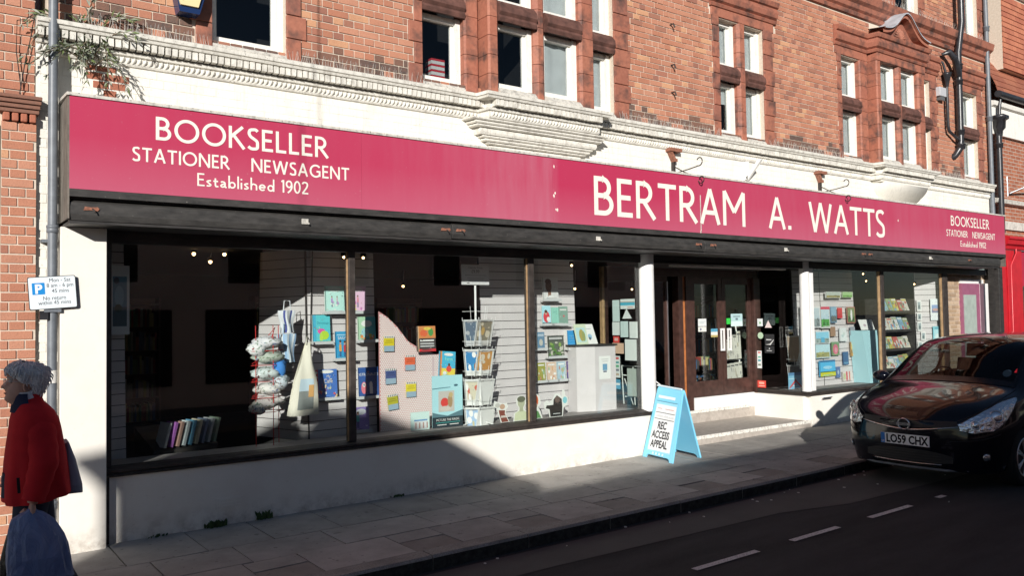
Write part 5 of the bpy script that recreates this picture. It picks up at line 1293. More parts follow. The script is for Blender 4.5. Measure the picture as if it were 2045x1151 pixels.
flat_item('poster', 'pale blue poster lettered PICTURE THE MAGIC in the window', 'poster', (3.705, 0.42, 0.60), ux0, up0, n0, 0.40, 0.58, 0.006, (0.42, 0.72, 0.78), [('r', 0, 0, 1, 0.20, (0.015, 0.03, 0.04)), ('p', [(0, 0.20), (1, 0.20), (1, 0.32), (0.8, 0.28), (0.5, 0.22), (0.2, 0.26), (0, 0.30)], (0.10, 0.20, 0.24)), ('p', [(0.0, 0.74), (0.6, 0.76), (0.6, 0.775), (0.3, 0.77), (0, 0.76)], (0.12, 0.28, 0.34)), ('e', 0.78, 0.80, 0.07, 0.022, (0.05, 0.15, 0.2)), ('r', 0.20, 0.30, 0.72, 0.70, (0.55, 0.52, 0.48)), ('e', 0.40, 0.48, 0.13, 0.09, (0.68, 0.06, 0.05)), ('e', 0.58, 0.50, 0.08, 0.13, (0.40, 0.27, 0.14)), ('e', 0.6, 0.62, 0.07, 0.05, (0.55, 0.42, 0.2)), ('e', 0.42, 0.36, 0.18, 0.05, (0.62, 0.57, 0.52)), ('t', 'PICTURE THE MAGIC', 0.5, 0.125, 0.062, W_), ('r', 0.1, 0.085, 0.9, 0.10, (0.05, 0.30, 0.28)), ('r', 0.15, 0.045, 0.45, 0.058, W_), ('r', 0.55, 0.045, 0.85, 0.058, W_)])
flat_item('card', 'pale mint card with a house front at the foot of the backdrop', 'card', (3.42, 0.40, 0.60), ux0, up0, n0, 0.235, 0.20, 0.006, (0.62, 0.80, 0.76), [('r', 0.18, 0.05, 0.88, 0.5, (0.70, 0.72, 0.72)), ('r', 0.18, 0.5, 0.88, 0.58, (0.12, 0.30, 0.55))]+[('r', 0.24+0.2*k, 0.1, 0.30+0.2*k, 0.42, (0.45, 0.25, 0.22)) for k in range(4)])
flat_item('price_notice', 'white calendar price notice reading £9.99 above the spinner', 'notice', (4.14, 0.46, 2.21), ux0, up0, n0, 0.385, 0.235, 0.004, (0.66, 0.65, 0.66), [('t', 'Calendar Prices', 0.5, 0.80, 0.15, (0.12, 0.12, 0.16)), ('t', '£9.99', 0.5, 0.58, 0.24, (0.05, 0.05, 0.06)), ('r', 0.12, 0.46, 0.88, 0.48, (0.2, 0.2, 0.2)), ('r', 0.2, 0.30, 0.8, 0.33, (0.35, 0.35, 0.36)), ('r', 0.25, 0.20, 0.78, 0.23, (0.35, 0.35, 0.36)), ('r', 0.18, 0.06, 0.28, 0.10, (0.1, 0.1, 0.1))])
# ---- wire spinners
def spinner(c, z0, z1, label, tiers, cols, names, group):
    t = thing('wire_spinner', label, 'display rack', (c[0], c[1], z0))
    MB().tube([(c[0], c[1], z0), (c[0], c[1], z1)], 0.013, 10).build('pole', MAT['wire_white'], t)
    b = MB()
    for a in (0.3, 1.87, 3.44, 5.0): b.tube([(c[0], c[1], z0+0.05), (c[0]+0.24*math.cos(a), c[1]+0.24*math.sin(a), z0+0.01)], 0.006, 6)
    b.build('foot', MAT['wire_white'], t)
    i = 0
    for zi, z in enumerate(tiers):
        ring = [(c[0]+0.15*math.cos(k*0.5236), c[1]+0.15*math.sin(k*0.5236), z) for k in range(13)]
        MB().tube(ring, 0.003, 5, caps=False).build('hoop', MAT['wire_white'], t)
        for (ang, r, w) in cols:
            n = Vector((math.cos(ang), math.sin(ang), 0)); ux = Vector((-n.y, n.x, 0)); up = (Vector((0, 0, 1))-n*(-0.22)).normalized()
            h = (tiers[1]-tiers[0])*0.92 if len(tiers) > 1 else 0.3
            o = Vector((c[0], c[1], z))+n*r-ux*(w/2)
            p = MB(); d = 0.002
            q = lambda x, y, k=0.0: o+ux*x+up*y+n*k
            p.tube([q(0, 0.03, .02), q(0, -0.01, 0.025), q(w, -0.01, 0.025), q(w, 0.03, .02)], 0.0032, 5); p.tube([q(0, 0), q(0, h)], 0.003, 5); p.tube([q(w, 0), q(w, h)], 0.003, 5); p.tube([q(w/2, 0), Vector((c[0], c[1], z))], 0.003, 5)
            p.tube([q(0, 0.10, .006), q(w, 0.10, .006)], 0.0025, 5); p.tube([q(w*0.25, -0.01, .018), Vector((c[0], c[1], z-0.06))], 0.0022, 4); p.tube([q(w*0.75, -0.01, .018), Vector((c[0], c[1], z-0.06))], 0.0022, 4); p.tube([q(0, h), Vector((c[0], c[1], z+h))], 0.0025, 4); p.tube([q(w, h), Vector((c[0], c[1], z+h))], 0.0025, 4); p.tube([q(w*0.5, -0.01, .01), q(w*0.5, 0.16, .008)], 0.0025, 5)
            p.build('wire_pocket', MAT['wire_white'], t)
            lab, base, shp = names[i % len(names)]; i += 1
            if lab: flat_item('calendar', lab, 'calendar', q(0.008, 0.002, 0.002), ux, up, n, w-0.016, h*0.98, 0.01, base, shp, group)
    return t
img = lambda cols, seed: [('r', 0.08, 0.08, 0.92, 0.80, cols[0])]+blobs(9, cols, 0.14, 0.86, 0.16, 0.7, 0.16, seed)
CALS = [('calendar with dark blue photo at top left of the white spinner', (0.55, 0.56, 0.58), img([(0.10, 0.14, 0.20), (0.2, 0.25, 0.3), (0.4, 0.42, 0.45)], 1)),
        ('calendar with lion cub photo at top right of the white spinner', (0.62, 0.60, 0.58), img([(0.25, 0.22, 0.16), (0.55, 0.35, 0.12), (0.65, 0.58, 0.45)], 2)),
        ('calendar with bright blue photo on the white spinner', W_, img([(0.04, 0.22, 0.48), (0.05, 0.35, 0.6), W_, (0.3, 0.15, 0.1)], 3)),
        ('calendar with orange wildcat photo on the white spinner', W_, img([(0.62, 0.30, 0.08), (0.70, 0.42, 0.15), (0.75, 0.68, 0.55), (0.5, 0.18, 0.05)], 4)),
        ('calendar with farmyard birds photo on the white spinner', W_, img([(0.60, 0.55, 0.42), (0.55, 0.12, 0.08), (0.2, 0.18, 0.05), W_], 5)),
        ('white backed calendar turned round on the white spinner', W_, []), ('pale calendar third row left of the white spinner', W_, img([(0.35, 0.5, 0.7), W_, (0.55, 0.5, 0.3)], 6)),
        ('second white backed calendar turned round on the white spinner', W_, []), ('small calendar with green photo low on the white spinner', (0.7, 0.7, 0.68), img([(0.3, 0.38, 0.25), (0.6, 0.55, 0.4)], 7)), ('third white backed calendar low on the white spinner', W_, [])]
spinner((4.30, 0.42), 0.60, 2.20, 'white wire spinner of calendars behind the second window', [0.74, 1.08, 1.42, 1.76][::-1] if False else [1.80, 1.46, 1.12, 0.80], [(-2.45, 0.17, 0.20), (-1.42, 0.17, 0.26), (0.3, 0.15, 0.2)],
        [CALS[0], CALS[1], (None, None, None), CALS[2], CALS[3], (None, None, None), CALS[4], CALS[5], (None, None, None), CALS[6], CALS[7], (None, None, None)], 'calendars on the white spinner')
# ---- card cut-outs standing on the sill
def cutout(name, label, u, z, y, outline, inner, cols, s):
    t = MB((0.80, 0.80, 0.76)); o = Vector((u, y, z))
    t.prism([(a*s, b*s) for a, b in outline], o, ux0, up0, (0, 0.004, 0))
    drawn(t, o, ux0, up0, n0, s, s, inner)
    tag(t.build(name, MAT['print'], fix=False), label, 'cut-out', 'card cut-outs on the window sill')
bust = [(0.05, 0), (0.95, 0), (0.9, 0.35), (0.68, 0.48), (0.66, 0.6), (0.78, 0.75), (0.74, 1.0), (0.55, 1.12), (0.36, 1.1), (0.22, 0.95), (0.24, 0.72), (0.36, 0.58), (0.34, 0.46), (0.12, 0.36)]
cutout('card_cutout', 'greenish cut-out of a head and shoulders left of the second mullion', 4.60, 0.626, 0.14, bust, [('p', [(0.1, 0.02), (0.9, 0.02), (0.85, 0.33), (0.6, 0.46), (0.4, 0.46), (0.16, 0.34)], (0.62, 0.66, 0.45)), ('r', 0.40, 0.40, 0.60, 0.62, (0.42, 0.44, 0.30)), ('e', 0.5, 0.80, 0.2, 0.24, (0.46, 0.48, 0.34)), ('e', 0.5, 0.95, 0.23, 0.14, (0.14, 0.15, 0.10))], None, 0.26)
fig = [(0.45, 0), (1.0, 0), (0.75, 0.45), (0.78, 0.65), (0.92, 0.78), (0.85, 1.0), (0.6, 0.98), (0.35, 1.05), (0.05, 1.15), (0.0, 0.85), (0.2, 0.75), (0.28, 0.5)]
cutout('card_cutout', 'brown cut-out of a stooping figure with pale hair', 4.34, 0.626, 0.14, fig, [('p', [(0.5, 0.02), (0.94, 0.02), (0.7, 0.45), (0.72, 0.62), (0.32, 0.66), (0.34, 0.5)], (0.24, 0.07, 0.05)), ('e', 0.55, 0.82, 0.17, 0.14, (0.55, 0.36, 0.25)), ('e', 0.25, 0.9, 0.16, 0.12, (0.55, 0.54, 0.50)), ('r', 0.45, 0.25, 0.8, 0.36, (0.62, 0.55, 0.5))], None, 0.22)
cutout('card_cutout', 'tall red haired cut-out half hidden by the second mullion', 4.86, 0.626, 0.16, [(0, 0), (0.9, 0), (0.75, 0.4), (0.6, 0.6), (0.8, 0.8), (0.7, 1.2), (0.4, 1.4), (0.1, 1.35), (0, 1.0)], [('p', [(0.05, 0.02), (0.8, 0.02), (0.6, 0.4), (0.1, 0.5)], (0.12, 0.28, 0.10)), ('e', 0.38, 0.95, 0.24, 0.36, (0.60, 0.12, 0.04)), ('e', 0.42, 0.72, 0.14, 0.14, (0.66, 0.45, 0.36))], None, 0.22)
blob_o = [(0.3, 0), (1.0, 0), (1.05, 0.35), (1.25, 0.45), (1.3, 0.75), (1.15, 0.85), (1.12, 1.05), (1.0, 1.1), (0.95, 0.8), (0.85, 0.95), (0.6, 0.95), (0.48, 0.75), (0.3, 0.6), (0.2, 0.72), (0.0, 0.62), (0.05, 0.35), (0.25, 0.3)]
cutout('card_cutout', 'dark bearded cut-out holding up a blue lantern', 5.06, 0.626, 0.14, blob_o, [('p', [(0.34, 0.02), (0.96, 0.02), (0.98, 0.4), (0.95, 0.72), (0.7, 0.88), (0.52, 0.72), (0.5, 0.5), (0.15, 0.5), (0.1, 0.38), (0.3, 0.34)], (0.035, 0.028, 0.024)), ('e', 0.72, 0.70, 0.14, 0.13, (0.16, 0.11, 0.09)), ('e', 1.12, 0.66, 0.12, 0.14, (0.25, 0.60, 0.66)), ('r', 0.42, 0.06, 0.92, 0.2, (0.02, 0.02, 0.02)), ('r', 0.48, 0.12, 0.86, 0.15, (0.6, 0.6, 0.58))], None, 0.29)
# ---- window three
G3 = 'books on the slatwall by the counter'
def b3(lab, u0, u1, z0, z1, base, shapes, **k): fbook(lab, u0, u1, z0, z1, base, shapes, 0.715, grp=G3, **k)
b3('white jacketed biography with a portrait photograph', 5.535, 5.79, 2.035, 2.33, (0.66, 0.66, 0.66), [('p', [(0.05, 0), (0.8, 0), (0.6, 0.30), (0.25, 0.28)], (0.75, 0.75, 0.74)), ('e', 0.38, 0.62, 0.2, 0.27, (0.16, 0.08, 0.055)), ('e', 0.36, 0.82, 0.2, 0.12, (0.10, 0.05, 0.04)), ('r', 0.32, 0.22, 0.52, 0.42, (0.24, 0.12, 0.08))])
b3('pale blue annual with a red figure', 5.515, 5.66, 1.72, 1.965, (0.40, 0.72, 0.82), [('e', 0.5, 0.42, 0.36, 0.3, (0.66, 0.06, 0.08)), ('e', 0.45, 0.62, 0.14, 0.09, sk), ('e', 0.45, 0.70, 0.16, 0.09, hr), ('r', 0, 0, 1, 0.12, (0.04, 0.04, 0.05)), ('e', 0.7, 0.3, 0.2, 0.12, W_)])
b3('plain mint green hardback', 5.665, 5.80, 1.72, 1.945, (0.28, 0.60, 0.50), [('t', 'poems', 0.5, 0.7, 0.12, (0.12, 0.35, 0.3))])
b3('sage green hardback with a small red emblem', 5.79, 5.945, 1.715, 1.955, (0.22, 0.36, 0.30), [('r', 0.15, 0.78, 0.85, 0.86, (0.7, 0.72, 0.7)), ('e', 0.55, 0.48, 0.1, 0.06, (0.6, 0.12, 0.15))])
b3('slate blue paperback by the second mullion', 5.43, 5.55, 1.41, 1.63, (0.13, 0.24, 0.36), [('r', 0.1, 0.75, 0.9, 0.9, (0.4, 0.5, 0.6)), ('e', 0.5, 0.4, 0.25, 0.2, (0.5, 0.5, 0.45))])
b3('dark garden history book with green photograph', 5.60, 5.87, 1.30, 1.58, (0.07, 0.08, 0.07), [('r', 0.1, 0.82, 0.9, 0.92, (0.5, 0.5, 0.5)), ('r', 0.05, 0.02, 0.95, 0.75, (0.12, 0.14, 0.11))]+blobs(26, [(0.10, 0.22, 0.05), (0.25, 0.38, 0.10), (0.5, 0.5, 0.42), (0.05, 0.08, 0.04)], 0.1, 0.9, 0.05, 0.7, 0.13, 9))
b3('bright blue boxed diary projecting from the panel', 5.93, 6.10, 1.395, 1.64, (0.03, 0.30, 0.66), [('r', 0.15, 0.7-0.14*k, 0.85, 0.74-0.14*k, (0.10, 0.42, 0.75)) for k in range(5)], th=0.06)
for i, (lab, a, b, c) in enumerate((('olive guidebook first of the bottom row', 5.42, 5.555, (0.32, 0.32, 0.06)), ('cream guidebook second of the bottom row', 5.575, 5.73, (0.66, 0.48, 0.36)), ('pale blue guidebook third of the bottom row', 5.745, 5.885, (0.38, 0.52, 0.60)), ('navy guidebook with fox last of the bottom row', 5.905, 6.06, (0.10, 0.06, 0.22)))):
    b3(lab, a, b, 1.0, 1.24, c, blobs(8, [(0.6, 0.3, 0.1), W_, (0.3, 0.45, 0.3), (0.5, 0.2, 0.15)], 0.15, 0.85, 0.1, 0.7, 0.14, 20+i)+[('r', 0.15, 0.84, 0.85, 0.91, W_)])
# counter with leaflets
ct = thing('grey_counter', 'grey painted counter box with dark top behind the third window', 'counter', (6.25, 0.5, 0.6))
m = MB(); m.prism([(5.93, 0.72), (5.93, 0.55), (6.16, 0.45), (6.52, 0.45), (6.52, 0.72)], (0, 0, 0.56), (1, 0, 0), (0, 1, 0), (0, 0, 0.87)); m.build('body', MAT['slat'], ct, fix=True)
m = MB(); m.prism([(5.91, 0.74), (5.91, 0.54), (6.15, 0.43), (6.54, 0.43), (6.54, 0.74)], (0, 0, 1.432), (1, 0, 0), (0, 1, 0), (0, 0, 0.022)); m.build('top', MAT['black'], ct, fix=True)
flat_item('leaflet', 'white leaflet with blue picture taped to the counter front', 'leaflet', (6.225, 0.445, 1.0), ux0, up0, n0, 0.20, 0.30, 0.002, W_, [('r', 0.3, 0.38, 0.7, 0.66, (0.15, 0.33, 0.50)), ('r', 0.35, 0.30, 0.65, 0.36, (0.05, 0.08, 0.15)), ('r', 0.2, 0.85, 0.8, 0.87, (0.4, 0.4, 0.4)), ('r', 0.25, 0.76, 0.75, 0.78, (0.4, 0.4, 0.4))])
uxl, nl, upl = frame_yaw((0, 0), (1, 0), 0.25)
flat_item('card', 'greeting card with a green and yellow picture on the counter', 'card', (5.90, 0.50, 1.46), uxl, upl, nl, 0.20, 0.27, 0.004, (0.62, 0.70, 0.52), [('r', 0.12, 0.12, 0.88, 0.82, (0.45, 0.66, 0.68)), ('e', 0.55, 0.45, 0.22, 0.3, (0.40, 0.34, 0.10)), ('e', 0.7, 0.4, 0.14, 0.25, (0.30, 0.34, 0.12))])
flat_item('card', 'white greeting card with a small blue picture on the counter', 'card', (6.08, 0.52, 1.46), uxl, (upl+Vector((-0.16, 0, 0))).normalized(), nl, 0.20, 0.27, 0.004, W_, [('e', 0.5, 0.38, 0.18, 0.13, (0.30, 0.50, 0.66)), ('e', 0.45, 0.28, 0.1, 0.08, (0.08, 0.12, 0.15)), ('r', 0.25, 0.75, 0.75, 0.78, (0.4, 0.45, 0.5))])
# notices on the left return glass, seen from behind
rx, rn_ = Vector((0, -1, 0)), Vector((-1, 0, 0))
def notice(lab, ya, yb, z0, z1, c, shapes=(), name='notice', poly=None, u=6.768):
    if poly:
        m = MB(c); m.prism(poly, (u, 0, 0), Vector((0, 1, 0)), Vector((0, 0, 1)), (0.002, 0, 0)); tag(m.build(name, MAT['print'], fix=True), lab, 'notice', 'notices taped to the left porch glass')
    else: flat_item(name, lab, 'notice', (u, ya, z0), rx, up0, rn_, ya-yb, z1-z0, 0.002, c, list(shapes), 'notices taped to the left porch glass')
PW = (0.70, 0.76, 0.74); PB = (0.56, 0.70, 0.68)
notice('white and teal striped notice highest on the porch glass', 0.597, 0.324, 1.912, 2.045, PW, [('r', 0, 0.36, 1, 0.66, (0.06, 0.42, 0.58)), ('r', 0, 0.66, 1, 0.74, (0.45, 0.4, 0.3)), ('r', 0.5, 0.12, 0.9, 0.2, (0.6, 0.3, 0.25))])
notice('white triangular notice back on the porch glass', 0, 0, 0, 0, PW, poly=[(0.566, 1.781), (0.485, 1.915), (0.385, 1.783)])
notice('tall narrow notice back at the left of the porch glass', 0.755, 0.618, 1.745, 2.036, PB)
notice('plain white notice back below the tall narrow one', 0.764, 0.622, 1.558, 1.738, PW)
notice('mint notice back below the triangle', 0.606, 0.458, 1.532, 1.747, PB)
notice('plain white notice back nearest the round column', 0.433, 0.28, 1.521, 1.74, PW)
notice('small red notice on the porch glass', 0.75, 0.634, 1.456, 1.543, (0.66, 0.06, 0.05), [('r', 0.2, 0.3, 0.8, 0.75, (0.75, 0.45, 0.4))])
notice('pale orange notice below the small red one', 0.773, 0.551, 1.309, 1.452, (0.66, 0.45, 0.32))
notice('large white sheet back low on the porch glass', 0.526, 0.308, 1.223, 1.505, PW)
notice('tall strip of payment stickers on the porch glass', 0.728, 0.629, 0.983, 1.277, PW, [('r', 0.2, 0.84, 0.8, 0.94, (0.6, 0.1, 0.1)), ('r', 0.2, 0.66, 0.8, 0.74, (0.05, 0.3, 0.3)), ('r', 0.2, 0.48, 0.8, 0.58, (0.1, 0.4, 0.2)), ('r', 0.2, 0.3, 0.8, 0.4, (0.2, 0.2, 0.25)), ('r', 0.2, 0.1, 0.8, 0.2, (0.5, 0.4, 0.3))])
notice('small blue sticker at the foot of the porch glass', 0.72, 0.63, 0.83, 0.96, (0.10, 0.35, 0.52), [('r', 0.1, 0.4, 0.9, 0.6, W_)])
notice('green round sticker on the porch glass', 0, 0, 0, 0, (0.2, 0.5, 0.4), poly=[(0.215+0.025*math.cos(a*0.6283), 1.70+0.03*math.sin(a*0.6283)) for a in range(10)])
# white wire magazine stand in the porch
ms = thing('wire_magazine_stand', 'white wire magazine stand in the porch left of the door', 'stand', (7.15, 0.55, 0.19))
m = MB(); q = lambda a, b, z: (6.98+a, b, z)
for b in (0.36, 0.60, 0.82): m.tube([q(0.05, b, 0.19), q(0.0, b, 1.13)], 0.009, 6)
m.tube([q(0, 0.36, 1.13), q(0, 0.82, 1.13)], 0.009, 6); m.tube([q(0.05, 0.36, 0.45), q(0.05, 0.82, 0.45)], 0.009, 6); m.tube([q(0.05, 0.36, 0.70), q(0.3, 0.60, 0.70), q(0.05, 0.82, 0.70)], 0.008, 6)
m.tube([q(0.02, 0.82, 1.0), q(0.35, 0.6, 0.95), q(0.42, 0.5, 0.86), q(0.42, 0.5, 0.62)], 0.009, 6); m.tube([q(0.05, 0.36, 0.95), q(0.06, 0.6, 0.45), q(0.05, 0.82, 0.95)], 0.008, 6)
m.build('frame', MAT['wire_white'], ms)
MB((0.62, 0.66, 0.62)).box(6.965, 6.975, 0.40, 0.70, 0.72, 1.10).build('back_board', MAT['print'], ms)
MB().box(6.9, 7.5, 0.3, 0.9, 0.184, 0.20).build('base_board', MAT['varnish'], ms)
# door stickers
def dsticker(lab, u0, u1, z0, z1, c, shapes=()): flat_item('sticker', lab, 'sticker', (u0, 0.984, z0), ux0, up0, n0, u1-u0, z1-z0, 0.001, c, list(shapes), 'stickers on the door glass')
dsticker('white notice on the left door glass', 8.755, 8.944, 1.641, 1.756, (0.72, 0.75, 0.74), [('r', 0.15, 0.6, 0.85, 0.65, (0.3, 0.4, 0.4)), ('r', 0.15, 0.4, 0.7, 0.45, (0.3, 0.4, 0.4))])
dsticker('small white card below the door notice', 8.755, 8.940, 1.557, 1.633, (0.76, 0.76, 0.70), [('e', 0.3, 0.5, 0.12, 0.25, (0.2, 0.2, 0.3))])
dsticker('blue and gold sticker by the door handle', 9.045, 9.20, 1.466, 1.598, (0.75, 0.74, 0.68), [('r', 0, 0.62, 1, 1, (0.08, 0.32, 0.48)), ('r', 0, 0, 1, 0.25, (0.45, 0.36, 0.12))])
dsticker('bright green sticker on the right door', 9.42, 9.513, 1.662, 1.756, (0.03, 0.55, 0.06))
dsticker('pale blue opening hours card on the right door', 9.526, 9.810, 1.626, 1.825, (0.42, 0.60, 0.62), [('r', 0.0, 0.0, 1, 0.4, (0.62, 0.78, 0.76)), ('r', 0.2, 0.75, 0.8, 0.82, (0.1, 0.15, 0.18)), ('r', 0.4, 0.5, 0.6, 0.66, (0.1, 0.15, 0.18))])
# newspapers behind the right door
nr = thing('newspaper_rack', 'rack of folded newspapers seen through the right door', 'rack', (9.95, 1.3, 0.56))
m = MB()
for x in (9.7, 10.2): m.tube([(x, 1.30, 0.35), (x, 1.45, 1.75)], 0.012, 6)
m.tube([(9.7, 1.33, 0.62), (10.2, 1.33, 0.62)], 0.01, 6); m.tube([(9.7, 1.38, 1.06), (10.2, 1.38, 1.06)], 0.01, 6); m.build('frame', MAT['wire_white'], nr)
k = 0
for row, (z, h) in enumerate(((0.64, 0.40), (1.08, 0.46))):
    for i in range(5):
        u = 9.70+i*0.095; hh = h*(0.6+0.1*i if row else 0.9+0.02*i)
        flat_item('newspaper', ('lower', 'upper')[row]+' row newspaper, number '+('one', 'two', 'three', 'four', 'five')[i]+' from the left in the rack', 'newspaper', (u, 1.26+0.03*row+0.006*i, z), ux0, (up0+Vector((0.05*(i-2), 0.12, 0))).normalized(), n0, 0.10, hh, 0.012, (0.52+0.04*i, 0.51+0.04*i, 0.47+0.03*i), blobs(5, [(0.25, 0.25, 0.25), (0.4, 0.38, 0.35), (0.35, 0.3, 0.2)], 0.1, 0.9, 0.05, 0.95, 0.16, 40+i+row*9)+[('r', 0.1, 0.86, 0.9, 0.92, (0.12, 0.12, 0.12))], 'newspapers in the rack')
# stickers on the right return glass (facing the camera side)
def rsticker(lab, ya, yb, z0, z1, c, shapes=(), poly=None):
    if poly:
        m = MB(c); m.prism(poly, (10.082, 0, 0), Vector((0, 1, 0)), Vector((0, 0, 1)), (0.001, 0, 0)); tag(m.build('sticker', MAT['print'], fix=True), lab, 'sticker', 'stickers on the right porch glass')
    else: flat_item('sticker', lab, 'sticker', (10.083, ya, z0), rx, up0, rn_, ya-yb, z1-z0, 0.001, c, list(shapes), 'stickers on the right porch glass')
rsticker('white square sticker with a green spot', 0.905, 0.80, 1.618, 1.739, (0.70, 0.74, 0.74), [('e', 0.5, 0.45, 0.16, 0.16, (0.15, 0.4, 0.15))])
rsticker('white triangular warning sticker with red print', 0, 0, 0, 0, (0.75, 0.62, 0.60), poly=[(0.762, 1.593), (0.695, 1.713), (0.628, 1.593)])
rsticker('pale green round sticker', 0, 0, 0, 0, (0.45, 0.60, 0.42), poly=[(0.85+0.055*math.cos(a*0.5236), 1.468+0.055*math.sin(a*0.5236)) for a in range(12)])
rsticker('black card with white lettering', 0.77, 0.589, 1.314, 1.49, (0.02, 0.02, 0.022), [('r', 0.15, 0.45, 0.7, 0.55, (0.55, 0.55, 0.55)), ('p', [(0.05, 0.05), (0.5, 0.12), (0.9, 0.5), (0.98, 0.5), (0.6, 0.02)], (0.6, 0.6, 0.58))])
rsticker('second black card below the first', 0.775, 0.594, 1.187, 1.30, (0.02, 0.02, 0.022), [('r', 0.2, 0.3, 0.75, 0.4, (0.5, 0.5, 0.5)), ('e', 0.5, 0.65, 0.06, 0.1, (0.6, 0.6, 0.6))])
rsticker('white strip of payment stickers at the right door jamb', 0.926, 0.838, 0.94, 1.222, (0.72, 0.74, 0.72), [('r', 0.2, 0.86, 0.8, 0.94, (0.6, 0.1, 0.1)), ('r', 0.2, 0.6, 0.8, 0.68, (0.1, 0.4, 0.3)), ('r', 0.2, 0.4, 0.8, 0.5, (0.05, 0.3, 0.35)), ('r', 0.2, 0.15, 0.8, 0.25, (0.2, 0.25, 0.2))])
rsticker('small red sign standing at the foot of the right porch glass', 0.935, 0.77, 0.63, 0.745, (0.68, 0.06, 0.04), [('r', 0.2, 0.5, 0.8, 0.8, (0.78, 0.4, 0.3)), ('r', 0.15, 0.2, 0.85, 0.3, (0.78, 0.5, 0.4))])
# greeting card spinner and poster in the right return
GC = [('greeting card with garden print at the top of the card spinner', (0.72, 0.76, 0.70), blobs(16, [(0.4, 0.6, 0.3), (0.75, 0.7, 0.3), (0.6, 0.75, 0.75)], 0.1, 0.9, 0.1, 0.9, 0.14, 61)), ('brown greeting card turned sideways on the card spinner', (0.36, 0.27, 0.2), []), ('greeting card with red flowers on the card spinner', (0.76, 0.74, 0.72), blobs(14, [(0.7, 0.1, 0.12), (0.75, 0.4, 0.4), (0.55, 0.65, 0.5)], 0.1, 0.9, 0.1, 0.9, 0.12, 62)), ('dark greeting card turned sideways on the card spinner', (0.16, 0.14, 0.14), []), ('pale greeting card low on the card spinner', W_, blobs(8, [(0.6, 0.3, 0.3), (0.4, 0.5, 0.6)], 0.2, 0.8, 0.2, 0.8, 0.12, 63)), ('grey greeting card low on the card spinner', (0.5, 0.5, 0.52), [])]
spinner((10.62, 0.55), 0.60, 2.02, 'white wire card spinner behind the right porch glass', [1.45, 0.98], [(-1.45, 0.16, 0.26), (-2.8, 0.16, 0.24)], GC, 'greeting cards on the spinner')
m = MB()
for k in range(22): m.box(10.435, 10.465, 0.372, 0.38, 0.95+k*0.042, 0.965+k*0.042)
m.box(10.437, 10.443, 0.37, 0.385, 0.93, 1.90); m.box(10.457, 10.463, 0.37, 0.385, 0.93, 1.90); tag(m.build('wire_ladder', MAT['wire_white']), 'white wire ladder strip of the greeting card spinner', 'rack')
flat_item('poster', 'blue poster with a red roof shape at the foot of the porch glass', 'poster', (10.16, 0.40, 0.625), ux0, up0, n0, 0.36, 0.255, 0.006, (0.22, 0.50, 0.70), [('r', 0, 0.82, 1, 1, (0.10, 0.25, 0.45)), ('p', [(0.05, 0.1), (0.5, 0.6), (0.95, 0.1), (0.95, 0.0), (0.5, 0.42), (0.05, 0.0)], (0.68, 0.08, 0.08)), ('r', 0.3, 0.15, 0.7, 0.2, W_), ('r', 0, 0.6, 0.6, 0.66, (0.5, 0.7, 0.8))])
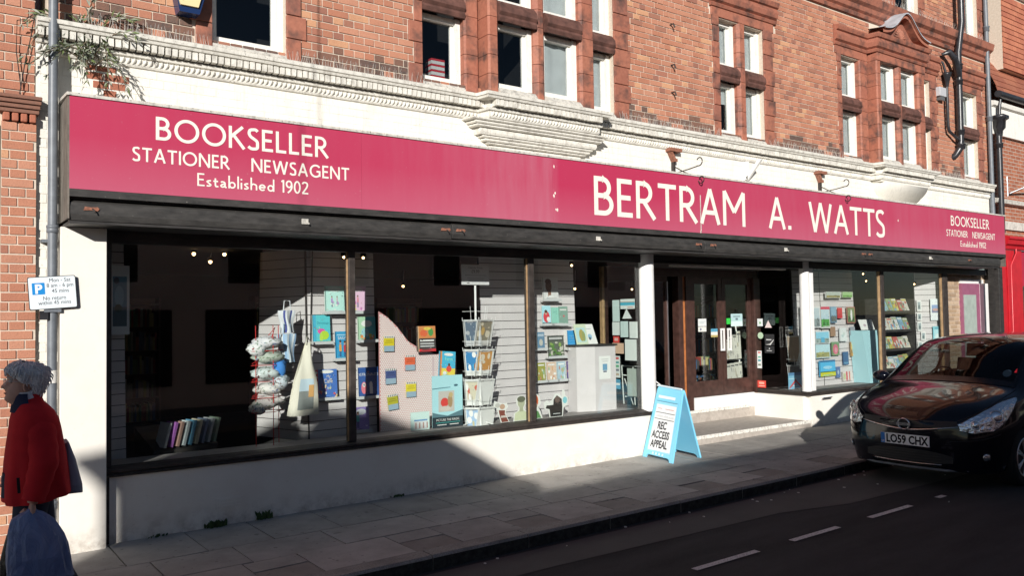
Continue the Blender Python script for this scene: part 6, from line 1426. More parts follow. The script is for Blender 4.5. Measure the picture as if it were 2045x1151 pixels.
# ---- right-hand window display
GR = 'calendars on the right slatwall'
sky = lambda a, b, s=1: [('r', 0.06, 0.06, 0.94, 0.94, a), ('r', 0.06, 0.06, 0.94, 0.42, b)]+blobs(7, [tuple(min(1, c*1.3) for c in b), tuple(c*0.5 for c in b)], 0.15, 0.85, 0.15, 0.4, 0.12, s)
RW = [('pair of landscape photos left card at the top', 11.49, 11.94, 2.065, 2.175, (0.62, 0.62, 0.6), sky((0.45, 0.5, 0.45), (0.30, 0.26, 0.10), 1)), ('green landscape photo right card at the top', 11.98, 12.30, 2.075, 2.175, (0.5, 0.6, 0.4), sky((0.35, 0.55, 0.25), (0.15, 0.36, 0.08), 2)),
      ('grey river calendar by the corner post', 11.12, 11.32, 1.57, 1.92, (0.72, 0.74, 0.75), sky((0.5, 0.6, 0.66), (0.25, 0.3, 0.3), 3)), ('calendar with a green meadow and red header', 11.335, 11.60, 1.557, 1.92, (0.76, 0.76, 0.74), sky((0.5, 0.65, 0.72), (0.10, 0.35, 0.08), 4)+[('r', 0, 0.88, 1, 1, (0.62, 0.06, 0.12))]), ('calendar with a dark cliff photo', 11.627, 11.80, 1.646, 1.92, (0.2, 0.36, 0.5), sky((0.25, 0.42, 0.55), (0.14, 0.16, 0.15), 5)), ('small red notebook', 11.834, 11.97, 1.72, 1.90, (0.62, 0.05, 0.06), [('r', 0.2, 0.3, 0.8, 0.4, (0.4, 0.03, 0.04))]), ('calendar with a waterfall photo', 12.12, 12.36, 1.628, 1.915, (0.45, 0.18, 0.14), sky((0.20, 0.26, 0.12), (0.12, 0.2, 0.08), 6)+[('e', 0.5, 0.5, 0.12, 0.35, W_)]),
      ('blue lake calendar', 11.163, 11.578, 1.30, 1.51, (0.7, 0.75, 0.76), sky((0.28, 0.62, 0.80), (0.30, 0.38, 0.36), 7)+[('r', 0.38, 0.1, 0.62, 0.5, (0.12, 0.45, 0.66))]), ('village garden calendar below the lake one', 11.152, 11.58, 1.058, 1.29, (0.55, 0.72, 0.78), sky((0.5, 0.72, 0.78), (0.34, 0.34, 0.14), 8)), ('pink flower calendar', 11.626, 11.85, 1.09, 1.32, (0.2, 0.3, 0.15), [('e', 0.5, 0.45, 0.35, 0.38, (0.66, 0.16, 0.24)), ('e', 0.55, 0.4, 0.18, 0.2, (0.74, 0.35, 0.40)), ('r', 0, 0.85, 1, 1, (0.2, 0.35, 0.2))]), ('autumn tree calendar', 12.19, 12.39, 1.053, 1.305, (0.5, 0.3, 0.12), blobs(14, [(0.6, 0.3, 0.05), (0.66, 0.45, 0.12), (0.35, 0.2, 0.05)], 0.1, 0.9, 0.1, 0.9, 0.2, 9)),
      ('white drawing card', 11.875, 12.08, 1.324, 1.555, (0.72, 0.74, 0.74), [('e', 0.4, 0.4, 0.2, 0.1, (0.5, 0.6, 0.6)), ('e', 0.6, 0.55, 0.12, 0.12, (0.55, 0.65, 0.6))]), ('tiny brown diary', 11.612, 11.75, 1.417, 1.578, (0.36, 0.22, 0.14), []), ('tiny grey diary', 12.20, 12.34, 1.419, 1.567, (0.30, 0.32, 0.36), []), ('bright blue sky and yellow field calendar', 11.265, 11.72, 0.751, 1.018, (0.10, 0.48, 0.80), [('r', 0, 0.88, 1, 1, (0.05, 0.18, 0.35)), ('r', 0, 0, 1, 0.25, (0.62, 0.62, 0.04)), ('r', 0, 0.24, 1, 0.30, (0.06, 0.15, 0.05)), ('e', 0.5, 0.55, 0.3, 0.1, (0.35, 0.66, 0.85))]), ('dark blue slim notebook', 11.958, 12.12, 0.918, 1.141, (0.05, 0.12, 0.26), [('r', 0.1, 0.1, 0.9, 0.2, (0.12, 0.3, 0.45))]), ('red and white pocket books leaning', 11.925, 12.22, 0.64, 0.80, (0.70, 0.62, 0.58), [('r', 0.35, 0, 0.5, 1, (0.62, 0.08, 0.1)), ('r', 0.65, 0, 0.75, 1, (0.6, 0.15, 0.12)), ('r', 0.1, 0.2, 0.3, 0.8, (0.5, 0.55, 0.3))]), ('small blue diary at the foot', 11.737, 11.86, 0.708, 0.895, (0.12, 0.2, 0.4), [('e', 0.5, 0.5, 0.2, 0.2, (0.4, 0.5, 0.6))]), ('narrow white card strip by the corner post', 10.98, 11.10, 0.70, 1.0, (0.72, 0.72, 0.7), [('r', 0.55, 0.1, 0.8, 0.9, (0.12, 0.12, 0.12))])]
for (lab, a, b, c, d, base, shp) in RW:
    flat_item('calendar', lab+' on the right slatwall', 'calendar', (a, 0.575, c), *[frame_yaw((0, 0), (1, 0), 0.03)[i] for i in (0, 2, 1)], b-a, d-c, 0.012, base, shp, GR)
bc = thing('blue_display_box', 'tall pale blue cardboard display box left of the third mullion', 'display box', (12.5, 0.4, 0.6))
m = MB((0.40, 0.66, 0.72)); m.hexa([(12.30, 0.30, 0.60), (12.62, 0.26, 0.60), (12.62, 0.6, 0.60), (12.30, 0.6, 0.60), (12.20, 0.36, 1.50), (12.62, 0.34, 1.50), (12.62, 0.6, 1.50), (12.20, 0.6, 1.50)]); m.build('box', MAT['print'], bc)
m = MB((0.28, 0.52, 0.62)); m.hexa([(12.625, 0.26, 0.60), (12.74, 0.40, 0.60), (12.74, 0.6, 0.60), (12.625, 0.6, 0.60), (12.625, 0.34, 1.50), (12.74, 0.44, 1.50), (12.74, 0.6, 1.50), (12.625, 0.6, 1.50)]); m.build('side', MAT['print'], bc)
flat_item('card', 'white show card with a bird drawing on the pale blue box', 'card', (12.25, 0.40, 1.51), ux0, (up0+Vector((0.0, 0.35, 0))).normalized(), n0, 0.42, 0.19, 0.004, W_, [('e', 0.35, 0.45, 0.1, 0.12, (0.5, 0.4, 0.45)), ('r', 0.72, 0, 0.78, 1, (0.3, 0.28, 0.3))])
mr = thing('magazine_rack', 'dark tiered magazine rack behind the far right window', 'rack', (13.4, 0.6, 0.6))
m = MB()
for x in (12.86, 13.98): m.box(x, x+0.03, 0.40, 0.80, 0.6, 2.05)
m.box(12.89, 13.98, 0.74, 0.78, 0.6, 2.05)
for z in (0.78, 1.13, 1.47, 1.81): m.box(12.89, 13.98, 0.44, 0.74, z-0.02, z); m.box(12.89, 13.98, 0.43, 0.44, z-0.02, z+0.025)
m.build('case', MAT['black'], mr)
MC = [(0.62, 0.60, 0.55), (0.55, 0.50, 0.10), (0.25, 0.42, 0.52), (0.66, 0.62, 0.50), (0.50, 0.12, 0.10), (0.30, 0.38, 0.20), (0.66, 0.66, 0.66)]
for r, z in enumerate((0.785, 1.135, 1.475, 1.815)):
    for i in range(6):
        u = 12.90+i*0.178+random.uniform(0, 0.01); h = 0.24+random.uniform(-0.01, 0.02)
        flat_item('magazine', ('bottom', 'second lowest', 'third', 'top')[r]+' shelf magazine, '+('first', 'second', 'third', 'fourth', 'fifth', 'last')[i]+' from the left in the dark rack', 'magazine', (u, 0.455, z), *[frame_yaw((0, 0), (1, 0), 0.35)[j] for j in (0, 2, 1)], 0.172, h, 0.006, MC[(i*3+r*2) % 7], blobs(8, [(0.6, 0.58, 0.5), (0.15, 0.2, 0.15), (0.5, 0.15, 0.12), (0.2, 0.35, 0.5), (0.35, 0.42, 0.2)], 0.1, 0.9, 0.06, 0.75, 0.2, 70+i+r*6)+[('r', 0.08, 0.84, 0.92, 0.95, MC[(i+r) % 7])], 'magazines in the dark rack')
uxp, np_, upp = frame_yaw((14.02, 0.37), (14.42, 0.05), 0.03); oP = Vector((14.05, 0.345, 0))+np_*0.012
def rposter(lab, s0, s1, z0, z1, base, shp): flat_item('poster', lab, 'poster', oP+uxp*s0+Vector((0, 0, z0)), uxp, Vector((0, 0, 1)), np_, s1-s0, z1-z0, 0.003, base, shp, 'posters on the far right panel')
rposter('white poster with a sunset sea photo at the far right', 0.215, 0.455, 1.647, 2.044, (0.72, 0.76, 0.78), [('r', 0.1, 0.35, 0.9, 0.72, (0.22, 0.32, 0.55)), ('r', 0.1, 0.35, 0.9, 0.50, (0.18, 0.20, 0.32)), ('e', 0.4, 0.50, 0.25, 0.06, (0.5, 0.3, 0.28)), ('t', 'Coast', 0.5, 0.84, 0.07, (0.35, 0.4, 0.42))])
rposter('pale blue map poster at the far right', 0.244, 0.46, 1.232, 1.536, (0.20, 0.50, 0.58), [('r', 0.1, 0.1, 0.9, 0.8, (0.42, 0.68, 0.74)), ('e', 0.5, 0.4, 0.3, 0.18, (0.62, 0.76, 0.76)), ('r', 0.2, 0.85, 0.8, 0.92, (0.1, 0.3, 0.4))])
for i, (s0, z0, z1) in enumerate(((-0.03, 1.82, 2.02), (-0.03, 1.65, 1.79), (-0.03, 1.45, 1.63), (0.03, 1.28, 1.44), (-0.03, 1.12, 1.26))):
    rposter(('first', 'second', 'third', 'fourth', 'fifth')[i]+' small postcard from the top in the column beside the magazine rack', s0, s0+0.085, z0, z1, (0.72, 0.72, 0.7), [('r', 0.2, 0.15, 0.8, 0.85, (0.3, 0.36, 0.38)), ('e', 0.5, 0.4, 0.2, 0.2, (0.12, 0.16, 0.16))])
# ---- window one: red rack with bundles, bags
rr = thing('red_wire_rack', 'red wire rack of patterned cloth bundles in the first window', 'rack', (1.9, 0.55, 0.6))
m = MB()
for (x, y) in ((1.74, 0.46), (1.90, 0.42), (2.02, 0.60)): m.tube([(x, y, 0.60), (x, y, 1.78)], 0.004, 5)
for z in (0.93, 1.07, 1.23, 1.39, 1.53):
    m.tube([(1.69, 0.42, z+0.02), (1.76, 0.44, z+0.06), (1.74, 0.46, z)], 0.004, 5); m.tube([(1.69, 0.44, z), (1.90, 0.40, z), (2.06, 0.58, z), (1.80, 0.66, z), (1.69, 0.44, z)], 0.0035, 5)
m.tube([(1.86, 0.44, 1.68), (1.92, 0.42, 1.76), (1.90, 0.46, 1.66)], 0.004, 5); m.build('wire_frame', MAT['wire_red'], rr)
g = G('patterned_cloth', 0.85); g.color(g.mix(g.ramp(g.noise(34, 3, 0.4), [(0.56, 0), (0.60, 0.8)], 'LINEAR'), g.attr(), g.ramp(g.noise(9, 2), [(0.35, (0.20, 0.10, 0.10)), (0.5, (0.10, 0.22, 0.12)), (0.65, (0.10, 0.14, 0.35))]))); g.bump(g.noise(30, 4), 0.4, 0.01); MAT['cloth'] = g.mat
def bundle(c, r, tint, seed):
    R = random.Random(seed); P = []
    for i in range(11):
        t = math.pi*i/10; row = []
        for k in range(16):
            a = 2*math.pi*k/16; q = 1+0.20*math.sin(3*a+seed+2*t)+0.14*math.sin(5*a+t*4+seed*2)+0.08*math.sin(9*a-t*5)+R.uniform(-.05, .05)
            row.append((c[0]+r[0]*q*math.sin(t)*math.cos(a), c[1]+r[1]*q*math.sin(t)*math.sin(a), c[2]-r[2]*math.cos(t)*(1+0.1*math.sin(2*a+seed))))
        P.append(row)
    return MB(tint).grid(P, closed=True)
for i, (z, t, lab) in enumerate(((1.61, (0.66, 0.65, 0.68), 'white bundle at the top of the red rack'), (1.465, (0.42, 0.46, 0.40), 'green patterned bundle second on the red rack'), (1.31, (0.60, 0.66, 0.66), 'pale patterned bundle in the middle of the red rack'), (1.155, (0.70, 0.67, 0.64), 'white dotted bundle fourth on the red rack'), (1.02, (0.66, 0.60, 0.58), 'cream patterned bundle at the foot of the red rack'))):
    tag(bundle((1.87+0.02*(i % 2), 0.50, z), (0.14, 0.11, 0.062), t, i+1).build('cloth_bundle', MAT['cloth']), lab, 'cloth', 'bundles on the red rack')
tag(bundle((1.985, 0.46, 1.355), (0.06, 0.05, 0.085), (0.05, 0.22, 0.60), 9).build('cloth_bundle', MAT['tint']), 'bright blue scarf tied beside the red rack', 'cloth', 'bundles on the red rack')
for i, (u, z, t, lab) in enumerate(((1.76, 1.55, (0.72, 0.71, 0.72), 'small white bundle drooping at the upper left of the red rack'), (1.99, 1.22, (0.55, 0.60, 0.66), 'small grey bundle at the right of the red rack'), (1.77, 0.98, (0.70, 0.66, 0.60), 'small cream bundle drooping at the lower left of the red rack'))):
    tag(bundle((u, 0.47, z), (0.085, 0.07, 0.07), t, i+21).build('cloth_bundle', MAT['cloth']), lab, 'cloth', 'bundles on the red rack')
def bag(name, lab, u0, u1, z0, z1, y, cols, th=0.05, grp=None):
    m = MB(); n = 9; k = 7; P = []
    for j in range(k+1):
        v = j/k; row = []
        for i in range(n+1):
            s = i/n; row.append((u0+(u1-u0)*s+0.012*math.sin(v*5+s*3), y-th*math.sin(math.pi*s)*(0.5+0.5*math.sin(math.pi*(0.15+0.8*v)))+0.012*math.sin(s*9+v*2), z0+(z1-z0)*v))
        P.append(row)
    for i in range(n):
        m.grid([[P[j][i], P[j][i+1]] for j in range(k+1)], cols[i % len(cols)])
    m.grid([[(p[0], y+0.03, p[2]) for p in (r[0], r[-1])] for r in P], cols[0]); m.f = m.f
    m.tube([(u0+(u1-u0)*0.25, y, z1), (u0+(u1-u0)*0.3, y, z1+0.10), (u0+(u1-u0)*0.7, y, z1+0.10), (u0+(u1-u0)*0.75, y, z1)], 0.006, 5, cols[0])
    return tag(m.build(name, MAT['tint']), lab, 'bag', grp)
bag('striped_bag', 'upper white and navy striped bag hanging on the angled panel', 2.06, 2.21, 1.70, 1.93, 0.66, [(0.66, 0.68, 0.72), (0.66, 0.68, 0.72), (0.06, 0.08, 0.28), (0.70, 0.72, 0.75)], 0.05, 'striped bags')
bag('striped_bag', 'lower pale blue striped bag hanging on the angled panel', 2.035, 2.20, 1.40, 1.69, 0.62, [(0.42, 0.56, 0.72), (0.68, 0.72, 0.76), (0.30, 0.45, 0.66)], 0.06, 'striped bags')
tb = thing('tote_bag', 'cream canvas tote bag with a printed building photo', 'bag', (2.25, 0.5, 0.85))
P = []
for j in range(13):
    v = j/12; w = 0.30*(1-v)**0.9*0.55+0.30*0.45*(1 if v < 0.45 else max(0.12, 1-(v-0.45)*1.6)); row = []
    for i in range(11):
        s = i/10; row.append((2.24+0.05*v+(s-0.5)*w*1.05, 0.50-0.05*math.sin(math.pi*s)-0.02*math.sin(7*s+3*v), 0.86+0.74*v))
    P.append(row)
m = MB((0.70, 0.66, 0.56)); m.grid(P); m.grid([[(p[0], p[1]+0.05+0.03*math.sin(math.pi*i/10), p[2]) for i, p in enumerate(r)] for r in P]); m.build('canvas', MAT['tint'], tb)
m = MB(); m.grid([[(p[0], p[1]-0.004, p[2]) for p in r[2:9]] for r in P[1:6]], (0.25, 0.27, 0.26)); m.build('photo_print', MAT['tint'], tb)
m = MB(); m.grid([[(p[0], p[1]-0.0045, p[2]) for p in r[2:9]] for r in P[4:7]], (0.50, 0.62, 0.70)); m.grid([[(p[0], p[1]-0.007, p[2]) for p in r[6:9]] for r in P[3:6]], (0.62, 0.34, 0.12)); m.build('photo_sky', MAT['tint'], tb)
m = MB((0.68, 0.64, 0.55)); m.tube([(2.26, 0.47, 1.58), (2.28, 0.49, 1.66), (2.33, 0.51, 1.60), (2.31, 0.48, 1.2)], 0.012, 5, flat=0.4); m.build('handle', MAT['tint'], tb)
# hanging banner and slanted books in the dark left corner
flat_item('wall_banner', 'hanging print of a blue seascape on the narrow slatwall strip', 'banner', (0.485, 0.70, 1.72), *[frame_yaw((0.46, 0.78), (0.64, 0.82), 0.0)[i] for i in (0, 2, 1)], 0.17, 0.64, 0.006, (0.74, 0.75, 0.76), [('r', 0.1, 0.12, 0.86, 0.84, (0.14, 0.30, 0.42)), ('r', 0.1, 0.12, 0.86, 0.40, (0.07, 0.13, 0.17)), ('e', 0.45, 0.55, 0.25, 0.16, (0.25, 0.46, 0.58)), ('e', 0.4, 0.38, 0.2, 0.06, (0.05, 0.10, 0.09)), ('e', 0.3, 0.78, 0.15, 0.05, (0.08, 0.12, 0.16))])
tb2 = thing('book_trough', 'low sloping trough of books in the dark first window', 'display', (1.2, 0.9, 0.6))
m = MB(); m.hexa([(0.86, 0.72, 0.56), (1.5, 0.9, 0.56), (1.4, 1.25, 0.56), (0.76, 1.05, 0.56), (0.86, 0.72, 0.62), (1.5, 0.9, 0.62), (1.4, 1.25, 0.82), (0.76, 1.05, 0.82)]); m.build('trough', MAT['black'], tb2)
for i in range(9):
    t = i/8; u, y, z = 0.90+0.50*t, 0.78+0.14*t, 0.66
    uxb = Vector((0.28, -0.96, 0)); nb = Vector((-0.9, -0.35, 0.25)).normalized(); upb = nb.cross(uxb)*-1
    if upb.z < 0: upb = -upb
    c = [(0.60, 0.62, 0.60), (0.30, 0.10, 0.36), (0.36, 0.22, 0.18), (0.50, 0.56, 0.58), (0.10, 0.28, 0.42), (0.52, 0.48, 0.36), (0.15, 0.2, 0.3), (0.4, 0.42, 0.44), (0.2, 0.26, 0.2)][i]
    flat_item('book', ('first', 'second', 'third', 'fourth', 'fifth', 'sixth', 'seventh', 'eighth', 'last')[i]+' book from the left leaning in the dark sloping trough', 'book', (u, y+0.09, z-0.02), uxb, upb, nb, 0.17, 0.24, 0.025, c, [('r', 0.15, 0.7, 0.85, 0.8, tuple(min(1, x*1.4) for x in c)), ('e', 0.5, 0.4, 0.2, 0.15, tuple(x*0.6 for x in c))] if i else [], 'books in the trough')
# tall bookcases deep in the shop
for i, (u, y) in enumerate(((1.6, 5.6), (3.6, 4.6), (6.0, 5.4), (8.6, 5.4), (11.6, 3.4))):
    b = thing('bookcase', ('first', 'second', 'third', 'fourth', 'fifth')[i]+' dark bookcase from the left deep inside the shop', 'bookcase', (u, y, 0.3), 'bookcases inside the shop')
    m = MB()
    for x in (u-0.45, u+0.43): m.box(x, x+0.02, y, y+0.28, 0.3, 2.2)
    m.box(u-0.43, u+0.43, y+0.26, y+0.28, 0.3, 2.2)
    for k in range(6): m.box(u-0.43, u+0.43, y, y+0.26, 0.35+k*0.35, 0.37+k*0.35)
    m.build('case', MAT['door_wood'], b); bk = MB()
    for k in range(5):
        x = u-0.42
        while x < u+0.38:
            w = random.uniform(0.02, 0.045); h = random.uniform(0.19, 0.28); bk.box(x, x+w-0.002, y+0.03, y+0.24, 0.371+k*0.35, 0.371+k*0.35+h, random.choice([(0.4, 0.38, 0.34), (0.3, 0.05, 0.04), (0.05, 0.12, 0.25), (0.1, 0.2, 0.1), (0.5, 0.45, 0.2), (0.08, 0.07, 0.07)])); x += w
    stuff(bk.build('book_rows', MAT['print'], b))
# spot lamps
LAMPS = [(1.462, 1.6, 2.56, 'warm spot lamp left of three in the dark first window'), (1.722, 1.9, 2.50, 'warm spot lamp lowest of three in the dark first window'), (1.787, 1.6, 2.565, 'warm spot lamp right of three in the dark first window'), (2.867, 3.5, 2.44, 'spot lamp glowing deep inside the first window'), (2.72, 0.55, 2.49, 'spot lamp left of the first mullion'), (2.945, 0.55, 2.49, 'spot lamp right of the first mullion'), (5.88, 0.55, 2.48, 'spot lamp above the books by the counter'), (5.307, 4.0, 2.345, 'faint lamp deep behind the second window'), (9.341, 3.0, 2.29, 'lamp glowing behind the porch notices'), (8.015, 3.0, 2.289, 'lamp glowing deep behind the third window'), (11.553, 2.0, 2.361, 'lamp glowing behind the right porch glass'), (12.52, 0.5, 2.49, 'spot lamp at the top of the calendar window'), (13.45, 1.0, 2.40, 'lamp glowing below it in the calendar window'), (13.95, 0.35, 2.32, 'spot lamp above the magazine rack')]
for u, y, z, lab in LAMPS:
    t = thing('spot_lamp', lab, 'lamp', (u, y, z), 'spot lamps in the shop')
    r = 0.014 if y < 1.2 else 0.020
    m = MB(); m.lathe([(0.0, r), (r*0.7, r*0.7), (r, 0), (r*0.7, -r*0.7), (0.001, -r)], (u, y, z), 10); m.build('bulb', MAT['bulb'], t)
    m = MB(); m.lathe([(0.012, 0.055), (0.03, 0.05), (0.036, 0.012), (0.034, 0.012), (0.028, 0.045)], (u, y, z), 12); m.build('shade', MAT['wrought'], t)
    MB().tube([(u, y, z+0.05), (u+0.02, y, 2.62)], 0.006, 6).build('stem', MAT['alu'], t)
# ------------------------------------------------------------------ parked car: dark compact people carrier facing the camera
def make_car():
    # stations along the length s (0 = front), half section points bottom -> top centre
    # each: s, list of (y, z) : sill, lower, mid(widest), belt, upper/rail, roof-inner, centre
    ST = [
        (0.00, [(0.30, 0.24), (0.34, 0.34), (0.36, 0.46), (0.34, 0.58), (0.30, 0.66), (0.18, 0.70), (0.0, 0.705)]),
        (0.06, [(0.52, 0.20), (0.56, 0.33), (0.58, 0.47), (0.56, 0.60), (0.50, 0.70), (0.28, 0.755), (0.0, 0.765)]),
        (0.16, [(0.66, 0.19), (0.70, 0.33), (0.725, 0.48), (0.715, 0.64), (0.64, 0.765), (0.34, 0.825), (0.0, 0.835)]),
        (0.32, [(0.74, 0.19), (0.785, 0.34), (0.80, 0.50), (0.80, 0.68), (0.725, 0.83), (0.40, 0.895), (0.0, 0.905)]),
        (0.58, [(0.78, 0.20), (0.83, 0.36), (0.842, 0.54), (0.836, 0.74), (0.765, 0.905), (0.44, 0.965), (0.0, 0.98)]),
        (0.86, [(0.80, 0.20), (0.838, 0.38), (0.846, 0.58), (0.84, 0.80), (0.785, 0.965), (0.47, 1.03), (0.0, 1.05)]),
        (1.06, [(0.80, 0.20), (0.84, 0.38), (0.847, 0.60), (0.838, 0.86), (0.755, 1.06), (0.48, 1.16), (0.0, 1.185)]),
        (1.36, [(0.80, 0.20), (0.84, 0.38), (0.847, 0.62), (0.835, 0.92), (0.705, 1.235), (0.48, 1.345), (0.0, 1.375)]),
        (1.70, [(0.80, 0.20), (0.84, 0.38), (0.847, 0.62), (0.835, 0.945), (0.655, 1.385), (0.47, 1.475), (0.0, 1.505)]),
        (2.20, [(0.80, 0.20), (0.84, 0.38), (0.847, 0.62), (0.835, 0.96), (0.635, 1.43), (0.46, 1.52), (0.0, 1.55)]),
        (2.90, [(0.80, 0.20), (0.84, 0.38), (0.845, 0.62), (0.83, 0.98), (0.625, 1.42), (0.45, 1.51), (0.0, 1.535)]),
        (3.50, [(0.78, 0.22), (0.82, 0.40), (0.83, 0.62), (0.81, 0.99), (0.60, 1.38), (0.43, 1.46), (0.0, 1.485)]),
        (3.85, [(0.68, 0.26), (0.73, 0.42), (0.75, 0.64), (0.73, 0.98), (0.56, 1.22), (0.40, 1.28), (0.0, 1.30)]),
        (4.02, [(0.50, 0.30), (0.56, 0.44), (0.58, 0.62), (0.56, 0.90), (0.46, 1.02), (0.30, 1.06), (0.0, 1.07)]),
    ]
    n = len(ST); m = 7
    def cr(p0, p1, p2, p3, t): return 0.5*((2*p1)+(-p0+p2)*t+(2*p0-5*p1+4*p2-p3)*t*t+(-p0+3*p1-3*p2+p3)*t*t*t)
    def S(i, j):
        """smooth surface, i in [0,n-1] along length, j in [0,m-1] bottom->top"""
        i = min(max(i, 0), n-1); j = min(max(j, 0), m-1); i0 = min(int(i), n-2); ti = i-i0; j0 = min(int(j), m-2); tj = j-j0
        def row(k):
            k = min(max(k, 0), n-1); s, P = ST[k]
            q = [P[min(max(j0+d, 0), m-1)] for d in (-1, 0, 1, 2)]
            if j0+2 > m-1: q[3] = (-P[m-2][0], P[m-2][1])
            return (s, cr(q[0][0], q[1][0], q[2][0], q[3][0], tj), cr(q[0][1], q[1][1], q[2][1], q[3][1], tj))
        R = [row(i0+d) for d in (-1, 0, 1, 2)]
        if i0 == 0: R[0] = tuple(2*a-b for a, b in zip(R[1], R[2]))
        return Vector([cr(R[0][c], R[1][c], R[2][c], R[3][c], ti) for c in range(3)])
    def Nrm(i, j):
        e = 0.02; a = S(i+e, j)-S(i-e, j); b = S(i, j+e)-S(i, j-e); v = a.cross(b)
        if v.length < 1e-9: return Vector((0, 0, 1))
        v.normalize(); c = S(i, j)
        if v.dot(Vector((c.x-2.0 if c.x < 0.3 else 0.0, c.y, c.z-0.6))) < 0: v = -v
        return v
    ipos = lambda s: next((k+(s-ST[k][0])/(ST[k+1][0]-ST[k][0]) for k in range(n-1) if ST[k][0] <= s <= ST[k+1][0]), n-1)
    car = thing('parked_car', 'black compact people carrier parked at the kerb in front of the right windows', 'car', (0, 0, 0))
    parts = []
    paint = G('car_paint', 0.14, 0.0, 0.25); paint.color((0.0035, 0.004, 0.0075)); paint.p.inputs['Coat Weight'].default_value = 0.62; paint.p.inputs['Coat Roughness'].default_value = 0.03
    paint = paint.mat; trim = flat('car_trim', (0.012, 0.012, 0.013), 0.55); rubber = flat('tyre', (0.012, 0.012, 0.012), 0.85); chrome = MAT['steel']
    frit = flat('window_surround', (0.006, 0.006, 0.007), 0.2)
    def bld(mb, name, mat, parent=None, side=None):
        o = mb.build(name, mat, parent or car); parts.append(o); return o
    # window outlines in (s, j) space: windscreen between pillars on upper front, side glass between belt and rail
    def in_ws(s, j): return 0.94 < s < 1.68 and j > 4.38
    def in_side(s, j): return (1.55 < s < 2.30 or 2.38 < s < 3.3) and 3.12 < j < 3.92 and (s-1.50) > (j-3.1)*0.62 and s < 3.45-(j-3.1)*0.2
    NI, NJ = 150, 72
    def arch(s, y, z):
        return any((s-c)**2+(z-0.30)**2 < 0.335**2 for c in (0.80, 3.36)) and y > 0.45
    for sgn in (1, -1):
        mb = MB(); P = [[S((n-1)*a/NI, (m-1)*b/NJ) for b in range(NJ+1)] for a in range(NI+1)]
        vs = []; fs = []
        for a in range(NI+1):
            for b in range(NJ+1): q = P[a][b]; vs.append((q.x, q.y*sgn, q.z))
        for a in range(NI):
            for b in range(NJ):
                c = (P[a][b]+P[a+1][b+1])/2; j = (m-1)*(b+0.5)/NJ
                if in_ws(c.x, j) or in_side(c.x, j) or arch(c.x, c.y, c.z): continue
                k = a*(NJ+1)+b; q = (k, k+1, k+NJ+2, k+NJ+1); fs.append(q if sgn < 0 else tuple(reversed(q)))
        mb.add(vs, fs, None, True); bld(mb, 'body_side', paint)
    # rounded nose closing the two sides
    NX = []
    for b in range(NJ+1):
        q = S(0, (m-1)*b/NJ); w = q.y; row = []
        for k in range(25):
            c = -1+2*k/24; row.append((q.x-0.030*(1-c*c)*min(1.0, w/0.2), w*c, q.z))
        NX.append(row)
    nose = MB().grid(NX); nose.f = [list(reversed(q)) for q in nose.f]
    def nose_pt(y, z, off=0.0):
        best = min(NX, key=lambda r: abs(r[0][2]-z)); w = abs(best[0][1]) or 1e-3; c = max(-1, min(1, y/w)); return Vector((best[0][0]-0.030*(1-c*c)*min(1.0, w/0.2)-off, y, z))
    bld(nose, 'bumper', paint)
    def patch(edge0, edge1, na, nb, off, sgn, mb=None, tint=None):
        """strip between two param curves [(s,j)...]; sampled smoothly and lifted off the body"""
        mb = mb or MB(tint)
        def along(e, t):
            x = t*(len(e)-1); k = min(int(x), len(e)-2); f = x-k; f_ = f
            return (e[k][0]+(e[k+1][0]-e[k][0])*f_, e[k][1]+(e[k+1][1]-e[k][1])*f_)
        G_ = []
        for a in range(na+1):
            p, q = along(edge0, a/na), along(edge1, a/na); row = []
            for b in range(nb+1):
                t = b/nb; s, j = p[0]+(q[0]-p[0])*t, p[1]+(q[1]-p[1])*t; i = ipos(s); v = S(i, j)+Nrm(i, j)*off; row.append((v.x, v.y*sgn, v.z))
            G_.append(row)
        mb.grid(G_); return mb
    # windscreen: one curved pane over both halves, with black border
    wj0 = 4.32
    pane = MB(); G_ = []
    for a in range(21):
        t = a/20; row = []; s = 0.90+(1.71-0.90)*t
        for sg, rng in ((1, range(0, 17)), (-1, range(15, -1, -1))):
            for b in rng:
                j = wj0+(6-wj0)*b/16; i = ipos(s); v = S(i, j)+Vector((-0.45, 0, 0.89))*0.004; row.append((v.x, v.y*sg, v.z))
        G_.append(row)
    pane.grid(G_); bld(pane, 'windscreen', MAT['car_glass'])
    for sg in (1, -1):
        b1 = patch([(0.90, 4.30), (1.2, 4.30), (1.5, 4.30), (1.72, 4.30)], [(0.96, 4.42), (1.2, 4.44), (1.5, 4.44), (1.66, 4.44)], 16, 2, 0.006, sg)
        bld(b1, 'windscreen_border', frit)
        b1 = patch([(0.89, 4.3), (0.86, 5.2), (0.85, 6.0)], [(0.97, 4.3), (0.95, 5.2), (0.94, 6.0)], 12, 2, 0.006, sg); bld(b1, 'scuttle', frit)
        b1 = patch([(1.66, 4.3), (1.665, 5.2), (1.67, 6.0)], [(1.72, 4.3), (1.725, 5.2), (1.73, 6.0)], 12, 2, 0.006, sg); bld(b1, 'windscreen_border', frit)
        for (s0, s1, s2, s3) in ((1.50, 2.34, 2.02, 2.34), (2.36, 3.42, 2.36, 3.22)):
            g_ = patch([(s0, 3.10), ((s0+s1)/2, 3.08), (s1, 3.10)], [(s2, 3.94), ((s2+s3)/2, 3.96), (s3, 3.94)], 14, 8, 0.004, sg); bld(g_, 'side_window', MAT['car_glass'])
            e_ = patch([(s0-0.03, 3.06), (s1+0.01, 3.06)], [(s0+0.03, 3.14), (s1, 3.14)], 10, 1, 0.006, sg); bld(e_, 'window_trim', frit)
            e_ = patch([(s2-0.03, 3.90), (s3, 3.90)], [(s2-0.06, 3.99), (s3, 3.99)], 10, 1, 0.006, sg); bld(e_, 'window_trim', frit)
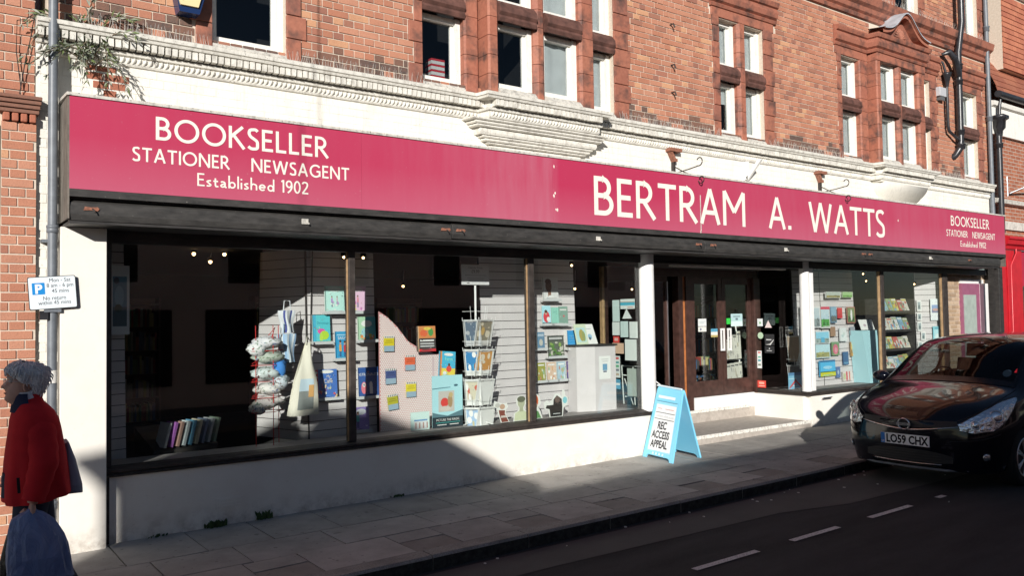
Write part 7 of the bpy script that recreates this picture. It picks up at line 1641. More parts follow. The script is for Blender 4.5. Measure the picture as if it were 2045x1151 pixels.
        e_ = patch([(1.46, 3.06), (1.75, 3.5), (1.97, 3.96)], [(1.54, 3.10), (1.82, 3.5), (2.04, 3.96)], 10, 1, 0.006, sg); bld(e_, 'window_trim', frit)
        e_ = patch([(2.32, 3.08), (2.32, 3.95)], [(2.39, 3.08), (2.39, 3.95)], 10, 1, 0.007, sg); bld(e_, 'door_pillar', frit)
        # headlight: swept-back almond
        hl = patch([(0.052, 3.20), (0.10, 2.86), (0.24, 2.78), (0.44, 3.10), (0.70, 3.80)], [(0.055, 3.85), (0.12, 4.02), (0.26, 4.10), (0.47, 4.10), (0.72, 3.94)], 24, 8, 0.008, sg)
        lens = G('headlight_lens', 0.08, 0.0, 0.8); lens.color((0.93, 0.95, 0.97)); lens.p.inputs['Metallic'].default_value = 0.9; lens.p.inputs['Roughness'].default_value = 0.25; lens.bump(lens.noise(28, 2, 0.4), 0.6, 0.03); lens.p.inputs['Coat Weight'].default_value = 1.0
        h = bld(hl, 'headlight', lens.mat)
        for (s, j, r) in ((0.125, 3.45, 0.044), (0.30, 3.55, 0.066)):
            i = ipos(s); c = S(i, j); nn = Nrm(i, j); c = c+nn*0.009
            d = (Vector((-1, 0.25, 0.15))+nn).normalized(); R = Vector((0, 0, 1)).rotation_difference(d).to_matrix().to_4x4()
            lamp = MB(); lamp.lathe([(r, 0.0), (r*1.0, 0.006), (r*0.86, 0.008), (r*0.8, 0.002), (r*0.45, -0.012), (0.001, -0.014)], (0, 0, 0), 20); lamp.xf(Matrix.Translation(c) @ R); lamp.v = [(x, y*sg, z) for x, y, z in lamp.v]
            o = lamp.build('reflector_ring', chrome, h); parts.append(o)
            l2 = MB(); l2.lathe([(r*0.80, 0.003), (r*0.6, 0.012), (r*0.3, 0.016), (0.001, 0.017)], (0, 0, 0), 18); l2.xf(Matrix.Translation(c) @ R); l2.v = [(x, y*sg, z) for x, y, z in l2.v]
            o = l2.build('lamp_lens', flat('lamp_glass', (0.75, 0.80, 0.85), 0.06, 0.85), h); parts.append(o)
        ol = MB(); pts = []
        for e in ([(0.052, 3.20), (0.10, 2.86), (0.24, 2.78), (0.44, 3.10), (0.70, 3.80)], [(0.72, 3.94), (0.47, 4.10), (0.26, 4.10), (0.12, 4.02), (0.055, 3.85), (0.052, 3.20)]):
            for (a0, b0), (a1, b1) in zip(e, e[1:]):
                for q in range(5): t = q/5; i = ipos(a0+(a1-a0)*t); v = S(i, b0+(b1-b0)*t)+Nrm(i, b0+(b1-b0)*t)*0.008; pts.append((v.x, v.y*sg, v.z))
        ol.tube(pts, 0.0045, 5); bld(ol, 'headlight_seal', trim)
        # bumper intakes, fog lamps
        li = []
        for k in range(13):
            t = k/12; y = 0.46*t; za = 0.265+0.02*t**3; zb = 0.40-0.05*t**3
            f = lambda z: (nose_pt(min(y, 0.30), z, 0.005).x if y < 0.29 else -0.004+0.05*((y-0.29)/0.2)**1.3-0.010)
            li.append([(f(za+(zb-za)*q/4), y*sg, za+(zb-za)*q/4) for q in range(5)])
        bld(MB().grid(li), 'lower_intake', trim)
        bld(patch([(0.16, 0.95), (0.22, 0.95)], [(0.15, 1.5), (0.21, 1.5)], 4, 4, 0.004, sg), 'fog_recess', trim)
        i = ipos(0.175); c = S(i, 1.22)+Nrm(i, 1.22)*0.008; nn = Nrm(i, 1.22); R = Vector((0, 0, 1)).rotation_difference(nn).to_matrix().to_4x4()
        fg = MB(); fg.lathe([(0.036, 0.0), (0.036, 0.004), (0.02, 0.008), (0.001, 0.009)], (0, 0, 0), 16); fg.xf(Matrix.Translation(c) @ R); fg.v = [(x, y*sg, z) for x, y, z in fg.v]; bld(fg, 'fog_lamp', lens.mat)
        # upper grille: dark slot between the lamps, chrome wing below it
        gp = []
        for k in range(13):
            t = k/12; y = 0.50*t; zc = 0.628+0.035*t**1.6; zt = 0.700+0.012*t
            sN = 0.0 if y < 0.30 else 0.06*((y-0.30)/0.22)**1.4
            lo = (nose_pt(min(y, 0.335), zc, 0.006) if y < 0.30 else Vector((sN-0.006, y, zc))); hi = (nose_pt(min(y, 0.22), zt, 0.004) if y < 0.22 else Vector((0.012+0.055*((y-0.22)/0.28)-0.008, y, zt)))
            gp.append([(lo.x+(hi.x-lo.x)*q/4, y*sg, lo.z+(hi.z-lo.z)*q/4) for q in range(5)])
        bld(MB().grid(gp), 'grille', trim)
        cv = MB(); P0 = []
        for k in range(17):
            t = k/16; y = 0.035+0.50*t; z = 0.600+0.062*t**1.35; x = (nose_pt(min(y, 0.33), z).x if y < 0.31 else 0.075*((y-0.31)/0.23)**1.3-0.004)-0.010; th = 0.020*(1-t)+0.007
            P0.append([(x, y*sg, z-th*0.5), (x-0.008, y*sg, z), (x, y*sg, z+th*0.5), (x+0.014, y*sg, z)])
        cv.grid(P0, closed=True); bld(cv, 'chrome_bar', chrome)
        # bonnet shut line
        sl = MB(); pts = []
        for k in range(12):
            t = k/11; i = ipos(0.07+0.80*t); j = 4.12+0.12*t; v = S(i, j)+Nrm(i, j)*0.0015; pts.append((v.x, v.y*sg, v.z))
        sl.tube(pts, 0.0035, 4); bld(sl, 'bonnet_seam', trim)
        dl = MB(); dl.tube([(lambda v: (v.x, v.y*sg, v.z))(S(ipos(1.30), 0.4+2.7*k/8)+Nrm(ipos(1.30), 0.4+2.7*k/8)*0.001) for k in range(9)], 0.003, 4); bld(dl, 'door_seam', trim)
        bm_ = MB(); bm_.tube([(lambda v: (v.x, v.y*sg, v.z))(S(ipos(0.02+0.3*k/9), 2.35+0.15*k/9)+Nrm(ipos(0.02+0.3*k/9), 2.35+0.15*k/9)*0.001) for k in range(10)], 0.003, 4); bld(bm_, 'bumper_seam', trim)
        # mirror
        mm = MB(); P_ = []
        for a in range(9):
            t = math.pi*a/8; P_.append([(1.22+0.075*math.sin(t)*math.cos(2*math.pi*k/12)*(1.15 if math.cos(2*math.pi*k/12) < 0 else 0.7), (0.94-0.105*math.cos(t))*sg, 1.045+0.068*math.sin(t)*math.sin(2*math.pi*k/12)) for k in range(12)])
        mm.grid(P_, closed=True); mm.tube([(1.25, 0.80*sg, 0.99), (1.22, 0.88*sg, 1.01)], 0.022, 8); bld(mm, 'door_mirror', paint)
        # wheels
        for sc_ in (0.80, 3.36):
            ty = MB(); ty.lathe([(0.20, -0.095), (0.27, -0.10), (0.295, -0.085), (0.302, -0.05), (0.302, 0.05), (0.295, 0.085), (0.27, 0.10), (0.20, 0.095)], (0, 0, 0), 36, axis='y'); ty.xf(Matrix.Translation((sc_, 0.735*sg, 0.302))); tyo = bld(ty, 'wheel', rubber)
            rm = MB(); R0 = 0.205
            rm.lathe([(R0, 0.0), (R0, 0.03), (R0-0.016, 0.03), (R0-0.02, -0.02)], (0, 0, 0), 36, axis='y')
            for k in range(7):
                a = 2*math.pi*k/7
                for d in (-0.10, 0.10):
                    rm.tube([(0.035*math.cos(a), 0.015, 0.035*math.sin(a)), (0.12*math.cos(a+d*0.6), 0.024, 0.12*math.sin(a+d*0.6)), ((R0-0.008)*math.cos(a+d), 0.022, (R0-0.008)*math.sin(a+d))], [0.016, 0.012, 0.012], 6)
            rm.lathe([(0.05, -0.02), (0.05, 0.025), (0.03, 0.034), (0.001, 0.036)], (0, 0, 0), 18, axis='y')
            rm.v = [(x, y*1.0, z) for x, y, z in rm.v]
            rm.xf(Matrix.Translation((sc_, (0.735+0.07)*sg, 0.302)) @ Matrix.Diagonal((1, sg, 1, 1))); o = rm.build('rim', MAT['alu'], tyo); parts.append(o)
            dk = MB(); dk.lathe([(0.20, 0.0), (0.20, 0.01)], (0, 0, 0), 24, axis='y'); dk.xf(Matrix.Translation((sc_, (0.735+0.02)*sg, 0.302))); o = dk.build('brake_disc', trim, tyo); parts.append(o)
    # inner dark tub so nothing shows through, seats, dash, wheel
    tub = MB(); tub.box(0.10, 3.8, -0.60, 0.60, 0.20, 0.56); tub.box(0.50, 1.12, -0.70, 0.70, 0.56, 0.86); tub.box(3.3, 3.7, -0.6, 0.6, 0.56, 0.95); tub.box(0.30, 1.1, -0.45, 0.45, 0.24, 0.7); bld(tub, 'floor_pan', trim)
    dash = MB(); dash.prism([(0.95, 0.86), (1.35, 0.84), (1.45, 0.98), (1.2, 1.06), (0.95, 1.02)], (0, -0.72, 0), (1, 0, 0), (0, 0, 1), (0, 1.44, 0)); bld(dash, 'dashboard', trim)
    for y in (-0.36, 0.36):
        st = MB(); st.prism([(1.95, 0.56), (2.35, 0.56), (2.55, 1.20), (2.45, 1.22), (2.28, 0.72), (1.92, 0.68)], (0, y-0.22, 0), (1, 0, 0), (0, 0, 1), (0, 0.44, 0)); st.prism([(2.46, 1.24), (2.54, 1.24), (2.57, 1.40), (2.49, 1.40)], (0, y-0.12, 0), (1, 0, 0), (0, 0, 1), (0, 0.24, 0)); bld(st, 'seat', flat('seat_cloth', (0.02, 0.02, 0.022), 0.9))
    sw = MB(); sw.tube([(1.55+0.06*math.cos(a*0.3927), 0.36+0.18*math.sin(a*0.3927)*1.0, 0.98+0.17*math.cos(a*0.3927)) for a in range(17)], 0.013, 6); bld(sw, 'steering_wheel', trim)
    disc = MB((0.25, 0.45, 0.62)); disc.lathe([(0.045, 0), (0.045, 0.002)], (0, 0, 0), 18); 
    v = S(ipos(1.08), 4.75); disc.xf(Matrix.Translation((v.x+0.012, -v.y, v.z-0.01)) @ Matrix.Rotation(-0.95, 4, 'Y')); d_ = bld(disc, 'tax_disc', MAT['print'])
    # number plate
    pl = MB((0.90, 0.90, 0.88)); X0 = -0.046
    pl.box(X0, X0+0.014, -0.26, 0.26, 0.435, 0.546); pl.box(X0+0.013, X0+0.03, -0.15, 0.15, 0.45, 0.53); 
    fy = Vector((0, -1, 0)); 
    pl2 = MB((0.04, 0.20, 0.58)); pl2.box(X0-0.0012, X0, 0.215, 0.26, 0.436, 0.545)
    tx = MB(); add_text(tx, 'LO59 CHX', 0.118, (X0-0.0015, -0.022, 0.450), fy, (0, 0, 1), (0.012, 0.012, 0.014), 'CENTER', bold=0.004, sx=0.80)
    add_text(tx, 'GB', 0.025, (X0-0.002, 0.238, 0.448), fy, (0, 0, 1), (0.75, 0.75, 0.72), 'CENTER')
    po = bld(pl, 'number_plate', MAT['gloss'])
    for mb_, nm in ((pl2, 'plate_flash'), (tx, 'plate_lettering')):
        o = mb_.build(nm, MAT['gloss'], po); parts.append(o)
    # badge: ring and bar
    bd = MB(); c = Vector((-0.022, 0, 0.655))
    bd.tube([(c.x-0.028, 0.062*math.sin(a*0.2618), c.z+0.056*math.cos(a*0.2618)) for a in range(25)], 0.0085, 8); bd.box(c.x-0.040, c.x-0.020, -0.076, 0.076, c.z-0.014, c.z+0.014)
    bo = bld(bd, 'badge', chrome)
    bt = MB(); add_text(bt, 'NISSAN', 0.026, (c.x-0.0406, 0, c.z-0.009), fy, (0, 0, 1), (0.03, 0.03, 0.03), 'CENTER', sx=0.95); o = bt.build('badge_lettering', MAT['gloss'], bo); parts.append(o)
    # lower grille bars and lip
    lg = MB()
    for k in range(4): lg.tube([(-0.006, -0.36, 0.285+k*0.028), (-0.034, -0.15, 0.285+k*0.028), (-0.037, 0, 0.285+k*0.028), (-0.034, 0.15, 0.285+k*0.028), (-0.006, 0.36, 0.285+k*0.028)], 0.003, 5)
    bld(lg, 'intake_bar', trim)
    lp = MB(); lp.tube([(0.10, -0.58, 0.215), (0.02, -0.38, 0.205), (0.0, 0, 0.205), (0.02, 0.38, 0.205), (0.10, 0.58, 0.215)], 0.014, 6); bld(lp, 'bumper_lip', MAT['pipe_grey'])
    cb_ = MB(); cb_.tube([(-0.002, -0.36, 0.262), (-0.034, -0.15, 0.258), (-0.038, 0, 0.258), (-0.034, 0.15, 0.258), (-0.002, 0.36, 0.262)], 0.005, 6); bld(cb_, 'intake_trim', chrome)
    wp = MB(); wp.tube([(0.93, 0.1, 1.055), (1.0, -0.3, 1.07), (1.06, -0.62, 1.06)], 0.008, 5); wp.tube([(0.92, 0.45, 1.045), (0.97, 0.1, 1.065), (1.0, -0.2, 1.07)], 0.008, 5); bld(wp, 'wiper', trim)
    return car, parts
car, car_parts = make_car()
CU, CY = 7.56, -2.90
ang = 0.012
MX = Matrix.Translation((CU, CY, road_z(CU+1.5, CY)-0.004)) @ Matrix.Rotation(ang, 4, 'Z') @ Matrix.Rotation(-0.0083, 4, 'Y')
car.location = (0, 0, 0)
for o in car_parts: o.data.transform(MX)
car.location = (CU+2.0, CY, road_z(CU+2, CY))
for o in car_parts:
    if o.parent is car: o.matrix_parent_inverse = Matrix.Translation(-car.location)
# ------------------------------------------------------------------ A-board on the pavement
ab = thing('pavement_board', 'sky blue plastic A-board with a newspaper poster in front of the entrance', 'sign', (6.62, -0.4, 0.05))
BL, BR, TL, TR = Vector((6.45, -0.08, 0.052)), Vector((6.34, -0.68, 0.052)), Vector((6.63, -0.20, 0.925)), Vector((6.545, -0.69, 0.905))
CL, CR = Vector((6.97, -0.10, 0.056)), Vector((6.86, -0.66, 0.056))
SKY = (0.22, 0.62, 0.85)
def bil(a, b, c, d, x, y): return (a*(1-x)+b*x)*(1-y)+(d*(1-x)+c*x)*y
def board(name, A, B, C, D, th, flip=False):
    n = (B-A).cross(D-A).normalized()
    if flip: n = -n
    m = MB(SKY)
    out = [(0, 0), (0.10, 0), (0.12, 0.035), (0.18, 0.05), (0.82, 0.05), (0.88, 0.035), (0.90, 0), (1, 0), (1, 0.97), (0.97, 1), (0.03, 1), (0, 0.97)]
    f = [bil(A, B, C, D, x, y) for x, y in out]; k = [p-n*th for p in f]; N = len(out)
    # fan-safe: build as strips
    m.add(f, [(0, 1, 2, 11), (2, 3, 10, 11), (3, 4, 9, 10), (4, 5, 8, 9), (5, 6, 7, 8)]); m.add(k, [(11, 2, 1, 0), (11, 10, 3, 2), (10, 9, 4, 3), (9, 8, 5, 4), (8, 7, 6, 5)])
    m.add(f+k, [(i, N+i, N+(i+1) % N, (i+1) % N) for i in range(N)])
    return m.build(name, MAT['gloss'], ab, fix=True), n
f_o, nF = board('front_leaf', BL, BR, TR, TL, 0.022)
if nF.x > 0: nF = -nF
b_o, nB = board('rear_leaf', CL, CR, TR+Vector((0.012, 0, -0.004)), TL+Vector((0.012, 0, -0.004)), 0.022)
MB((0.7, 0.8, 0.85)).tube([TL+Vector((0.005, 0.01, 0.012)), TR+Vector((0.005, 0.02, 0.012))], 0.012, 8).build('hinge', MAT['gloss'], ab)
def on_board(name, x0, y0, x1, y1, c, lift, extra=None):
    m = MB(c); q = [bil(BL, BR, TR, TL, x, y)+nF*lift for x, y in ((x0, y0), (x1, y0), (x1, y1), (x0, y1))]; m.add(q, [(0, 1, 2, 3)])
    return m
uxb = (BR-BL).normalized(); upb = ((TL+TR)/2-(BL+BR)/2).normalized()
m = on_board('x', 0.10, 0.10, 0.90, 0.80, (0.30, 0.66, 0.84), 0.002); m.join(on_board('x', 0.13, 0.12, 0.88, 0.76, (0.78, 0.79, 0.80), 0.004)); m.join(on_board('x', 0.12, 0.845, 0.78, 0.885, (0.72, 0.80, 0.84), 0.003))
for y, x0, x1, c in ((0.70, 0.2, 0.36, (0.55, 0.25, 0.22)), (0.70, 0.48, 0.8, (0.55, 0.25, 0.22)), (0.645, 0.15, 0.86, (0.06, 0.06, 0.06)), (0.555, 0.15, 0.86, (0.06, 0.06, 0.06)), (0.80, 0.1, 0.9, (0.05, 0.2, 0.3))):
    m.join(on_board('x', x0, y, x1, y+0.008, c, 0.006))
R2 = random.Random(5)
for k in range(16): x = 0.2+0.04*k; m.join(on_board('x', x, 0.585, x+0.02, 0.585+R2.uniform(0.01, 0.035), (0.55, 0.56, 0.56), 0.0065))
for k in range(4): x = 0.30+0.11*k; m.join(on_board('x', x, 0.065, x+0.055, 0.095, (0.62, 0.74, 0.80), 0.003))
m.build('poster', MAT['print'], f_o)
m = MB()
for tx, y, s in (('REC', 0.425, 0.128), ('ACCESS', 0.295, 0.128), ('APPEAL', 0.165, 0.128)):
    o = bil(BL, BR, TR, TL, 0.48, y)+nF*0.0075; add_text(m, tx, s, o, uxb, upb, (0.045, 0.045, 0.05), 'CENTER', bold=0.0035, sx=0.78)
m.build('poster_lettering', MAT['tint'], f_o)
# ------------------------------------------------------------------ the walker
PX, PY = -0.43, -1.78
per = thing('person', 'white haired person in a red coat walking left past the pier', 'person', (PX, PY, gz(PX)))
skin_m = simple('skin', (0.62, 0.36, 0.27), 0.55, var=0.08, scale=25)
def ringhead():
    R = [(-0.085, -0.030, 0.062, 0.050, 0), (-0.05, -0.034, 0.062, 0.050, 0), (-0.02, -0.046, 0.064, 0.052, 0), (-0.004, -0.076, 0.064, 0.046, 0), (0.008, -0.089, 0.066, 0.050, 0), (0.022, -0.091, 0.07, 0.056, 0), (0.034, -0.086, 0.074, 0.060, 0), (0.044, -0.091, 0.078, 0.062, 0), (0.052, -0.087, 0.08, 0.064, 0), (0.060, -0.091, 0.082, 0.066, 0.0), (0.070, -0.088, 0.085, 0.067, 0.008), (0.080, -0.086, 0.088, 0.069, 0.028), (0.088, -0.085, 0.09, 0.070, 0.032), (0.100, -0.084, 0.093, 0.071, 0.024), (0.113, -0.083, 0.096, 0.072, 0.014), (0.124, -0.082, 0.098, 0.073, 0.006), (0.138, -0.090, 0.099, 0.074, 0), (0.150, -0.093, 0.099, 0.075, 0), (0.170, -0.090, 0.098, 0.074, 0), (0.190, -0.078, 0.09, 0.068, 0), (0.208, -0.056, 0.072, 0.054, 0), (0.222, -0.025, 0.04, 0.030, 0), (0.228, 0.0, 0.012, 0.006, 0)]
    P = []; N = 40
    for z, xf, xb, w, nb in R:
        row = []; c = (xf+xb)/2; a = (xb-xf)/2
        for k in range(N):
            t = 2*math.pi*k/N; ct, st = math.cos(t), math.sin(t); e = 0.86
            x = c+a*math.copysign(abs(ct)**e, ct); y = w*math.copysign(abs(st)**e, st)
            if ct < 0:
                x -= nb*math.exp(-(y/0.013)**2)
                if 0.11 < z < 0.135: x += 0.010*math.exp(-((abs(y)-0.032)/0.016)**2)
            row.append((x, y, z))
        P.append(row)
    return P
HO = Vector((-0.452, PY, 1.358)); HR = Matrix.Translation(HO) @ Matrix.Rotation(0.10, 4, 'Y') @ Matrix.Rotation(0.04, 4, 'Z')
body = MB(); hd = MB().grid(ringhead(), closed=True)
for sg in (-1, 1):     # ears
    ear = MB(); pts = [(0.012+0.020*math.cos(a), sg*(0.073+0.006*math.sin(a*0.5)), 0.098+0.030*math.sin(a)) for a in [k*0.45 for k in range(13)]]
    ear.tube(pts, [0.006+0.002*math.sin(k) for k in range(13)], 6); ear.lathe([(0.016, 0.0), (0.017, 0.005), (0.010, 0.008), (0.001, 0.008)], (0, 0, 0), 10, axis='y'); hd.join(MB().join(ear) if True else ear)
hd.xf(HR)
# trunk, limbs and hands as tapered tubes meeting inside one surface
def limb(pts, rs, n=12): body.tube(pts, rs, n)
limb([(-0.385, PY, 0.80), (-0.38, PY, 0.95), (-0.375, PY, 1.10), (-0.37, PY, 1.22), (-0.385, PY, 1.32), (-0.43, PY, 1.40)], [0.12, 0.12, 0.11, 0.095, 0.06, 0.05], 16)
gz0 = gz(PX)
legs = (((-0.39, PY-0.085, 0.86), (-0.45, PY-0.09, 0.46), (-0.40, PY-0.09, 0.10)), ((-0.38, PY+0.085, 0.86), (-0.32, PY+0.09, 0.47), (-0.16, PY+0.09, 0.13)))
for a, b, c in legs: limb([a, b, c], [0.085, 0.055, 0.04])
armL = [(-0.37, PY-0.13, 1.24), (-0.355, PY-0.235, 1.02), (-0.415, PY-0.225, 0.785)]
armR = [(-0.37, PY+0.13, 1.24), (-0.33, PY+0.235, 1.03), (-0.46, PY+0.20, 0.90)]
for a in (armL, armR): limb(a, [0.05, 0.042, 0.028])
def hand(w, d, side):
    """palm and five curled fingers hanging from the wrist w along d"""
    w = Vector(w); d = Vector(d).normalized(); s = Vector((1, 0, 0)); s = (s-d*s.dot(d)).normalized(); nrm = d.cross(s)*side
    palm = [w, w+d*0.03, w+d*0.07, w+d*0.088]; body.tube(palm, [0.026, 0.036, 0.040, 0.030], 10, flat=0.55)
    for k, L in enumerate((0.062, 0.074, 0.070, 0.056)):
        b = w+d*0.080+s*(-0.030+0.020*k); p = [b]
        for j, an in enumerate((0.5, 1.4, 2.4)):
            dd = d*math.cos(an)+nrm*math.sin(an); b = b+dd*L*(0.42, 0.32, 0.26)[j]; p.append(b)
        body.tube(p, [0.0095, 0.009, 0.008, 0.0065], 7)
    b = w+d*0.035-s*0.034; body.tube([b, b+d*0.02-s*0.016+nrm*0.012, b+d*0.042-s*0.006+nrm*0.03, b+d*0.055+s*0.012+nrm*0.036], [0.012, 0.011, 0.009, 0.007], 7)
hand(armL[2], (-0.05, 0.05, -1), -1); hand(armR[2], (-0.5, -0.2, -0.7), 1)
body.join(hd); bo = body.build('body', skin_m, per)
# face details
m = MB((0.55, 0.55, 0.53))
for sg in (-1, 1): m.lathe([(0.001, -0.011), (0.008, -0.007), (0.011, 0), (0.008, 0.007), (0.001, 0.011)], (-0.074, sg*0.031, 0.122), 10)
m.xf(HR); eye = m.build('eye', MAT['gloss'], bo)
m = MB((0.30, 0.09, 0.08)); m.tube([(-0.072, -0.026, 0.047), (-0.090, -0.012, 0.048), (-0.0945, 0, 0.0475), (-0.090, 0.012, 0.048), (-0.072, 0.026, 0.047)], 0.004, 6); m.xf(HR); m.build('lips', MAT['tint'], bo)
for sg in (-1, 1):
    m = MB((0.45, 0.44, 0.43)).tube([(-0.088, sg*0.014, 0.142), (-0.080, sg*0.05, 0.140), (-0.068, sg*0.06, 0.134)], 0.004, 5); m.xf(HR); m.build('eyebrow', MAT['tint'], bo)
gl = thing('glasses', 'thin metal glasses on the walking person', 'glasses', HO+Vector((-0.09, 0, 0.12)))
m = MB()
for sg in (-1, 1):
    m.tube([(-0.102+0.012*(abs(math.cos(a))*0.3), sg*(0.034+0.024*math.cos(a)), 0.118+0.018*math.sin(a)) for a in [k*0.5236 for k in range(13)]], 0.0016, 5)
    m.tube([(-0.098, sg*0.058, 0.124), (-0.06, sg*0.076, 0.124), (0.01, sg*0.080, 0.120), (0.026, sg*0.080, 0.108)], 0.0018, 5)
m.tube([(-0.106, -0.012, 0.120), (-0.108, 0, 0.124), (-0.106, 0.012, 0.120)], 0.0016, 5); m.xf(HR); m.build('frame', MAT['alu'], gl)
# hair: cap with tousled locks
g = G('white_hair', 0.75)
w1 = g.n('ShaderNodeTexNoise'); w1.inputs['Scale'].default_value = 1.0; w1.inputs['Detail'].default_value = 4
g.l(g.pos((60, 60, 220)), w1.inputs['Vector']); hc = g.ramp(w1.outputs['Fac'], [(0.3, (0.62, 0.61, 0.61)), (0.7, (0.86, 0.86, 0.86))]); g.color(hc); g.bump(w1.outputs['Fac'], 0.5, 0.006); MAT['hair'] = g.mat
R3 = random.Random(3); N = 48; RT = [(-0.085, -0.030, 0.062, 0.050), (-0.02, -0.046, 0.064, 0.052), (0.022, -0.091, 0.07, 0.056), (0.060, -0.091, 0.082, 0.066), (0.100, -0.084, 0.093, 0.071), (0.138, -0.090, 0.099, 0.074), (0.170, -0.090, 0.098, 0.074), (0.190, -0.078, 0.09, 0.068), (0.208, -0.056, 0.072, 0.054), (0.222, -0.025, 0.04, 0.030), (0.230, -0.004, 0.014, 0.008)]
HLN = [(-1.0, 0.172), (-0.75, 0.162), (-0.5, 0.140), (-0.25, 0.118), (-0.05, 0.108), (0.12, 0.112), (0.28, 0.085), (0.5, 0.040), (0.75, 0.012), (1.0, 0.004)]
def lerp_tab(T, x):
    if x <= T[0][0]: return T[0][1:]
    for a, b in zip(T, T[1:]):
        if x <= b[0]: f = (x-a[0])/(b[0]-a[0]); return tuple(p+(q-p)*f for p, q in zip(a[1:], b[1:]))
    return T[-1][1:]
P = []
for i in range(17):
    v = i/16; row = []
    for k in range(N):
        t = 2*math.pi*k/N; ct, st = math.cos(t), math.sin(t); hl = lerp_tab(HLN, ct)[0]; z = hl+(0.230-hl)*math.sin(v*math.pi/2)
        xf, xb, w = lerp_tab(RT, z); th = 0.004+0.024*math.sin(math.pi*min(1, 0.12+v*0.9))**0.7+0.0035*math.sin(6*t+5*v)+0.002*math.sin(13*t-8*v)
        c = (xf+xb)/2; a = (xb-xf)/2; e = 0.9
        row.append((c+(a+th*(1.25 if ct > 0 else 0.9))*math.copysign(abs(ct)**e, ct), (w+th)*math.copysign(abs(st)**e, st), z+th*0.8*v))
    P.append(row)
m = MB().grid(P, closed=True); m.add(P[-1], [tuple(range(N))], None, True)
for _ in range(620):
    i = R3.randint(0, 14); k = R3.randint(0, N-1); p = Vector(P[i][k]); q = Vector(P[min(i+2, 16)][(k+R3.choice((-1, 0, 0, 1))) % N]); out = (p-Vector((0, 0, 0.12))).normalized(); tan = (p-q).normalized() if (p-q).length > 1e-5 else Vector((1, 0, 0))
    L = R3.uniform(0.018, 0.038); d = (tan+Vector((0.35, 0, -0.1))).normalized(); s0 = p-d*L*0.3+out*0.0015
    m.tube([s0, p+d*L*0.35+out*0.0035, p+d*L*0.9-out*0.001], [0.0025, 0.0036, 0.0006], 5, caps=False)
m.xf(HR); m.build('hair', MAT['hair'], per)
# coat: one lofted shell with folds, plus sleeves
g = G('red_fleece', 0.92); f1 = g.noise(6, 5, 0.6); g.color(g.ramp(f1, [(0.3, (0.50, 0.008, 0.014)), (0.7, (0.66, 0.014, 0.022))])); g.bump(g.noise(170, 3), 0.35, 0.003); MAT['coat'] = g.mat
CR_ = [(0.775, -0.545, -0.185, 0.225), (0.80, -0.548, -0.188, 0.228), (0.90, -0.545, -0.200, 0.226), (1.00, -0.538, -0.215, 0.222), (1.10, -0.530, -0.228, 0.220), (1.18, -0.522, -0.240, 0.222), (1.25, -0.512, -0.256, 0.215), (1.30, -0.500, -0.282, 0.185), (1.335, -0.488, -0.312, 0.135), (1.36, -0.482, -0.335, 0.090), (1.385, -0.487, -0.345, 0.076), (1.405, -0.490, -0.348, 0.075)]
P = []; N = 56
for i, (z, xf, xb, w) in enumerate(CR_):
    row = []; c = (xf+xb)/2; a = (xb-xf)/2; fd = max(0, 1-(z-0.775)/0.5)
    for k in range(N):
        t = 2*math.pi*k/N; ct, st = math.cos(t), math.sin(t); q = 1+0.035*fd*math.sin(7*t+1.0)+0.02*fd*math.sin(13*t+z*9)+0.012*math.sin(4*t+z*21)
        zz = z+(0.035*max(0, ct)*fd-0.012*max(0, -ct)*fd); row.append((c+a*q*math.copysign(abs(ct)**0.82, ct), PY+w*q*math.copysign(abs(st)**0.82, st), zz))
    P.append(row)
ct_ = MB().grid(P, closed=True)
inner = [[((x-PX)*0.97+PX, (y-PY)*0.97+PY, z+0.002) for x, y, z in r] for r in P]; im = MB().grid(inner[:4], closed=True); im.f = [list(reversed(q)) for q in im.f]; ct_.join(im)
def sleeve(pts, rs):
    n = 18; L = []
    for k in range(n+1):
        t = k/n*2; j = min(int(t), 1); f = t-j; p = Vector(pts[j]).lerp(Vector(pts[j+1]), f); L.append((p, (rs[j]+(rs[j+1]-rs[j])*f+0.003*math.sin(k*2.1))*min(1.0, 0.25+0.30*k)**0.6))
    ct_.tube([p for p, r in L], [r for p, r in L], 18)
sleeve([(-0.375, PY-0.125, 1.285), (-0.355, PY-0.222, 1.02), (-0.41, PY-0.222, 0.80)], (0.085, 0.078, 0.062))
sleeve([(-0.375, PY+0.125, 1.285), (-0.335, PY+0.222, 1.03), (-0.44, PY+0.20, 0.915)], (0.085, 0.078, 0.062))
co = ct_.build('coat', MAT['coat'], per)
m = MB((0.01, 0.006, 0.008)); m.prism([(-0.006, 0), (0.010, 0.0), (0.004, 0.09), (-0.012, 0.09)], (-0.485, PY-0.232, 0.85), (1, 0, 0), (0, 0, 1), (0, 0.004, 0)); m.build('pocket', MAT['tint'], co)
m = MB((0.012, 0.018, 0.055)); P = []
for z, xf, xb, w in ((1.30, -0.512, -0.30, 0.14), (1.35, -0.505, -0.325, 0.105), (1.395, -0.505, -0.335, 0.090), (1.41, -0.498, -0.340, 0.085)):
    P.append([((xf+xb)/2+(xb-xf)/2*math.cos(t), PY+w*math.sin(t), z+0.025*max(0, math.cos(t))) for t in [2*math.pi*k/30 for k in range(31)]])
m.grid([[p for p in r[8:23]] for r in P]); m.build('collar_lining', MAT['tint'], co)
m = MB((0.70, 0.71, 0.73)); P = []
for z, xf, xb, w in ((1.35, -0.500, -0.345, 0.083), (1.385, -0.508, -0.352, 0.080), (1.418, -0.505, -0.358, 0.074)):
    P.append([((xf+xb)/2+(xb-xf)/2*math.cos(t), PY+w*math.sin(t), z+0.035*max(0, math.cos(t))) for t in [2*math.pi*k/30 for k in range(31)]])
m.grid(P); m.build('shirt_collar', MAT['tint'], per)
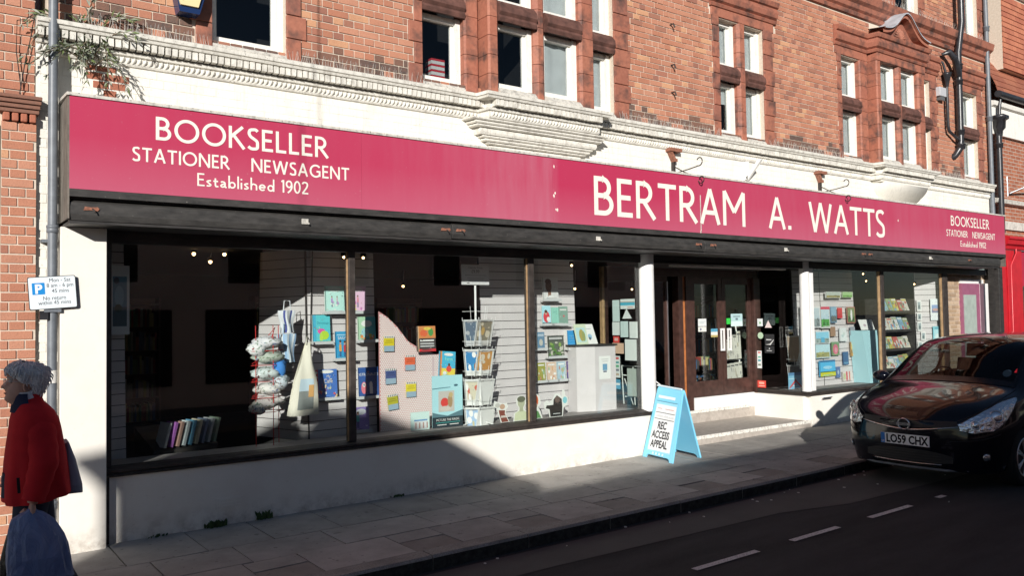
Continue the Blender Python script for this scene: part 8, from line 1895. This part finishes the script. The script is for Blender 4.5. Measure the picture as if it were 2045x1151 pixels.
# trousers and shoes
m = MB((0.02, 0.028, 0.055)); m.tube([(-0.385, PY, 0.94), (-0.385, PY, 0.80)], [0.165, 0.17], 18)
for a, b, c in legs: m.tube([a, Vector(a).lerp(Vector(b), 0.5), b, Vector(b).lerp(Vector(c), 0.6), c], [0.105, 0.088, 0.075, 0.072, 0.075], 14)
m.build('trousers', MAT['tint'], per)
for (x, y, z, a) in ((-0.44, PY-0.09, gz0+0.003, 0.0), (-0.19, PY+0.09, gz0+0.01, 0.35)):
    P = []
    for i, (s, w, h) in enumerate(((0.10, 0.025, 0.05), (0.085, 0.036, 0.085), (0.03, 0.040, 0.09), (-0.04, 0.042, 0.07), (-0.10, 0.042, 0.05), (-0.145, 0.030, 0.035), (-0.16, 0.012, 0.02))):
        P.append([(s, w*math.cos(t), max(0.0, h*0.5+h*0.5*math.sin(t)*1.05)) for t in [2*math.pi*k/14 for k in range(14)]])
    m = MB((0.015, 0.014, 0.015)).grid(P, closed=True); m.add(P[0], [tuple(range(14))]); m.xf(Matrix.Translation((x+0.02, y, z)) @ Matrix.Rotation(a, 4, 'Y')); m.build('shoe', MAT['gloss'], per)
# carried bags
def crumple(lev, tint, seed, mat, name, lab, N=64, amp=0.05):
    R = random.Random(seed); ph = [R.uniform(0, 6.28) for _ in range(12)]; P = []; n = 34 if N > 40 else 13
    for i in range(n+1):
        v = i/n*(len(lev)-1); j = min(int(v), len(lev)-2); f = v-j; q = [lev[j][c]+(lev[j+1][c]-lev[j][c])*((f if N < 40 else f*f*(3-2*f))) for c in range(5)]
        row = []
        for k in range(N):
            t = 2*math.pi*k/N; u = i/n
            cr = abs(math.sin(2.5*t+ph[0]+u*1.5))*0.9+0.6*abs(math.sin(4.5*t+ph[1]-u*2.2))+0.5*abs(math.sin(7*t+u*7+ph[2]))+0.35*abs(math.sin(u*11+2*t+ph[3]))
            s = 1+amp*(cr-1.2)*(1.0 if N > 40 else 0.5+0.9*u*(1-u)*2)
            if N < 40: s += 0.10*(abs(math.sin(5*t+ph[5]))-0.5)*(0.35+u)
            row.append((q[0]+(q[1])*s*math.copysign(abs(math.cos(t))**0.8, math.cos(t)), q[2]+q[3]*s*math.copysign(abs(math.sin(t))**0.8, math.sin(t)), q[4]+0.006*math.sin(3*t+ph[4])))
        P.append(row)
    m = MB(tint).grid(P, closed=True, smooth=N > 40); m.add(P[0], [tuple(reversed(range(N)))]); m.add(P[-1], [tuple(range(N))])
    return tag(m.build(name, mat), lab, 'bag', 'bags carried by the walking person')
g = G('blue_polythene', 0.2, 0.0, 0.8); nz = g.noise(9, 6, 0.65, g.pos((1, 1, 0.55)), 1.2); g.color(g.mix(g.ramp(nz, [(0.35, 0), (0.7, 1)]), (0.13, 0.18, 0.36), (0.24, 0.31, 0.54))); g.bump(nz, 0.6, 0.03); MAT['poly'] = g.mat
BY = PY-0.235
lev = [(-0.376, 0.150, BY, 0.028, 0.325), (-0.374, 0.166, BY, 0.058, 0.333), (-0.382, 0.158, BY, 0.070, 0.45), (-0.398, 0.142, BY, 0.060, 0.57), (-0.418, 0.112, BY, 0.042, 0.67), (-0.430, 0.085, BY, 0.026, 0.715), (-0.424, 0.030, BY, 0.016, 0.738), (-0.420, 0.016, BY, 0.012, 0.755)]
crumple(lev, None, 4, MAT['poly'], 'carrier_bag', 'crumpled blue polythene carrier bag hanging from the walking person hand', N=30, amp=0.10)
lev = [(-0.46, 0.105, BY+0.10, 0.05, 0.22), (-0.465, 0.12, BY+0.10, 0.06, 0.30), (-0.46, 0.11, BY+0.10, 0.06, 0.45), (-0.445, 0.09, BY+0.09, 0.05, 0.60), (-0.43, 0.03, BY+0.05, 0.02, 0.72)]
crumple(lev, (0.008, 0.009, 0.013), 8, MAT['gloss'], 'carrier_bag', 'black carrier bag behind the blue one on the walking person', amp=0.06)
lev = [(-0.165, 0.055, PY+0.10, 0.14, 0.775), (-0.170, 0.058, PY+0.10, 0.15, 0.82), (-0.190, 0.040, PY+0.10, 0.14, 0.98), (-0.205, 0.018, PY+0.10, 0.12, 1.085)]
o = crumple(lev, (0.28, 0.30, 0.37), 12, MAT['tint'], 'shoulder_bag', 'slate grey fabric shoulder bag behind the red coat', amp=0.015)
